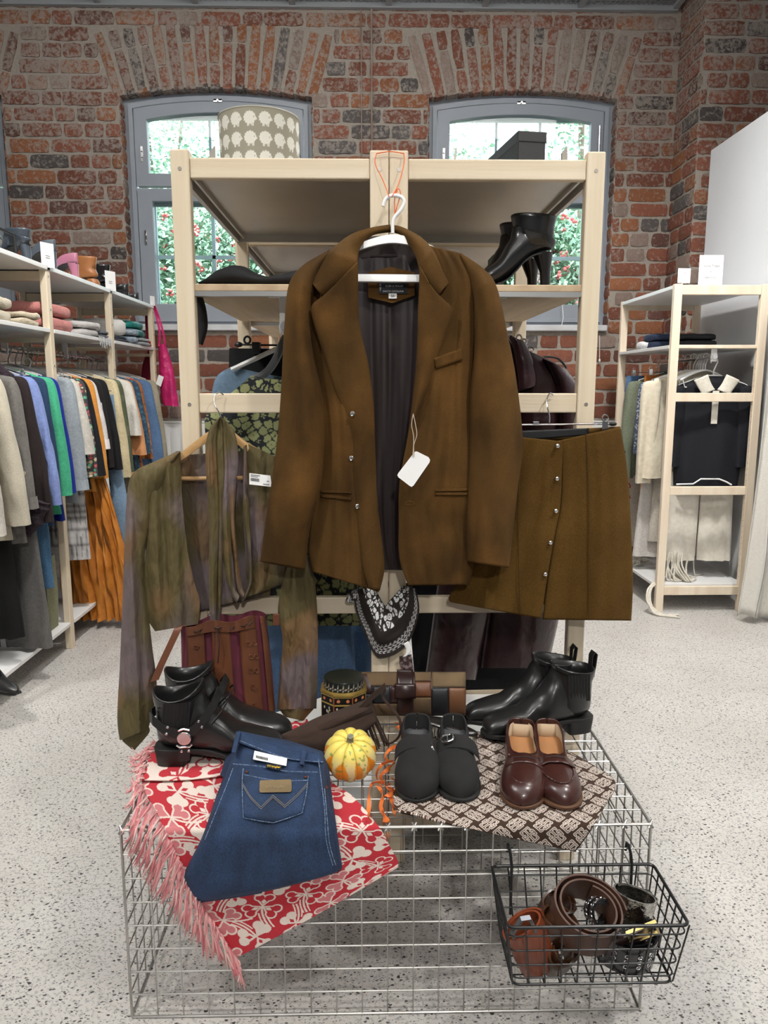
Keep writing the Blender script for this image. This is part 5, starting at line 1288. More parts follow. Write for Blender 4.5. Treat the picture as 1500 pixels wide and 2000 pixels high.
# ================= brown suede fringe bag =================
FBS = mat('dark_brown_suede', (.042, .023, .015), (.028, .015, .010), scale=8, rough=.95, bump=.3, bscale=200, bdist=.0015, sheen=.2)
FB = thing('fringe_bag', 'dark brown suede fringed pouch bag leaning behind the squash', 'bag', (-.10, 1.67, ZT))
def fby(px, py): return 1.690 - .055 * max(0, min(1, (py - 1363) / 110)) + .02 * max(0, (620 - px) / 80)
def fsheet(L, Rr, o, nu, nv, nm, sld=.003, pr=None):
    a, b_ = resamp(L, nv), resamp(Rr, nv); m = MB()
    def fn(u, v):
        j = round(v * nv); px = a[j][0] * (1 - u) + b_[j][0] * u; py = a[j][1] * (1 - u) + b_[j][1] * u; return at(px, py, fby(px, py) - o * (.4 + sn(u) ** .5 * sn(v) ** .5) - .003 * fold(u * .3, v * .3, 3, 12, 8))
    m.grid(fn, nu, nv); return m.build(nm, FBS, pr or FB, solid=sld)
fsheet([(722, 1364), (660, 1388), (620, 1402), (580, 1422), (549, 1436)], [(737, 1408), (704, 1436), (662, 1458), (612, 1468), (562, 1462)], .024, 16, 34, 'body')
fsheet([(724, 1366), (660, 1392), (590, 1420)], [(731, 1392), (672, 1418), (606, 1446)], .028, 10, 20, 'flap')
m = MB(); m.grid(lambda u, v: at(548 + 60 * u + 8 * v, 1437 - 2 * u + 24 * v, 1.640 + .004 - .01 * math.sin(PI * v)), 10, 6); 
rg = random.Random(8)
m = MB()
for k in range(46):
    f = k / 45; x0, y0 = 733 - 150 * f, 1398 + 58 * f - 14 * math.sin(PI * f) * .2
    ex, ey = x0 + (26 + rg.uniform(-5, 8)) * (1 - f) + rg.uniform(-3, 3) - 6 * f, y0 + 62 - 40 * f + rg.uniform(-5, 5)
    q = resamp([(x0, y0), ((x0 + ex) / 2 + rg.uniform(-2, 2), (y0 + ey) / 2), (ex, ey)], 8); yy = fby(x0, y0) - .012 - rg.uniform(0, .006)
    m.ribbon([max((at(p[0], p[1], yy), V((0, 0, 0))), key=lambda w: w.z) for p in q], V((.0042, 0, 0)), .0014)
each(m, 'fringe_strip', FBS, FB)
m = MB(); q = resamp([(720, 1368), (736, 1352), (748, 1342), (752, 1348), (748, 1362), (762, 1380), (778, 1400), (783, 1420), (778, 1440), (762, 1452), (748, 1446)], 50); m.tube([at(p[0], p[1], 1.655) for p in q], .0035, 7, sx=.5); m.build('strap', FBS, FB)
m = MB(); m.ribbon([at(p[0], p[1], 1.652) for p in resamp([(700, 1388), (722, 1366), (740, 1350), (752, 1340)], 12)], V((0, 0, .016)), .003); m.build('strap_tab', FBS, FB)

# ================= striped drawstring bucket bag =================
MAR = mat('maroon_suede', (.13, .020, .038), (.09, .014, .026), scale=14, rough=.9, sheen=.3); SAD = mat('saddle_leather', (.145, .050, .020), (.10, .032, .013), scale=7, rough=.5, bump=.3, bscale=26, bdist=.003)
DB = thing('bucket_bag', 'brown leather and maroon suede striped drawstring bucket bag behind the boots', 'bag', (-.30, 1.77, ZT))
dl, dr = [(353, 1226), (354, 1270), (356, 1330), (362, 1398)], [(517, 1206), (524, 1260), (530, 1320), (536, 1392)]
da, db_ = resamp(dl, 400), resamp(dr, 400)
def bag(u, v, o=0):
    j = max(0, min(400, round(v * 400))); px = da[j][0] * (1 - u) + db_[j][0] * u; py = da[j][1] * (1 - u) + db_[j][1] * u
    if v < .3: py += (1 - v / .3) * (4 * math.sin(u * 13) - 3)
    e = sn(u) ** .5; y = 1.790 - .042 * e - .008 * math.sin(u * 26) * max(0, 1 - v * 1.6) * e - o; return at(px, py, y)
def strip(u0, u1, v0, v1, o, mt, nm, pr=None): m = MB(); m.grid(lambda u, v: bag(u0 + (u1 - u0) * u, v0 + (v1 - v0) * v, o), max(3, int(40 * (u1 - u0))), 40); return m.build(nm, mt, pr or DB, solid=.0025)
m = MB(); rings = []
for j in range(21): v = j / 20; rings.append([bag(u / 30, v, -.003) for u in range(31)] + [bag(u / 30, v, 0) + V((0, .022 + .03 * math.sin(PI * u / 30) ** .5, 0)) * 1.0 for u in range(30, -1, -1)])
m.loft(rings, False, True); m.build('body', MAR, DB, ang=180)
for (u0, u1) in ((.07, .27), (.36, .57), (.68, .88)): strip(u0, u1, .0, 1, .003, SAD, 'leather_panel')
strip(.94, 1.0, 0, 1, .002, SAD, 'leather_panel')
strip(.07, .88, 0, .16, .006, SAD, 'top_band')
m = MB()
for (a, b_) in ((.14, .27), (.38, .50), (.57, .64), (.70, .80)): m.tube([bag(a, .10, .004), bag((a + b_) / 2, .12, .014), bag(b_, .09, .004)], .0016, 6)
m.tube([bag(.42, .1, .01), bag(.44, .3, .02), bag(.41, .5, .016)], .0016, 6); m.tube([bag(.80, .12, .01), bag(.86, .07, .016)], .0016, 6); m.build('drawstring', mat('dark_cord', (.03, .015, .01), rough=.6), DB)
rg = random.Random(3); m = MB()
for (uc, n0) in ((.17, 1), (.78, 5), (.84, 3)):
    for k in range(n0 if uc != .17 else 1):
        vc = .3 + k * .15; q = [bag(uc + .035 * math.cos(a) * (1 - a / 9) + .01 * (k % 2), vc + .035 * math.sin(a) * (1 - a / 9), .0062) for a in [i * .4 for i in range(18)]]; m.tube(q, .0010, 5)
m.build('tooled_scroll', SAD, DB)
m = MB(); m.ribbon([at(p[0], p[1], 1.775 - .03 * k / 16) for k, p in enumerate(resamp([(356, 1224), (349, 1226), (344, 1236), (330, 1266), (314, 1300), (302, 1330)], 16))], V((.020, 0, .006)), .003); m.build('shoulder_strap', SAD, DB)
m = MB(); m.box(at(503, 0, 1.775).x, at(518, 0, 1.775).x, 1.770, 1.776, at(0, 1224, 1.775).z, at(0, 1202, 1.775).z); m.cyl(at(511, 1216, 1.768), .003, .004, 10, 'y'); m.build('strap_end', SAD, DB, bevel=.002)

# ================= clothes brush =================
CB = thing('clothes_brush', 'clothes brush with black wooden back and pale bristles behind the black shoes', 'brush', (.14, 1.70, ZT + .012))
A_, B__ = onz(815, 1402, ZT + .045), onz(932, 1436, ZT + .030); dr_ = (B__ - A_); m = MB(); rings = []
sdv = V((-dr_.y, dr_.x, 0)).normalized()
for k in range(25):
    f = k / 24; w_ = .024 * max(.05, math.sin(PI * min(1, .04 + f * .95)) ** .45); c_ = A_ + dr_ * f + V((0, 0, .006 * math.sin(PI * f)))
    rings.append([c_ + sdv * math.cos(a) * w_ + V((0, 0, math.sin(a) * .008)) for a in [i * PI / 7 for i in range(14)]])
m.loft(rings, True, True); m.build('handle', mat('black_lacquered_wood', (.012, .010, .009), rough=.3, coat=.3), CB, ang=60)
m = MB(); rg = random.Random(2)
for k in range(1500):
    f = rg.uniform(.03, .97); s = rg.uniform(-.9, .9) * .022 * sn(f) ** .4; c_ = A_ + dr_ * f + sdv * s; e = c_ + V((rg.uniform(-.003, .003), -.006 + rg.uniform(-.003, .003), -.022)) - sdv * .004
    c0 = (.55, .50, .42) if rg.random() < .6 else (.06, .05, .045); m.tube([c_, e], .0007, 3, col=c0)
o = m.build('bristles', mat('bristle', (.5, .45, .4), attr=True, rough=.7), CB, smooth=False); o['kind'] = 'stuff'

# ================= orange raffia =================
ORM = mat('orange_raffia', (.78, .20, .04), (.65, .15, .03), scale=30, rough=.6)
OR = thing('raffia_ribbon', 'curly orange paper ribbon strands threaded through the wire top', 'ribbon', (.02, 1.5, ZT))
rg = random.Random(21)
for pts in ([(772, 1412), (786, 1410), (800, 1412), (806, 1420), (792, 1426), (776, 1418)], [(776, 1420), (790, 1428), (802, 1436), (792, 1442), (780, 1432)], [(786, 1455), (764, 1462), (752, 1480), (770, 1490), (756, 1502)], [(770, 1486), (748, 1492), (736, 1512), (746, 1536), (762, 1530)], [(762, 1500), (744, 1516), (756, 1538), (770, 1548), (752, 1556)], [(752, 1528), (728, 1530), (722, 1552), (720, 1588), (722, 1600)], [(738, 1535), (748, 1552), (744, 1576), (752, 1598), (750, 1612)], [(758, 1548), (768, 1570), (772, 1594)], [(745, 1578), (756, 1600), (758, 1626), (754, 1646)], [(765, 1520), (780, 1530), (772, 1546), (760, 1536)]):
    q = resamp(pts, 22); ps = []
    for k, p in enumerate(q): b_ = drape(p[0], min(p[1], 1608), .010 + .006 * math.sin(k * .7)) if p[1] < 1608 else at(p[0], p[1], 1.40); ps.append(b_)
    m = MB(); tw_ = [V((math.cos(k * .35 + pts[0][0]), .3, math.sin(k * .35 + pts[0][0]))) * .0085 for k in range(23)]; m.ribbon(ps, tw_, .0006); m.build('strand', ORM, OR)

# ================= black basket with belts =================
BK_ = thing('wire_basket', 'black wire basket hooked on the front of the wire table', 'basket', (.385, 1.24, .20))
bx0, bx1, by0, by1 = .236, .552, 1.165, 1.335; bt, bb = .337, .212; ins_ = .016
def bk(u, v, w):  # u 0..1 x, v 0..1 y (front 0), w 0 top 1 bottom
    i = ins_ * w; return V((bx0 + i + (bx1 - bx0 - 2 * i) * u, by0 + i + (by1 - by0 - 2 * i) * v, bt + (bb - bt) * w))
def loop(w, r, nm):
    m = MB(); pts = []
    for (cu, cv) in ((0, 0), (1, 0), (1, 1), (0, 1)):
        for k in range(5):
            a = PI + (PI / 2) * ((0, 0), (1, 0), (1, 1), (0, 1)).index((cu, cv)) + k * PI / 8; c_ = bk(cu, cv, w); rr = .012
            pts.append(c_ + V(((rr if cu == 0 else -rr) + math.cos(a) * rr, (rr if cv == 0 else -rr) + math.sin(a) * rr, 0)))
    m.tube(pts, r, 8, closed=True); return m.build(nm, BLKW, BK_)
loop(0, .0031, 'top_rim'); loop(1, .0024, 'bottom_rim')
for w in (.15, .40, .65, .88): loop(w, .0015, 'band')
for u in lin(0, 1, 10):
    if u in (0, 1): pass
    m = MB(); m.tube([bk(u, 0, 0), bk(u, 0, .97), bk(u, 0, 1.02) + V((0, .004, 0)), bk(u, 1, 1.02) - V((0, .004, 0)), bk(u, 1, .97), bk(u, 1, 0)], .0016, 6); m.build('wire', BLKW, BK_)
for v in lin(0, 1, 6)[1:-1]:
    m = MB(); m.tube([bk(0, v, 0), bk(0, v, .97), bk(0, v, 1.0) + V((.004, 0, 0)), bk(1, v, 1.0) - V((.004, 0, 0)), bk(1, v, .97), bk(1, v, 0)], .0016, 6); m.build('wire', BLKW, BK_)
for x in (.275, .510):
    m = MB(); m.tube([(x, by1 - .002, .235), (x, by1 - .001, bt), (x - .002, by1 + .003, bt + .022), (x - .004, by1 + .012, bt + .034), (x - .004, by1 + .022, bt + .032), (x - .004, by1 + .026, bt + .014)], .0030, 8); m.build('hook', BLKW, BK_)
# belts
def coil(name, label, c, r0, r1, turns, wd, m_, tilt=(0, 0, 0), sq=1, th=.0035, cat='belt', holes=None, n=120, amp=0):
    t = thing(name, label, cat, c); RM = (Matrix.Rotation(tilt[2], 3, 'Z') @ Matrix.Rotation(tilt[1], 3, 'Y') @ Matrix.Rotation(tilt[0], 3, 'X')); pts = []
    for k in range(n + 1):
        f = k / n; a = f * turns * 2 * PI; r = r0 + (r1 - r0) * f; pts.append(V(c) + RM @ V((math.cos(a) * r, math.sin(a) * r * sq, amp * math.sin(a * 1.5))))
    m = MB(); m.ribbon(pts, RM @ V((0, 0, wd)), th); m.build('strap', m_, t, ang=40)
    if holes:
        eye = MB(); z_ = RM @ V((0, 0, 1))
        step = max(1, int(n / holes[0]))
        for k in range(1, n - 1, step):
            p = pts[k]; tn = (pts[k + 1] - pts[k - 1]).normalized(); nn = tn.cross(z_).normalized()
            for zz in holes[1]:
                cc = p + z_ * zz
                for sg in (1, -1):
                    q = [cc + nn * sg * (th / 2 + .0004) + tn * math.cos(b_ * PI / 5) * .0036 + z_ * math.sin(b_ * PI / 5) * .0036 for b_ in range(10)]; eye.tube(q, .0010, 4, closed=True)
        e = eye.build('eyelets', CHROME, t); e['kind'] = 'stuff'
    return t, pts, RM
BRL = mat('brown_belt_leather', (.085, .038, .022), (.065, .028, .016), scale=12, rough=.5, bump=.15, bscale=90, bdist=.001)
coil('leather_belt', 'wide plain brown leather belt rolled up on top in the basket', (.394, 1.238, .303), .068, .046, 2.2, .056, BRL, (R(20), R(8), 0), .95, .0035)
RST = mat('rust_leather', (.20, .048, .018), (.16, .036, .014), scale=10, rough=.35, coat=.15)
t, pts, RM_ = coil('leather_belt', 'rust brown leather belt with big grey buckle at the left of the basket', (.292, 1.220, .262), .042, .030, 1.8, .088, RST, (R(-6), R(-24), R(20)), .7, .004)
m = MB(); bc_ = V((.270, 1.192, .308)); RB = Matrix.Rotation(R(-25), 3, 'Y') @ Matrix.Rotation(R(28), 3, 'X')
q = [(-.020, -.034), (.010, -.034), (.020, -.010), (.022, .040), (.010, .048), (-.020, .010)]; m.ribbon([bc_ + RB @ V((a, 0, b_)) for a, b_ in q + [q[0]]], RB @ V((0, .008, 0)), .005); m.build('buckle', mat('pewter', (.20, .21, .23), rough=.4, metal=.6), t, ang=50)
for k in range(3):
    coil('leather_belt', ['worn dark brown leather belt twisted beside the rust belt', 'thin plaited brown belt behind the worn dark belt', 'glossy brown belt loop low in the middle of the basket'][k], [(.338, 1.240, .275), (.352, 1.275, .292), (.345, 1.215, .240)][k], [.044, .036, .036][k], [.020, .024, .018][k], 2.2, [.042, .022, .038][k], mat('worn_leather%d' % k, [(.075, .03, .014), (.05, .022, .012), (.09, .038, .015)][k], shade([(.075, .03, .014), (.05, .022, .012), (.09, .038, .015)][k], .4), scale=16, rough=.3, coat=.2, bump=.4, bscale=60, bdist=.003), (R(12 + 8 * k), R(38 - 22 * k), R(20 * k)), .75, .004, amp=.008)
BLG = mat('black_gloss_leather', (.008, .008, .009), rough=.22, coat=.3)
coil('eyelet_belt', 'black leather belt covered in silver eyelets coiled in the basket', (.470, 1.232, .252), .060, .030, 3.0, .056, BLG, (R(6), R(4), 0), .85, .003, holes=(44, (-.011, 0, .011)), n=132)
coil('eyelet_belt', 'black eyelet belt loop showing through the rolled brown belt', (.428, 1.252, .295), .030, .022, 1.4, .034, BLG, (R(60), R(30), 0), .9, .003, holes=(34, (-.009, .009)), n=102)
HMR = mat('hammered_silver', (.72, .71, .67), (.4, .39, .36), scale=90, rough=.18, metal=1, bump=.9, bscale=90, bdist=.004)
coil('silver_belt', 'hammered silver metallic belt standing behind the gold buckle', (.490, 1.270, .296), .044, .036, 1.4, .050, HMR, (R(-4), R(16), 0), .7, .003)
t = thing('gold_buckle_belt', 'dark brown belt with large rectangular gold buckle at right in the basket', 'belt', (.478, 1.205, .275))
m = MB(); RB = Matrix.Rotation(R(-24), 3, 'Y') @ Matrix.Rotation(R(30), 3, 'X'); c_ = V((.484, 1.195, .300)); q = [(-.026, -.026), (.026, -.026), (.026, .026), (-.026, .026), (-.026, -.026)]
m.ribbon([c_ + RB @ V((a, 0, b_)) for a, b_ in q], RB @ V((0, .006, 0)), .006); m.tube([c_ + RB @ V((-.022, -.003, 0)), c_ + RB @ V((.02, -.006, .002))], .002, 6); m.build('buckle', mat('brass', (.55, .42, .17), rough=.25, metal=1), t, ang=50)
m = MB(); m.ribbon([V((.425, 1.20, .268)), V((.445, 1.197, .274)), V((.47, 1.20, .283)), V((.500, 1.21, .290)), V((.515, 1.235, .280))], V((.006, -.006, .036)), .004); m.build('strap', DKL, t)
# ================= hanging garments of the side racks =================
HGM = mat('grey_hanger_plastic', (.42, .41, .39), rough=.4)
def mk_hanger(parent, hw=.20, m_=None, hk=True, clip=False):
    m = MB(); q = [V((.018 * math.cos(a) , 0, .002 + .018 * math.sin(a))) for a in [R(200) - k * R(240) / 14 for k in range(15)]] + [V((0, 0, -.045)), V((0, 0, -.070))]
    m.tube(q, .0034, 7); m.build('hook', m_ or WHTP, parent, world=False)
    if clip:
        m = MB(); m.tube([V((-hw, 0, -.075)), V((hw, 0, -.075))], .002, 6); m.build('bar', CHROME, parent, world=False)
        for x in (-hw * .8, hw * .8): m = MB(); m.box(x - .010, x + .010, -.010, .010, -.115, -.06); m.tube([V((x + math.cos(a) * .008, 0, -.055 + math.sin(a) * .01)) for a in [k * PI / 4 for k in range(8)]], .0018, 5, closed=True); m.build('clip', CHROME, parent, world=False, bevel=.001)
    else:
        m = MB(); m.tube([V((hw * t, 0, -.072 - .055 * abs(t) ** 1.5)) for t in [-1 + k / 8 for k in range(17)]], [.006] * 17, 8); m.tube([V((-hw * .9, 0, -.122)), V((-hw * .8, 0, -.165)), V((hw * .8, 0, -.165)), V((hw * .9, 0, -.122))], .0028, 6); m.build('shoulder', m_ or WHTP, parent, world=False)
def gtube(rows, n=26, seed=1, fa=.008, fx=30, col=None):
    if col: n = 130
    if PL[0]: n = 160
    """rows: (cx, cy, z, half width, half thickness)"""
    q = resamp(rows, (len(rows) - 1) * (34 if col else 8)); rings = []; zz0 = q[0][2]; cs = []
    for (cx, cy, z, w_, t_) in q:
        r = []
        for k in range(n):
            a = 2 * PI * k / n; x = math.copysign(abs(math.cos(a)) ** .8, math.cos(a)) * w_; f = PL[0] * math.sin(x * PL[1]) * min(1, (zz0 - z) * 3) * abs(math.sin(a)) ** .4 + fa * fold(x + cx, z, seed, fx, 1.0) * (1 + 2 * min(1, (zz0 - z) * 1.5)) * abs(math.sin(a)) ** .4
            y = math.copysign(abs(math.sin(a)) ** .8, math.sin(a)) * t_ + f; r.append(V((cx + x, cy + y, z)))
            if col: cs.append(col(V((cx + x, cy + y, z))))
        rings.append(r)
    return MB().loft(rings, col=cs if col else None)
GN = [0]; PL = [0, 0]
def top_(name, label, cat, m_, X, Y, Z, ln=.62, w_=.23, sl=.5, flare=.03, slx=.06, th=.028, rz=0, cuff=None, group=None, seed=None, col=None, hang=None, fa=.013, buttons=None, collar=None, swing=0, short=False, hem=None):
    rz += R(9) * (hsh(name, Y) - .5); slx *= .75 + .5 * hsh(Y, name); t = thing(name, label, cat, (X, Y, Z), rz, group); s = seed or (GN[0] * 3 + 1); GN[0] += 1
    mk_hanger(t, w_ * .86, hang)
    rows = [(0, 0, -.075, .055, .022), (0, 0, -.085, .085, .028), (0, 0, -.105, w_ * .62, .030), (0, 0, -.135, w_ * .92, .032), (0, 0, -.20, w_ * .97, th), (0, 0, -.36, w_ * .93, th + .01), (0, 0, -.50, w_ * .95 + flare * .4, th + .012), (0, 0, -.085 - ln, w_ * .98 + flare, th + .015)]
    rows = [r for r in rows if r[2] >= -.085 - ln + .02] + ([rows[-1]] if rows[-1][2] < -.085 - ln + .02 else [])
    body = gtube(rows, 30, s, fa, 26, col).build('body', m_, t, world=False, ang=180)
    for sd in (1, -1):
        if sl <= 0: continue
        x0 = w_ * .90 * sd; a = sd * slx
        L_ = sl; rows = [(x0 * .86, 0, -.128, .035, .022), (x0 * .99 + a * .05, 0, -.155, .055, .034), (x0 + a * .35, swing * .2, -.155 - L_ * .3, .056, .036), (x0 + a * .75, swing * .6, -.155 - L_ * .65, .050, .034), (x0 + a, swing, -.155 - L_, .044, .032)]
        sv = gtube(rows, 20, s + 5 + sd, fa, 40, col).build('sleeve', m_, t, world=False, ang=180)
        if cuff: gtube([(x0 + a * .97, swing, -.155 - L_ + .045, .050, .036), (x0 + a, swing, -.155 - L_ - .005, .052, .038)], 18, s, .002).build('cuff', cuff, sv, world=False)
        if buttons: mm = MB(); mm.cyl(V((x0 + a * .8 + sd * .030, -.036 + swing * .7, -.155 - L_ * .72)), .009, .004, 14, 'y'); mm.build('button', buttons, sv, world=False)
    if collar:
        for sd in (1, -1):
            mm = MB(); mm.grid(lambda u, v: V((sd * (.030 + .085 * u * (1 - .2 * v)), -.034 - .012 * math.sin(PI * v), -.070 - .030 * u - .060 * v + .02 * u * v)), 6, 6); mm.build('collar', collar, t, world=False, solid=.003)
    return t
def bottom_(name, label, cat, m_, X, Y, Z, ln=.6, w_=.17, w2=.2, legs=1, rz=0, th=.025, clip=True, group=None, col=None, fa=.01, swing=(0, 0), top=-.095, fx=24):
    t = thing(name, label, cat, (X, Y, Z), rz, group); s = GN[0] * 3 + 2; GN[0] += 1
    if clip: mk_hanger(t, w_ * .95, None, True, True)
    if legs == 1: gtube([(0, 0, top, w_, th * .6), (0, 0, top - .1, w_ * 1.02, th), (swing[0] * .5, swing[1] * .5, top - ln * .5, (w_ + w2) / 2, th * 1.1), (swing[0], swing[1], top - ln, w2, th * 1.5)], 40, s, fa, fx, col).build('panel', m_, t, world=False, ang=180)
    else:
        gtube([(0, 0, top, w_, th * .6), (0, 0, top - .12, w_ * 1.03, th), (0, 0, top - .22, w_ * 1.04, th)], 30, s, fa * .5, fx, col).build('seat', m_, t, world=False, ang=180)
        for sd in (1, -1): gtube([(sd * w_ * .5, 0, top - .18, w_ * .52, th), (sd * w_ * .52 + swing[0] * .4, 0, top - ln * .5, w_ * .5, th), (sd * w_ * .56 + swing[0], swing[1], top - ln, w2 * .5, th)], 24, s + sd, fa, fx, col).build('leg', m_, t, world=False, ang=180)
    return t
def pat(name, **k): return mat(name, (.5, .5, .5), attr=True, rough=.85, **k)
def plaid(p):
    a, b_ = (p.x * 44) % 1, (p.z * 36) % 1; s = (.05 if (a < .5) else .42); v = .42
    if a < .42: v *= .55 if int(p.x * 520) % 2 else 1.1
    if b_ < .42: v *= .45 if int(p.z * 460) % 2 else 1.1
    if a < .06 or b_ < .06: v *= .3
    return (v, v * .97, v * .95)
def flor(c0, cs, sc_=60, seed=0):
    def f(p):
        d, q = noise.voronoi(V((p.x * sc_, p.y * sc_ * .3, p.z * sc_ + seed))); return cs[int(abs(q[0].x * 7.3 + q[0].z * 3.1)) % len(cs)] if d[0] < .42 else c0
    return f
XL_, ZL = (LX + LB) / 2, 1.428
W2 = .262
GR = 'clothes hanging in the left rack'
left = [
 ('cardigan', 'cream cardigan with patch pocket, nearest garment at the left picture edge', 'cardigan', (.60, .56, .50), 2.80, dict(ln=.72, sl=.56, buttons=None)),
 ('knit_jumper', 'cream boucle jumper between the nearest cardigan and the grey corduroy shirt', 'jumper', (.58, .53, .42), 2.93, dict(ln=.68, sl=.55, fa=.012, bs=240)),
 ('corduroy_shirt', 'grey corduroy shirt jacket with rolled cuff and pale button', 'shirt', (.175, .165, .15), 3.09, dict(ln=.72, sl=.50, cuff=1, buttons=1)),
 ('fur_trim_coat', 'black brown long coat with dark purple fur trim', 'coat', (.022, .014, .014), 3.21, dict(ln=.78, sl=.58, fur=1)),
 ('shirt', 'periwinkle blue shirt beside the fur trimmed coat', 'shirt', (.22, .29, .58), 3.29, dict(ln=.66, sl=.52)),
 ('denim_shirt', 'dark navy denim shirt left of the green blazer', 'shirt', (.018, .045, .10), 3.37, dict(ln=.70, sl=.50)),
 ('blazer', 'bright mint green blazer', 'blazer', (.06, .40, .22), 3.43, dict(ln=.66, sl=.50)),
 ('blouse', 'royal blue smooth blouse next to the rack post', 'blouse', (.008, .025, .26), 3.505, dict(ln=.70, sl=.50)),
 ('sweatshirt', 'pale grey blue sweatshirt with wide sleeve beside the post', 'sweatshirt', (.30, .34, .37), 3.66, dict(ln=.64, sl=.50, cuff=2)),
 ('jersey_shirt', 'off white smooth jersey top behind the grey blue sweatshirt', 'top', (.55, .52, .46), 3.745, dict(ln=.5, sl=.34)),
 ('printed_blouse', 'colourful small floral print blouse', 'blouse', None, 3.80, dict(ln=.6, sl=.46, col=flor((.05, .05, .05), [(.5, .1, .1), (.1, .4, .25), (.6, .5, .3)]))),
 ('cardigan', 'plain black cardigan between floral blouse and orange blouse', 'cardigan', (.010, .011, .014), 3.85, dict(ln=.6, sl=.46)),
 ('blouse', 'orange silky blouse beside the white rolled sleeve shirt', 'blouse', (.65, .27, .05), 3.90, dict(ln=.62, sl=.48)),
 ('shirt', 'white shirt with rolled sleeve cuff', 'shirt', (.70, .67, .66), 3.97, dict(ln=.60, sl=.33, cuff=3)),
 ('rib_jumper', 'black ribbed long sleeve jumper', 'jumper', (.014, .012, .012), 4.06, dict(ln=.62, sl=.44)),
 ('jacket', 'black jacket between ribbed jumper and cream yellow jacket', 'jacket', (.008, .008, .009), 4.14, dict(ln=.62, sl=.46)),
 ('crinkled_jacket', 'cream yellow crinkled cotton jacket', 'jacket', (.64, .54, .33), 4.27, dict(ln=.66, sl=.52, fa=.014)),
 ('camo_jacket', 'olive green camouflage jacket', 'jacket', None, 4.37, dict(ln=.64, sl=.5, col=flor((.075, .09, .045), [(.03, .035, .02), (.11, .12, .07)], 14))),
 ('lace_blouse', 'white lace blouse with short puffed sleeve', 'blouse', (.70, .67, .60), 4.50, dict(ln=.5, sl=.30, fa=.012)),
 ('blouse', 'peach orange pleated blouse below the lace blouse', 'blouse', (.66, .30, .13), 4.585, dict(ln=.62, sl=.42)),
 ('patterned_jacket', 'teal blue leaf pattern jacket', 'jacket', None, 4.66, dict(ln=.6, sl=.42, col=flor((.02, .05, .09), [(.04, .11, .17)], 50))),
 ('paisley_jacket', 'rust orange paisley embroidered jacket', 'jacket', None, 4.76, dict(ln=.62, sl=.46, col=flor((.33, .11, .025), [(.45, .20, .07), (.25, .07, .015)], 44))),
 ('camisole', 'bright red strappy top near the far end of the left rail', 'top', (.60, .035, .02), 4.86, dict(ln=.5, sl=.0)),
 ('chambray_shirt', 'mid blue chambray shirt before the beige trench coat', 'shirt', (.10, .18, .33), 4.96, dict(ln=.64, sl=.50)),
 ('trench_coat', 'beige trench coat, farthest garment on the left rail', 'coat', (.34, .30, .22), 5.09, dict(ln=.80, sl=.54)),
]
FUR = mat('dark_fur', (.030, .014, .024), (.012, .006, .010), scale=60, rough=.9, bump=1, bscale=120, bdist=.02, sheen=.5)
for (nm, lab, cat, c, y, k) in left:
    k = dict(k); fur = k.pop('fur', 0); bs = k.pop('bs', 90); cf = k.pop('cuff', None); bt_ = k.pop('buttons', None)
    m_ = cloth(c, .72, bs=bs, bump=.3) if c else pat('print_' + nm)
    t = top_(nm, lab, cat, m_, XL_ + hsh(nm, y) * .02 - .01, y, ZL, w_=W2, slx=.075, cuff=(cloth(shade(c, 1.12)) if cf else None), buttons=(mat('horn_button', (.5, .45, .33), rough=.4) if bt_ else None), hang=HGM, group=GR, swing=-.03 * hsh(y), **k)
    if fur:
        m = MB(); rows = [V((.09, -.02, -.09)), V((.20, -.04, -.11)), V((.25, -.05, -.18)), V((.26, -.05, -.26))]; q = resamp([tuple(p) for p in rows], 14); m.tube([V(p) for p in q], [.030 + .006 * math.sin(i * 2) for i in range(15)], 12); m.build('fur_collar', FUR, t, world=False)
        m = MB(); q = resamp([(.02, -.03, -.80), (.16, -.05, -.80), (.28, -.05, -.74), (.33, -.04, -.64)], 20); m.tube([V(p) for p in q], [.042 + .006 * math.sin(i * 2.2) for i in range(21)], 14); m.build('fur_hem', FUR, t, world=False)
# the lower garments
PLD = pat('plaid_wool')
bottom_('wide_trousers', 'grey wide leg trousers hanging to the lower shelf under the corduroy shirt', 'trousers', cloth((.125, .120, .115)), XL_ + .07, 3.15, ZL - .10, ln=1.08, w_=.20, w2=.20, legs=2, group=GR, swing=(.05, 0))
bottom_('long_skirt', 'long black skirt hanging at the left edge below the cream garments', 'skirt', cloth((.006, .006, .006)), XL_ + .02, 2.98, ZL - .10, ln=.98, w_=.22, w2=.27, group=GR)
bottom_('quilted_skirt', 'blue quilted denim skirt hem showing below the fur trim', 'skirt', cloth((.07, .16, .28), .7, bump=.8, bs=160), XL_ + .05, 3.34, ZL - .05, ln=.92, w_=.20, w2=.22, group=GR)
bottom_('plaid_skirt', 'black and white houndstooth check wool skirt right of the post', 'skirt', PLD, XL_ + .07, 3.70, ZL - .06, ln=.86, w_=.21, w2=.24, group=GR, col=plaid, fa=.004)
PL[:] = [.014, 150]
bottom_('chiffon_skirt', 'long orange pleated chiffon skirt trailing over the lower shelf edge', 'skirt', mat('orange_chiffon', (.52, .19, .02), (.40, .13, .012), scale=20, rough=.6), XL_ + .12, 3.93, ZL - .10, ln=1.19, w_=.12, w2=.20, group=GR, fa=.022, fx=46, swing=(.17, -.02))
PL[:] = [0, 0]
bottom_('shorts', 'white cotton shorts hanging beside the orange chiffon skirt', 'shorts', cloth((.66, .66, .68)), XL_ + .08, 4.02, ZL - .16, ln=.62, w_=.22, w2=.24, legs=1, group=GR)
bottom_('jeans', 'light blue jeans hanging behind the orange chiffon skirt', 'jeans', cloth((.20, .30, .42), .7), XL_ + .12, 4.18, ZL - .12, ln=1.02, w_=.19, w2=.22, legs=2, group=GR, swing=(.08, 0))
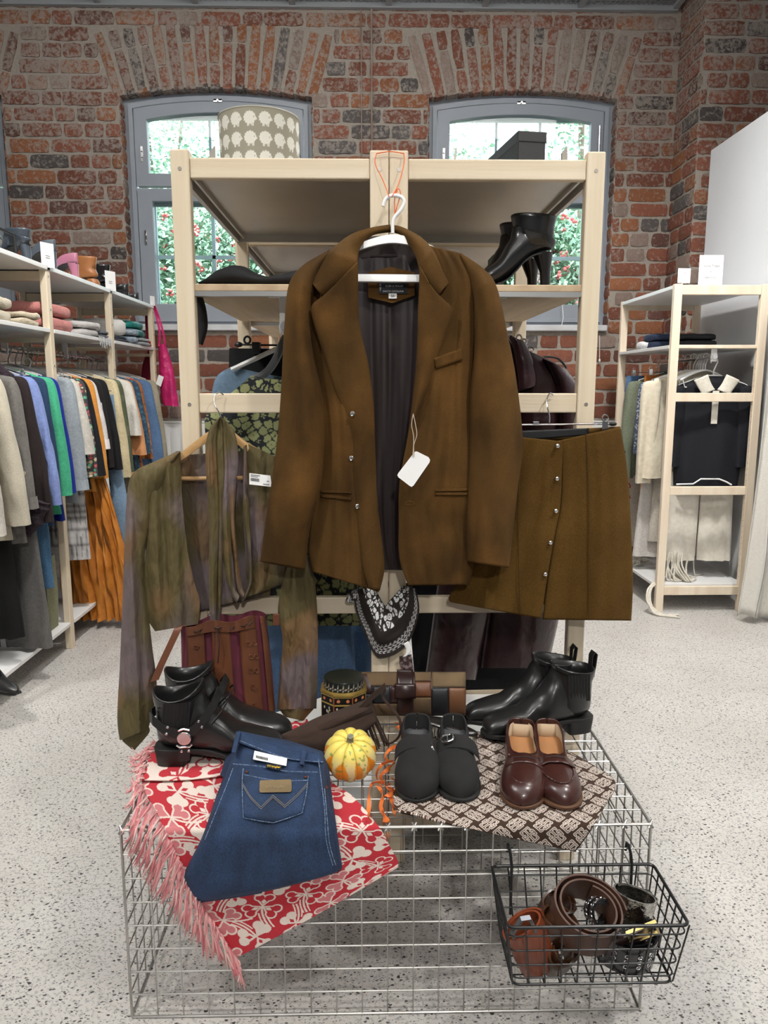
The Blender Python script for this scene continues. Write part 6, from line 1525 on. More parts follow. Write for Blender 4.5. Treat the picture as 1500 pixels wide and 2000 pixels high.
bottom_('trousers', 'beige cotton trousers under the cream yellow jacket', 'trousers', cloth((.50, .44, .31)), XL_ + .04, 4.30, ZL - .12, ln=.80, w_=.20, w2=.22, legs=2, group=GR)
t = thing('shopping_bag', 'stiff pale green canvas bag standing on the lower left shelf by the post', 'bag', (-1.60, 3.44, .135)); m = MB(); m.loft([[V((-1.60 + x * s, 3.44 + y * s, z)) for x, y in ((-.13, -.06), (.13, -.06), (.13, .06), (-.13, .06))] for z, s in ((.137, .94), (.30, 1), (.48, .97))], True); m.build('body', cloth((.20, .20, .12), .8), t, bevel=.008, solid=.004); m = MB(); m.tube([V((-1.56, 3.385, .40)), V((-1.52, 3.36, .40)), V((-1.48, 3.36, .40)), V((-1.455, 3.375, .385)), V((-1.455, 3.375, .355)), V((-1.56, 3.385, .35))], .007, 8, closed=True); m.build('handle', BLKP, t)
t = thing('open_crate', 'grey wire crate standing behind the hanging clothes at the far end of the left rack', 'crate', (-1.60, 4.75, .14))
m = MB()
for k in range(8): m.tube([V((-1.46, 4.50 + k * .07, .14)), V((-1.46, 4.50 + k * .07, .62))], .003, 5); m.tube([V((-1.46, 4.50, .14 + k * .068)), V((-1.46, 4.99, .14 + k * .068))], .003, 5); m.tube([V((-1.78, 4.50 + k * .07, .14)), V((-1.78, 4.50 + k * .07, .62))], .003, 5); m.tube([V((-1.78 + k * .0457, 4.50, .14)), V((-1.78 + k * .0457, 4.50, .62))], .003, 5)
m.build('wire_mesh', STEEL, t)
# black strappy shoe on the near lower shelf
def pump(name, label, loc, rz, m_, heel=.07, Ln=.24, shaft=0, m_in=None, group=None, blk=.018, tw=.040, cat='shoe'):
    """heeled shoe or ankle boot, toe along +x"""
    t = thing(name, label, cat, loc, 0, group); h = heel; ff = lambda x: h * (1 / (1 + math.exp((x / Ln - .48) * 11)))
    if shaft:
        H_ = shaft; st = [(Ln, .012, Ln, .020, .010), (Ln * .96, .008, Ln * .955, .034, .022), (Ln * .86, .008, Ln * .84, .048, tw), (Ln * .72, .010 + ff(Ln * .72) * .4, Ln * .68, .056 + h * .2, tw), (Ln * .52, ff(Ln * .52) + .004, Ln * .58, .062 + h * .55, tw * .86), (Ln * .26, ff(Ln * .26) + .006, Ln * .54, .050 + h * .85, tw * .84), (Ln * .03, h + .012, Ln * .53, .060 + h * .9, tw * .84), (-.004, h + .030, Ln * .52, .068 + h * .95, tw * .88), (.006, h * .45 + H_ * .5, Ln * .50, h * .42 + H_ * .60, tw * .92), (-.004, H_ * .975, Ln * .54, H_, tw * 1.02)]
        rings = shell(st, 22, 4); last = rings[-1]; c = sum(last, V((0, 0, 0))) / len(last)
        rings += [[c + (p - c) * s + V((0, 0, dz)) for p in last] for s, dz in ((.96, .002), (.92, -.01), (.85, -.07))]
        m = MB(); m.loft(rings, True, True); place(m, loc, rz).build('upper', m_, t, ang=180)
    else:
        rows = []
        for i in range(41):
            s = .5 - .5 * math.cos(PI * i / 40); w_ = max(.001, tw * (math.sin(PI * min(1, s * 1.0)) ** .45) * (.72 + .28 * s)); lift = ff(s * Ln); op = s < .62
            rim = (.050 - .012 * s / .62 if op else .040 * (1 - ((s - .62) / .38) ** 2 * .6)); o = w_ * .85 * (1 - (s / .62) ** 4) ** .5 if op else 0; row = []
            for k in range(13):
                a = k / 12; x2 = abs(a - .5) * 2; sg = 1 if a < .5 else -1
                if x2 < .35: y, z = w_ * x2 / .35, 0
                else: f = (x2 - .35) / .65; y = w_ + (o - w_) * (1 - math.cos(f * PI / 2)); z = rim * math.sin(f * PI / 2)
                row.append(V((s * Ln, sg * y, z + lift + .004)))
            rows.append(row)
        m = MB(); m.loft(rows, closed=False); weld(place(m, loc, rz).build('upper', m_, t, ang=180, solid=.002, off=-1))
        m = MB(); m.loft([[V((s * Ln, q * tw * .62, ff(s * Ln) + .007)) for q in (-1, 0, 1)] for s in [.03 + .6 * k / 14 for k in range(15)]], closed=False); place(m, loc, rz).build('insole', m_in or GIN, t, solid=.001)
    m = MB(); so = []
    for k in range(31):
        x = Ln * (k / 30); w_ = max(.001, tw * math.sin(PI * (k / 30 * .94 + .03)) ** .4 * (.72 + .28 * k / 30)) * 1.02; so.append([V((x, w_, ff(x) + .001)), V((x, -w_, ff(x) + .001)), V((x, -w_, ff(x) + .005)), V((x, w_, ff(x) + .005))])
    m.loft(so, True, True); place(m, loc, rz).build('sole', RUB, t, ang=40)
    if h > .025:
        m = MB(); rings = []
        for (z, s, dx) in ((0, blk, .018), (h * .5, blk * 1.1, .020), (h + .004, tw * .72, .028)): rings.append([V((dx + math.cos(a) * s * (1.0), math.sin(a) * s, z)) for a in [k * PI / 8 for k in range(16)]])
        m.loft(rings, True, True); place(m, loc, rz).build('heel', m_, t)
    return t
TOPZ = 1.793
pump('strappy_shoe', 'black strappy flat shoe on the lower left shelf at the picture edge', (-1.52, 2.80, .136), R(-30), LEA, heel=.04, Ln=.26)
pump('ankle_boot', 'blue grey leather bootie with heel toward the aisle, behind the black bag', (-1.45, 3.42, TOPZ), R(160), mat('petrol_leather', (.050, .062, .078), rough=.3, coat=.2), heel=.06, shaft=.13, tw=.036)
pump('court_shoe', 'blue grey leather high heeled shoe beside the price card', (-1.46, 3.72, TOPZ), R(165), mat('slate_leather', (.075, .090, .110), rough=.3, coat=.2), heel=.085, Ln=.24)
pump('court_shoe', 'pink patent high heeled shoe between the grey heel and the tan boot', (-1.47, 4.02, TOPZ), R(165), mat('pink_patent', (.42, .16, .24), rough=.22, coat=.4), heel=.075, Ln=.24)
pump('ankle_boot', 'tan leather ankle boot with dark heel on top of the left rack', (-1.46, 4.26, TOPZ), R(170), mat('tan_leather', (.36, .15, .05), (.30, .11, .035), scale=8, rough=.4, bump=.3, bscale=25, bdist=.004), heel=.03, shaft=.15, blk=.030)
pump('ankle_boot', 'black ankle boot behind the second price card on the left rack', (-1.50, 4.60, TOPZ), R(172), BLG, heel=.05, shaft=.16, blk=.026)
pump('court_shoe', 'black shoe near the far end of the left rack top', (-1.49, 4.90, TOPZ), R(172), BLG, heel=.04)
pump('ballet_flat', 'glossy black flat shoe at the far end of the left rack top', (-1.50, 5.14, TOPZ), R(172), BLG, heel=.012)
t = thing('handbag', 'soft black handbag lying on the left rack top at the picture edge', 'bag', (-1.62, 3.15, TOPZ)); rings = []
for k in range(21):
    f = k / 20; c_ = V((-1.62 + .04 * math.sin(f * 5), 2.92 + .50 * f, TOPZ + .002)); h = .085 * max(.08, math.sin(PI * (f * .96 + .02)) ** .5); rings.append([c_ + V((math.cos(a) * .15 * (.6 + .4 * math.sin(PI * f)), 0, h * .5 + math.sin(a) * h * .5 + (.004 * math.sin(a * 5 + f * 9)))) for a in [i * PI / 10 for i in range(20)]])
MB().loft(rings, True, True).build('body', LEA, t, ang=180)
MB().tube([V((-1.50, 3.40, TOPZ + .01)), V((-1.46, 3.30, TOPZ + .08)), V((-1.50, 3.10, TOPZ + .10)), V((-1.55, 2.95, TOPZ + .06))], .006, 8).build('strap', LEA2, t)
# price cards on the left rack
def card(label_, x, y, z, w_, h, rz=0, txt=None, tilt=0, name='price_card', th=.0015):
    t = thing(name, label_, 'card', (x, y, z), rz); M_ = Matrix.Rotation(tilt, 4, 'X'); m = MB(); m.box(-w_ / 2, w_ / 2, -th / 2, th / 2, 0, h, m=M_); m.build('sheet', PAPER, t, world=False, smooth=False)
    m = MB(); m.box(-.010, .010, -.006, .006, -.002, .010); m.build('clip', WHTP, t, world=False)
    if txt == 1:
        m = MB()
        for k_ in range(2): m.box(-.012, .012, -th / 2 - .0006, -th / 2, h * .45 - k_ * .009, h * .45 - k_ * .009 + .003, m=M_)
        m.build('print', INKG, t, world=False, smooth=False)
    elif txt:
        for i, (s, sz) in enumerate(txt):
            o = text(s, sz, (0, -th / 2 - .0006, h * (.66 - .18 * i)), FRONT, INKG, None); o.data.transform(M_); o.parent = t
    return t
card('white price card clipped to the left rack post beside the grey heeled shoe', -1.437, 3.57, 1.785, .07, .105, R(62), 1)
card('white price card clipped to the left rack post before the black ankle boot', -1.437, 4.41, 1.785, .075, .105, R(62), 1)
card('small white card at the far end of the left rack top', -1.437, 5.24, 1.79, .05, .06, R(70))
# folded knitwear on the left middle shelf
SH = 1.516
def bundle(name, label_, cat, c, m_, sz, rz=0, roll=False, group=None):
    """a folded or rolled knit lying on a shelf: rounded layered body"""
    t = thing(name, label_, cat, c, rz, group); lx_, ly_, h = sz; nl = 1 if roll else 2
    for l in range(nl):
        hh = h / nl; z0 = hh * l; rings = []; rg_ = random.Random(hash(label_) % 1 + l + int(c[1] * 100))
        dx, dy = rg_.uniform(-.012, .012), rg_.uniform(-.012, .012)
        for k in range(17):
            f = k / 16; e = max(.02, (1 - abs(2 * f - 1) ** 5)) ** .5; r = []
            for i in range(20):
                a = 2 * PI * i / 20; y = math.copysign(abs(math.cos(a)) ** (.55 if not roll else .9), math.cos(a)) * ly_ / 2 * e; z = z0 + hh / 2 + math.copysign(abs(math.sin(a)) ** (.6 if not roll else .9), math.sin(a)) * hh / 2 * (.5 + .5 * e)
                x = -lx_ / 2 + lx_ * f; r.append(V((x + dx, y + dy, z + .007 * noise.noise(V((x * 20 + l * 5, y * 20, c[1] * 5))))))
            rings.append(r)
        MB().loft(rings, True, True).build('folded_layer', m_, t, world=False, ang=180)
    return t
KN = lambda c, bs=260: cloth(c, .7, bump=.9, bs=bs)
bundle('folded_jumper', 'cream knitted jumper with loose sleeve on the middle shelf at the picture edge', 'jumper', (-1.60, 3.14, SH), KN((.62, .55, .42)), (.30, .34, .10), 0)
bundle('folded_scarf', 'cream crochet scarf beside the salmon pink jumper', 'scarf', (-1.52, 3.40, SH), KN((.60, .52, .38), 140), (.16, .20, .055))
bundle('folded_jumper', 'salmon pink cable knit jumper behind the second post', 'jumper', (-1.60, 3.74, SH), KN((.60, .24, .22), 180), (.32, .40, .125))
bundle('folded_shirt', 'white folded shirt with fringe beside the pink jumper', 'shirt', (-1.58, 4.12, SH), KN((.66, .64, .62)), (.30, .26, .075))
bundle('folded_shawl', 'black and white fringed shawl edge over the shelf front', 'shawl', (-1.50, 4.26, SH), pat('shawl') if 0 else KN((.13, .14, .16), 120), (.16, .18, .035))
bundle('folded_jumper', 'brown folded jumper at the back of the middle shelf', 'jumper', (-1.80, 4.22, SH), KN((.16, .13, .10)), (.18, .30, .12))
bundle('rolled_jumper', 'white rolled jumper lying on the middle shelf in the third bay', 'jumper', (-1.58, 4.56, SH + .03), KN((.68, .67, .64)), (.30, .12, .10), R(15), True)
bundle('folded_trousers', 'dark grey folded trousers under the white rolled jumper', 'trousers', (-1.55, 4.66, SH), cloth((.06, .065, .08)), (.20, .30, .032))
bundle('striped_jumper', 'blue grey striped knit between white roll and teal cardigan', 'jumper', (-1.53, 4.80, SH + .004), mat('striped_knit', (.42, .50, .55), (.10, .13, .18), scale=26, stretch=(.3, 3, 3), rough=.9, bump=.8, bscale=200, bdist=.003), (.22, .18, .085), R(20))
bundle('folded_cardigan', 'shiny teal green folded cardigan on top of the far pile', 'cardigan', (-1.56, 4.96, SH + .05), mat('teal_satin', (.008, .20, .17), (.005, .12, .11), scale=16, rough=.45, bump=.5, bscale=30, bdist=.01), (.24, .30, .095))
bundle('folded_shirt', 'pale grey folded shirt under the teal cardigan', 'shirt', (-1.54, 5.00, SH), KN((.35, .37, .38)), (.24, .28, .045))
bundle('folded_scarf', 'red folded scarf at the far end of the middle shelf', 'scarf', (-1.50, 5.14, SH), KN((.45, .02, .04)), (.14, .10, .035))
m = MB(); rg = random.Random(4)
for k in range(26):
    y = 4.16 + k * .008; m.tube([V((-1.455, y, SH + .012)), V((-1.43, y + rg.uniform(-.005, .005), SH + .004)), V((-1.425, y + rg.uniform(-.01, .01), SH - .03 - rg.uniform(0, .03)))], .0012, 4)
o = m.build('shawl_fringe', cloth((.5, .5, .5))); o['kind'] = 'stuff'; tag(o, 'thin grey fringe threads hanging over the middle shelf edge', 'fringe')
# pink tote and dark red bag at the end of the left rack
t = thing('tote_bag', 'bright pink crinkled shoulder bag hanging at the far end of the left rack', 'bag', (-1.42, 5.32, 1.2))
PINK = mat('pink_nylon', (.62, .02, .16), (.42, .012, .11), scale=9, rough=.42, bump=.6, bscale=22, bdist=.02)
ptube(m := MB(), [(309, 672), (311, 720), (314, 770), (320, 792)], [(324, 672), (338, 720), (346, 770), (349, 794)], 5.30, .03, .03, 16, 30, .02, 3, 14); m.build('body', PINK, t)
m = MB()
for pts in ([(299, 594), (306, 620), (312, 650), (311, 676)], [(301, 594), (312, 625), (320, 655), (322, 674)]): m.ribbon([at(p[0], p[1], 5.28) for p in resamp(pts, 14)], V((.014, 0, 0)), .004)
m.build('strap', PINK, t)
m = MB(); poly(m, [(310, 732), (320, 736), (314, 755), (304, 750)], 5.24, .002); m.build('price_tag', PAPER, t, smooth=False)
t = thing('shoulder_bag', 'dark red fabric bag hanging behind the pink bag', 'bag', (-1.50, 5.30, 1.2)); ptube(m := MB(), [(286, 690), (277, 720), (276, 770), (286, 800)], [(300, 688), (302, 720), (304, 770), (302, 805)], 5.31, .03, .03, 12, 20, .01, 4, 12); DRD = cloth((.16, .006, .025)); m.build('body', DRD, t); m = MB(); m.ribbon([at(p[0], p[1], 5.29) for p in [(285, 592), (287, 640), (291, 692)]], V((.02, 0, 0)), .004); m.build('strap', DRD, t)

# ================= clothes in the central racks =================
GC = 'clothes on the rails of the central racks'
def ck(c, **k): return cloth(c, **k)
def flower_col(v_sc=42):
    def f(u, v, p):
        d, q = noise.voronoi(V((p.x * v_sc, 3.3, p.z * v_sc))); e = d[1] - d[0]; th = math.atan2(p.z * v_sc - q[0].z, p.x * v_sc - q[0].x)
        if e > .09 + .05 * math.cos(th * 5) and d[0] < .62 + .08 * math.cos(th * 5): return (.27, .29, .13) if d[0] > .09 else (.12, .13, .05)
        return (.010, .012, .016)
    return f
t = thing('floral_dress', 'black dress with dense pale green flowers hanging behind the wrap top', 'dress', (-.15, 2.02, 1.0), group=GC)
FD = pat('floral_viscose'); m = MB(); ptube(m, [(486, 738), (446, 772), (404, 806), (401, 860), (404, 960), (424, 1090), (437, 1222)], [(560, 742), (640, 770), (690, 806), (694, 860), (700, 960), (706, 1090), (712, 1222)], 2.04, .05, .04, 190, 300, .02, 4, 9, col=flower_col()); m.build('body', FD, t, ang=180)
m = MB(); ptube(m, [(486, 736), (492, 733)], [(556, 742), (548, 747)], 2.03, .02, .02, 20, 6, .002, 5, 9, col=flower_col()); m.build('collar', FD, t)
def hangarm(label_, pts, Y, m_, r=.008, hookpx=None, hy=None):
    t = thing('clothes_hanger', label_, 'hanger', at(pts[0][0], pts[0][1], Y)); m = MB(); m.tube([at(p[0], p[1], Y) for p in resamp(pts, 16)], r, 8); m.build('shoulder', m_, t)
    if hookpx: m = MB(); m.tube([at(p[0], p[1], Y) for p in resamp(hookpx, 20)], .0022, 6); m.build('hook', CHROME, t)
    return t
hangarm('grey plastic hanger shoulder behind the jacket sleeve', [(493, 742), (520, 728), (540, 700), (553, 668), (575, 650), (640, 690), (690, 740)], 2.10, mat('grey_hanger', (.13, .14, .15), rough=.5), .011, [(575, 650), (576, 632), (584, 620), (574, 610), (566, 618)])
t = thing('chambray_blouse', 'pale blue chambray blouse on a white hanger beyond the floral dress', 'top', (-.2, 2.3, 1.0), group=GC)
m = MB(); ptube(m, [(452, 716), (425, 733), (415, 760), (414, 800), (424, 900), (446, 1050)], [(540, 735), (610, 745), (650, 770), (655, 810), (650, 900), (640, 1050)], 2.30, .04, .03, 20, 40, .012, 7, 10); m.build('body', ck((.13, .20, .28)), t, ang=180)
hangarm('white plastic hanger arm of the pale blue top', [(452, 722), (500, 700), (545, 680), (600, 664), (650, 700)], 2.26, WHTP, .007, [(592, 664), (592, 640), (600, 628), (590, 620), (582, 628)])
t = thing('black_trousers', 'black trousers clipped on a black hanger in front of the bricks', 'trousers', (-.2, 2.5, 1.0), group=GC)
m = MB(); ptube(m, [(448, 680), (447, 740), (450, 900), (456, 1060)], [(600, 682), (604, 740), (600, 900), (590, 1060)], 2.52, .03, .03, 16, 30, .006, 8, 10); m.build('panel', ck((.006, .006, .007)), t, ang=180)
t = thing('clip_hanger', 'black clip hanger holding the black trousers', 'hanger', at(480, 660, 2.50)); m = MB(); m.tube([at(466, 673, 2.50), at(640, 676, 2.50)], .003, 8); m.build('bar', BLKP, t)
m = MB(); a = at(483, 0, 2.47).x; m.box(a - .012, a + .012, 2.45, 2.49, at(0, 690, 2.47).z, at(0, 668, 2.47).z); m.tube([at(483 + 6 * math.cos(b_), 664 + 7 * math.sin(b_), 2.46) for b_ in [k * PI / 6 for k in range(12)]], .004, 6, closed=True); m.build('clip', BLKP, t, bevel=.002)
m = MB(); m.ball(at(466, 673, 2.5), .009, 10, 6, (1.5, 1, 1)); m.build('end_cap', BLKP, t); m = MB(); m.tube([at(p[0], p[1], 2.5) for p in resamp([(556, 674), (556, 650), (562, 640), (556, 630), (548, 638)], 12)], .003, 6); m.build('hook', BLKP, t)
t = thing('denim_skirt', 'mid blue denim skirt hanging low behind the tea tin', 'skirt', (-.1, 2.2, .5), group=GC)
m = MB(); ptube(m, [(520, 1130), (516, 1250), (512, 1400)], [(688, 1130), (690, 1230), (696, 1340)], 2.18, .03, .03, 30, 30, .016, 3, 14); m.build('panel', DEN2, t, ang=180)
t = thing('jeans', 'faded blue jeans leg hanging beside the denim skirt', 'jeans', (-.03, 2.3, .5), group=GC)
m = MB(); ptube(m, [(680, 1130), (684, 1230), (690, 1360)], [(738, 1130), (734, 1240), (720, 1350)], 2.30, .03, .03, 20, 30, .012, 5, 18); m.build('leg', DEN2, t, ang=180)
BUR = mat('burgundy_leather', (.030, .009, .012), (.020, .006, .008), scale=8, rough=.32, coat=.25, bump=.55, bscale=16, bdist=.014)
t = thing('leather_coat', 'long burgundy leather coat hanging in the right central rack', 'coat', (.40, 2.1, 1.0), group=GC)
m = MB(); ptube(m, [(960, 655), (930, 690), (900, 760), (880, 900), (850, 1100), (822, 1322)], [(1000, 657), (1050, 690), (1100, 716), (1128, 760), (1128, 850), (1122, 960)], 2.08, .055, .04, 30, 50, .018, 6, 8); 
m = MB(); ptube(m, [(968, 652), (940, 690), (905, 760), (890, 900), (860, 1100), (830, 1325)], [(990, 655), (1010, 700), (1016, 760), (1010, 900), (975, 1100), (929, 1328)], 2.06, .04, .03, 24, 50, .014, 6, 9); m.build('front_panel', BUR, t, ang=180)
m = MB(); ptube(m, [(990, 655), (1005, 700), (1008, 760), (1000, 900), (965, 1100), (936, 1305)], [(1030, 684), (1090, 712), (1124, 746), (1131, 800), (1110, 1100), (1070, 1305)], 2.09, .055, .04, 30, 50, .018, 9, 8); m.build('front_panel', BUR, t, ang=180)
m = MB(); ptube(m, [(1060, 700), (1086, 760), (1090, 860), (1080, 1000)], [(1108, 722), (1134, 770), (1134, 870), (1122, 1000)], 2.05, .05, .03, 18, 40, .014, 12, 14); m.build('sleeve', BUR, t, ang=180)
m = MB(); psheet(m, [(996, 655), (1004, 690), (1010, 730), (1012, 764)], [(1024, 668), (1038, 700), (1047, 735), (1046, 754)], lambda u, v: 2.00 - .01 * math.sin(PI * u), 10, 16); m.build('lapel', BUR, t, solid=.004)
t = thing('black_skirt', 'long black skirt hanging beyond the burgundy leather coat', 'skirt', (.4, 2.3, .6), group=GC); m = MB(); ptube(m, [(790, 800), (790, 1000), (800, 1200), (812, 1350)], [(1076, 800), (1072, 1000), (1060, 1200), (1036, 1345)], 2.24, .03, .03, 24, 30, .012, 2, 12); m.build('panel', ck((.007, .007, .008)), t, ang=180)
t = thing('black_coat', 'black garment shoulder with drawcord behind the leather coat', 'coat', (.45, 2.5, 1.0), group=GC); m = MB(); ptube(m, [(960, 660), (960, 760), (960, 900)], [(1030, 690), (1052, 712), (1054, 900)], 2.46, .03, .03, 20, 20, .01, 2, 12); m.build('body', ck((.006, .006, .006)), t, ang=180); m = MB(); m.tube([at(p[0], p[1], 2.40) for p in resamp([(1050, 700), (1068, 697), (1088, 700), (1100, 710), (1106, 719)], 14)], .0035, 6); m.build('drawcord', BLKP, t)
for (x, y, d, w_) in ((1014, 660, 2.20, 'nearest the jacket'), (1023, 668, 2.16, 'in the middle of three'), (1038, 684, 2.12, 'lowest of three')):
    t = thing('hanger_clip', 'shiny chrome hanger clip above the burgundy coat, %s' % w_, 'clip', at(x, y + 10, d), group='chrome clips above the burgundy coat'); m = MB(); m.tube([at(x + 5 * math.cos(b_), y + 6 * math.sin(b_), d) for b_ in [k * PI / 6 for k in range(12)]], .0028, 6, closed=True); m.build('ring', CHROME, t)
    m = MB(); a, b_ = at(x - 3, y + 6, d), at(x + 6, y + 26, d); m.box(a.x, b_.x, d - .006, d + .006, b_.z, a.z); m.build('jaw', CHROME, t, bevel=.001)
# ---- things on the shelves of the central racks ----
SZ = 1.495
t = thing('black_garment', 'black crumpled garment on the wooden shelf with a sleeve hanging by the left post', 'garment', (-.2, 2.0, SZ)); BG = mat('black_cotton', (.008, .008, .009), rough=.85, bump=.5, bscale=20, bdist=.01, sheen=.1)
rings = []
top_c = resamp([(.012,), (.045,), (.052,), (.030,), (.028,), (.040,), (.056,), (.062,), (.085,), (.070,)], 40)
for k in range(41):
    f = k / 40; x = -.405 + .42 * f; h = top_c[k][0]; rings.append([V((x, 1.98 + math.cos(a) * .10, SZ + h * .5 + math.copysign(abs(math.sin(a)) ** .7, math.sin(a)) * h * .5 + .004 * math.sin(a * 4 + f * 20) * (1 if math.sin(a) > 0 else 0))) for a in [i * PI / 10 for i in range(20)]])
MB().loft(rings, True, True).build('body', BG, t, ang=180)
m = MB(); ptube(m, [(374, 590), (379, 620), (383, 650), (388, 668)], [(382, 586), (402, 610), (405, 640), (392, 674)], 2.02, .02, .02, 10, 24, .003, 4, 20); 
m = MB(); ptube(m, [(366, 560), (374, 600), (380, 640), (386, 670)], [(380, 560), (398, 585), (406, 635), (396, 675)], 1.99, .015, .02, 12, 24, .004, 4, 20); m.build('sleeve', BG, t, ang=180)
HB = mat('boot_leather', (.010, .010, .011), rough=.25, coat=.25, bump=.1, bscale=30, bdist=.004)
pump('heeled_boot', 'black leather high heeled ankle boot on the wooden shelf, nearer one of the pair', (.462, 1.960, SZ), R(186), HB, heel=.085, Ln=.205, shaft=.176, tw=.036, blk=.012, cat='boot')
pump('heeled_boot', 'black leather high heeled ankle boot on the wooden shelf, farther one of the pair', (.452, 2.065, SZ), R(186), HB, heel=.085, Ln=.205, shaft=.176, tw=.036, blk=.012, cat='boot')
t = thing('green_box', 'small dark green box behind the heeled boots', 'box', (.36, 2.35, SZ)); m = MB(); a, b_ = at(963, 497, 2.35), at(990, 545, 2.35); m.box(a.x, b_.x, 2.35, 2.45, SZ, a.z); m.build('carton', mat('green_card', (.008, .10, .035), rough=.5), t, smooth=False, bevel=.002); m = MB(); m.box(a.x + .012, b_.x - .01, 2.3485, 2.35, SZ + .02, a.z - .02); m.build('print', mat('pale_green', (.25, .4, .3), rough=.6), t, smooth=False)
t = thing('white_laces', 'bundle of white shoe laces between the black heels', 'laces', (.40, 2.25, SZ)); rg = random.Random(5)
for k in range(14):
    m = MB(); q = [at(1035 + rg.uniform(0, 26), 552 - rg.uniform(0, 26) * (1 if j % 2 else .4), 2.15 + rg.uniform(0, .06)) for j in range(4)]; m.tube([V(p) for p in resamp([tuple(p) for p in q], 12)], .003, 5); m.build('lace', WHTP, t)
# lampshade with sheep
t = thing('lampshade', 'taupe drum lampshade with rows of white sheep on the rack top', 'lampshade', (-.296, 2.22, 1.767)); LC = V((-.296, 2.22, 1.767)); LR, LH = .1045, .205
def sheep(x, y):
    # unit cell, body blob with face and legs
    dx, dy = x, (y - .08) * 1.0; r = math.hypot(dx / .40, dy / .33); a = math.atan2(dy / .33, dx / .40); rb = 1 + .06 * math.sin(a * 13)
    if r < rb:
        if math.hypot(x - .27, y - .12) < .035: return False
        return True
    if y < -.05 and y > -.36 and (abs(abs(x - .04) - .18) < .035 or abs(abs(x - .04) - .10) < .028): return True
    return math.hypot((x - .42) / .07, (y - .02) / .05) < 1
def lampc(u, v):
    y = v * 4.3 - .15; j = math.floor(y); x = u * 17 + (0 if j % 2 else 0); return (.62, .60, .53) if sheep((x % 1) - .5, (y - j) - .5) else (.27, .25, .19)
m = MB(); m.grid(lambda u, v: LC + V((math.cos(2 * PI * u) * (LR + .004 * v), math.sin(2 * PI * u) * (LR + .004 * v), LH * v)), 700, 110, lampc); m.build('shade', pat('sheep_print'), t, ang=180, solid=.0012)
m = MB(); 
for (z, r_) in ((LH, LR + .0045), (.001, LR)): m.tube([LC + V((math.cos(k * PI / 24) * r_, math.sin(k * PI / 24) * r_, z)) for k in range(48)], .0022, 6, closed=True)
each(m, 'rim', mat('shade_rim', (.36, .34, .28), rough=.7), t)
m = MB(); m.tube([LC + V((-LR, 0, .16)), LC + V((0, 0, .15)), LC + V((LR, 0, .16))], .0016, 6); m.tube([LC + V((math.cos(k * PI / 8) * .02, math.sin(k * PI / 8) * .02, .15)) for k in range(16)], .0016, 6, closed=True); m.build('spider_frame', CHROME, t)
# black shoe box
t = thing('black_box', 'matt black rectangular cardboard box on the rack top at right', 'box', (.37, 2.05, 1.767)); RZ = Matrix.Translation(V((.366, 1.955, 1.767))) @ Matrix.Rotation(R(9), 4, 'Z'); m = MB(); m.box(0, .070, 0, .30, 0, .098, m=RZ); m.build('base', mat('black_card', (.010, .010, .011), (.03, .03, .03), scale=40, rough=.55, lo=.6, hi=.8), t, smooth=False, bevel=.002); m = MB(); m.box(-.002, .072, -.002, .302, .076, .101, m=RZ); m.build('lid', mat('black_card_lid', (.012, .012, .013), rough=.5), t, smooth=False, bevel=.002)
for (x, lab) in ((415, 'small pointed pale card on the rack top left of the lampshade'), (1104, 'small pointed pale card on the rack top right of the black box')):
    m = MB(); poly(m, [(x - 7, 350), (x - 6, 297), (x + 4, 284), (x + 5, 350)], 2.0, .012); o = m.build('pointed_card', mat('grey_card%d' % x, (.30, .28, .24), rough=.8), smooth=False); tag(o, lab, 'card')
# price label and hanger clip bits seen at the rail left of the jacket
# leopard and white tag hanging near the centre post
t = thing('tulle_scarf', 'small dark printed scarf end with white tag hanging by the centre post', 'scarf', (.1, 1.86, .75)); m = MB(); ptube(m, [(780, 1282), (782, 1300), (786, 1310)], [(803, 1278), (806, 1296), (808, 1312)], 1.832, .006, .004, 14, 14, .003, 3, 60, col=lambda u, v, p: (.22, .16, .16) if noise.noise(p * 120) > .05 else (.04, .02, .02)); m.build('cloth', pat('leopard'), t); m = MB(); psheet(m, [(788, 1258), (794, 1272), (786, 1284)], [(797, 1252), (803, 1268), (794, 1282)], 1.826, 4, 8); m.build('tag', PAPER, t, solid=.001)

# ================= right rack contents =================
XR_, ZR = (RX0 + RX1) / 2, 1.418; GRR = 'clothes hanging in the right rack'
top_('polo_shirt', 'black polo top with cream collar and placket facing the aisle in the right rack', 'polo', cloth((.008, .009, .013), .8, rough=.8), XR_ + .035, 4.215, ZR - .03, ln=.60, w_=.215, sl=.42, flare=-.035, slx=-.01, th=.03, hang=WHTP, group=GRR)
pt_ = C.objects[-1]
P0 = V((XR_ + .035, 4.215, ZR - .03)); t = [o for o in C.objects if o.name == 'polo_shirt'][0]
CRE = cloth((.64, .61, .53), .9)
for sd in (1, -1):
    m = MB(); m.grid(lambda u, v: V((sd * ((.050 * (1 - u) + .122 * u) * (1 - v) + (.006 * (1 - u) + .072 * u) * v), -.054 - .006 * math.sin(PI * u), (-.066 * (1 - u) - .098 * u) * (1 - v) + (-.148 * (1 - u) - .178 * u) * v - .010 * math.sin(PI * v) * (1 - u))), 8, 10); m.build('collar', CRE, t, world=False, solid=.004)
m = MB(); m.box(-.017, .017, -.060, -.052, -.335, -.155); m.build('placket', CRE, t, world=False, bevel=.002)
m = MB(); m.tube([V((-.18, -.052, -.672)), V((-.09, -.058, -.668)), V((-.05, -.058, -.640)), V((.05, -.058, -.640)), V((.09, -.058, -.656)), V((.12, -.056, -.672))], .0045, 6); m.build('white_trim', WHTP, t, world=False)
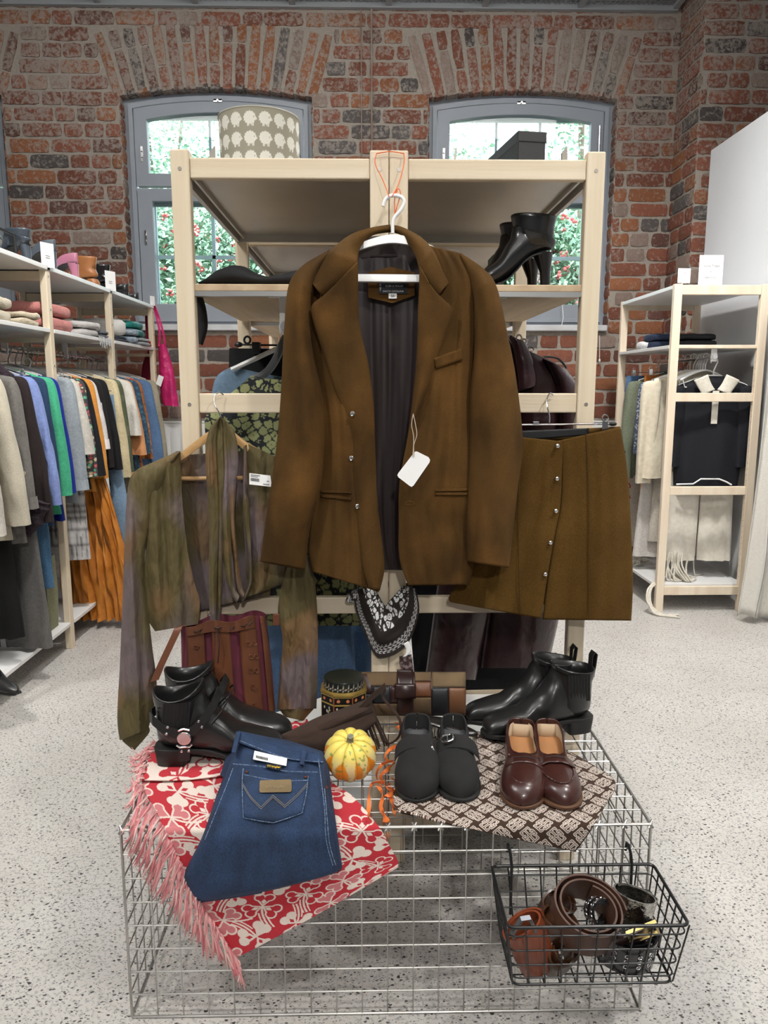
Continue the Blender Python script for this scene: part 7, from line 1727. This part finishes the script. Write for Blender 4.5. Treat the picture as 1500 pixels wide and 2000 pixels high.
bottom_('linen_trousers', 'cream linen trousers hanging below the black polo', 'trousers', cloth((.66, .62, .54), .88, bump=.5, bs=40), XR_ + .03, 4.27, .98, ln=.70, w_=.19, w2=.20, legs=2, group=GRR, fa=.014, clip=False, top=-.02)
bottom_('long_skirt', 'pale stone long skirt behind the cream linen trousers', 'skirt', cloth((.48, .44, .38)), XR_ + .02, 4.42, ZR - .1, ln=.88, w_=.18, w2=.22, group=GRR)
top_('linen_jacket', 'beige crinkled linen jacket sleeve beside the rack post at right', 'jacket', cloth((.60, .54, .42), .9, bump=.6, bs=40), XR_ - .03, 4.33, ZR, ln=.60, w_=.25, sl=.56, slx=.03, group=GRR, hang=WHTP, fa=.012)
top_('printed_blouse', 'small blue print blouse between orange cords and the linen jacket', 'blouse', pat('dot_print'), XR_ - .01, 4.46, ZR, ln=.62, w_=.235, sl=.40, slx=.03, group=GRR, hang=WHTP, col=flor((.05, .07, .13), [(.35, .36, .40)], 90))
bottom_('corduroy_trousers', 'orange corduroy trousers on a white hanger in the right rack', 'trousers', cloth((.50, .16, .03), .6, bump=.8, bs=200), XR_ - .09, 4.54, ZR, ln=.70, w_=.14, w2=.13, group=GRR)
top_('field_jacket', 'olive green cotton jacket with buttoned cuff in the right rack', 'jacket', cloth((.145, .165, .115), .85), XR_ - .01, 4.66, ZR, ln=.62, w_=.25, sl=.56, slx=.04, group=GRR, hang=WHTP, cuff=cloth((.15, .17, .12), .85), buttons=mat('dark_button', (.03, .03, .02), rough=.4))
bottom_('jeans', 'dark blue jeans, farthest garment at the left of the right rack', 'jeans', DEN2, XR_ - .06, 4.80, ZR, ln=.86, w_=.19, w2=.19, legs=2, group=GRR)
bottom_('embroidered_skirt', 'white skirt with red embroidered writing strokes low in the right rack', 'skirt', cloth((.62, .56, .48), .9), XR_ - .06, 4.76, ZR - .42, ln=.66, w_=.17, w2=.20, group=GRR)
sk = [o for o in C.objects if o.name.startswith('embroidered_skirt')][0]; m = MB(); rg = random.Random(6)
for k in range(5):
    z = -.18 - k * .13; m.tube([V((-.19 + .03 * math.cos(a * 1.5) + .002 * k, -.045, z + .045 * math.sin(a) - a * .004)) for a in [i * .4 for i in range(17)]], .0035, 6)
m.build('red_embroidery', cloth((.42, .02, .04)), sk, world=False)
bottom_('cream_skirt', 'sheer white skirt with curved hem behind the rack post at right', 'skirt', cloth((.56, .53, .50), .9), XR_ - .07, 4.47, ZR - .46, ln=.62, w_=.16, w2=.20, group=GRR, fa=.008)
pump('suede_bag_shoe', 'x', (9, 9, 0), 0, LEA) if 0 else None
# jeans and towel on the middle shelf
SR = 1.476
bundle('folded_jeans', 'dark navy folded jeans lying on the right rack shelf', 'jeans', (1.72, 4.55, SR), cloth((.018, .028, .06)), (.16, .22, .085))
bundle('folded_trousers', 'black folded trousers on the right rack shelf beside the navy jeans', 'trousers', (1.86, 4.40, SR), cloth((.008, .008, .009)), (.24, .22, .075))
bundle('rolled_cloth', 'small white rolled cloth at the left of the right rack shelf', 'cloth', (1.66, 4.62, SR), cloth((.66, .66, .66)), (.09, .14, .045), 0, True)
for k in range(5):
    x = XR_ - .07 + .0; t = thing('clothes_hanger', 'empty white hook hanger on the right rail, number of a close row behind the polo', 'hanger', (XR_, 4.245 + .03 * k + (.0), ZR), R(20 - 6 * k), 'empty white hangers on the right rail'); t['label'] = 'white plastic hanger in the close row behind the black polo'; mk_hanger(t, .17, WHTP)
# cards on the right rack
card('small white card on a clip at the front corner of the right rack top', 1.665, 4.11, 1.795, .068, .075, R(3), [('23', .016)])
t = card('large white sign in clear holder on top of the right rack', 1.845, 4.20, 1.787, .130, .165, 0, [('Sanna Tripla', .018), ('X', .016), ('Geminor', .018)], name='sign_card')
# white cord bundle on the lower right shelf
CRD = cloth((.62, .58, .50), .9); t = thing('cord_bundle', 'bundle of white cotton cords spilling over the lower right shelf to the floor', 'cord', (1.66, 4.3, .155)); rg = random.Random(12)
for k in range(26):
    m = MB(); x0 = 1.70 + rg.uniform(0, .13); r_ = rg.uniform(.03, .07)
    if k < 13: pts = [(x0, 4.22 + rg.uniform(-.04, .05), .33 - rg.uniform(0, .04)), (x0 - .01, 4.20, .24), (x0 + rg.uniform(-.02, .05), 4.18 + rg.uniform(-.03, .02), .166), (x0 + .05, 4.20, .163 + rg.uniform(0, .012)), (x0 + .02, 4.28, .168)]
    elif k < 20: pts = [(1.72, 4.24, .17), (1.66 + rg.uniform(-.02, .02), 4.16, .175 + rg.uniform(0, .01)), (1.585 - rg.uniform(0, .02), 4.10, .13), (1.575 - rg.uniform(0, .02), 4.06, .06), (1.60 + rg.uniform(-.02, .03), 4.02, .010), (1.66 + rg.uniform(0, .06), 3.99 + rg.uniform(-.03, .03), .008)]
    else: pts = [(1.63 + rg.uniform(0, .15), 4.62 + rg.uniform(-.1, .1), .166 + rg.uniform(0, .02)) for _ in range(4)] + ([(1.60, 4.5, .165), (1.585, 4.48, .10), (1.58, 4.47, .05)] if k > 22 else [])
    m.tube([V(p) for p in resamp(pts, 26)], .0048, 6); m.build('cord', CRD, t)
o = MB().tube([V(p) for p in resamp([(1.90, 4.3, .62), (1.895, 4.29, .30), (1.90, 4.27, .18), (1.93, 4.30, .163), (1.98, 4.33, .162)], 24)], .003, 6).build('cord', CRD, t)
# curtain at the right edge
t = thing('curtain', 'off white cotton curtain with stitched lines at the right picture edge', 'curtain', (2.30, 3.85, 0)); CUR = mat('curtain_cotton', (.62, .60, .55), (.56, .54, .49), scale=60, stretch=(1, 1, 4), rough=.9, bump=.2, bscale=120, bdist=.003)
m = MB(); m.grid(lambda u, v: V((2.035 + .045 * (1 - v) ** 2 * 0 + .52 * u - .05 * v ** 3 + .02 * (1 - v), 3.90 + .035 * math.sin(u * 26 + v * 1.2) + .02 * math.sin(u * 11) - .03 * v, 1.72 - 1.685 * v + .012 * math.sin(u * 20))), 90, 40); m.build('cloth', CUR, t, solid=.003)
m = MB(); m.tube([V((2.035 + .52 * .10 - .05 * v ** 3 + .02 * (1 - v) + .006 * math.sin(v * 17), 3.855 + .035 * math.sin(2.6 + v * 1.2) - .03 * v, 1.72 - 1.66 * v)) for v in [k / 40 for k in range(18, 41)]], .0014, 5); m.build('thread', mat('dark_thread', (.12, .12, .12), rough=.8), t)
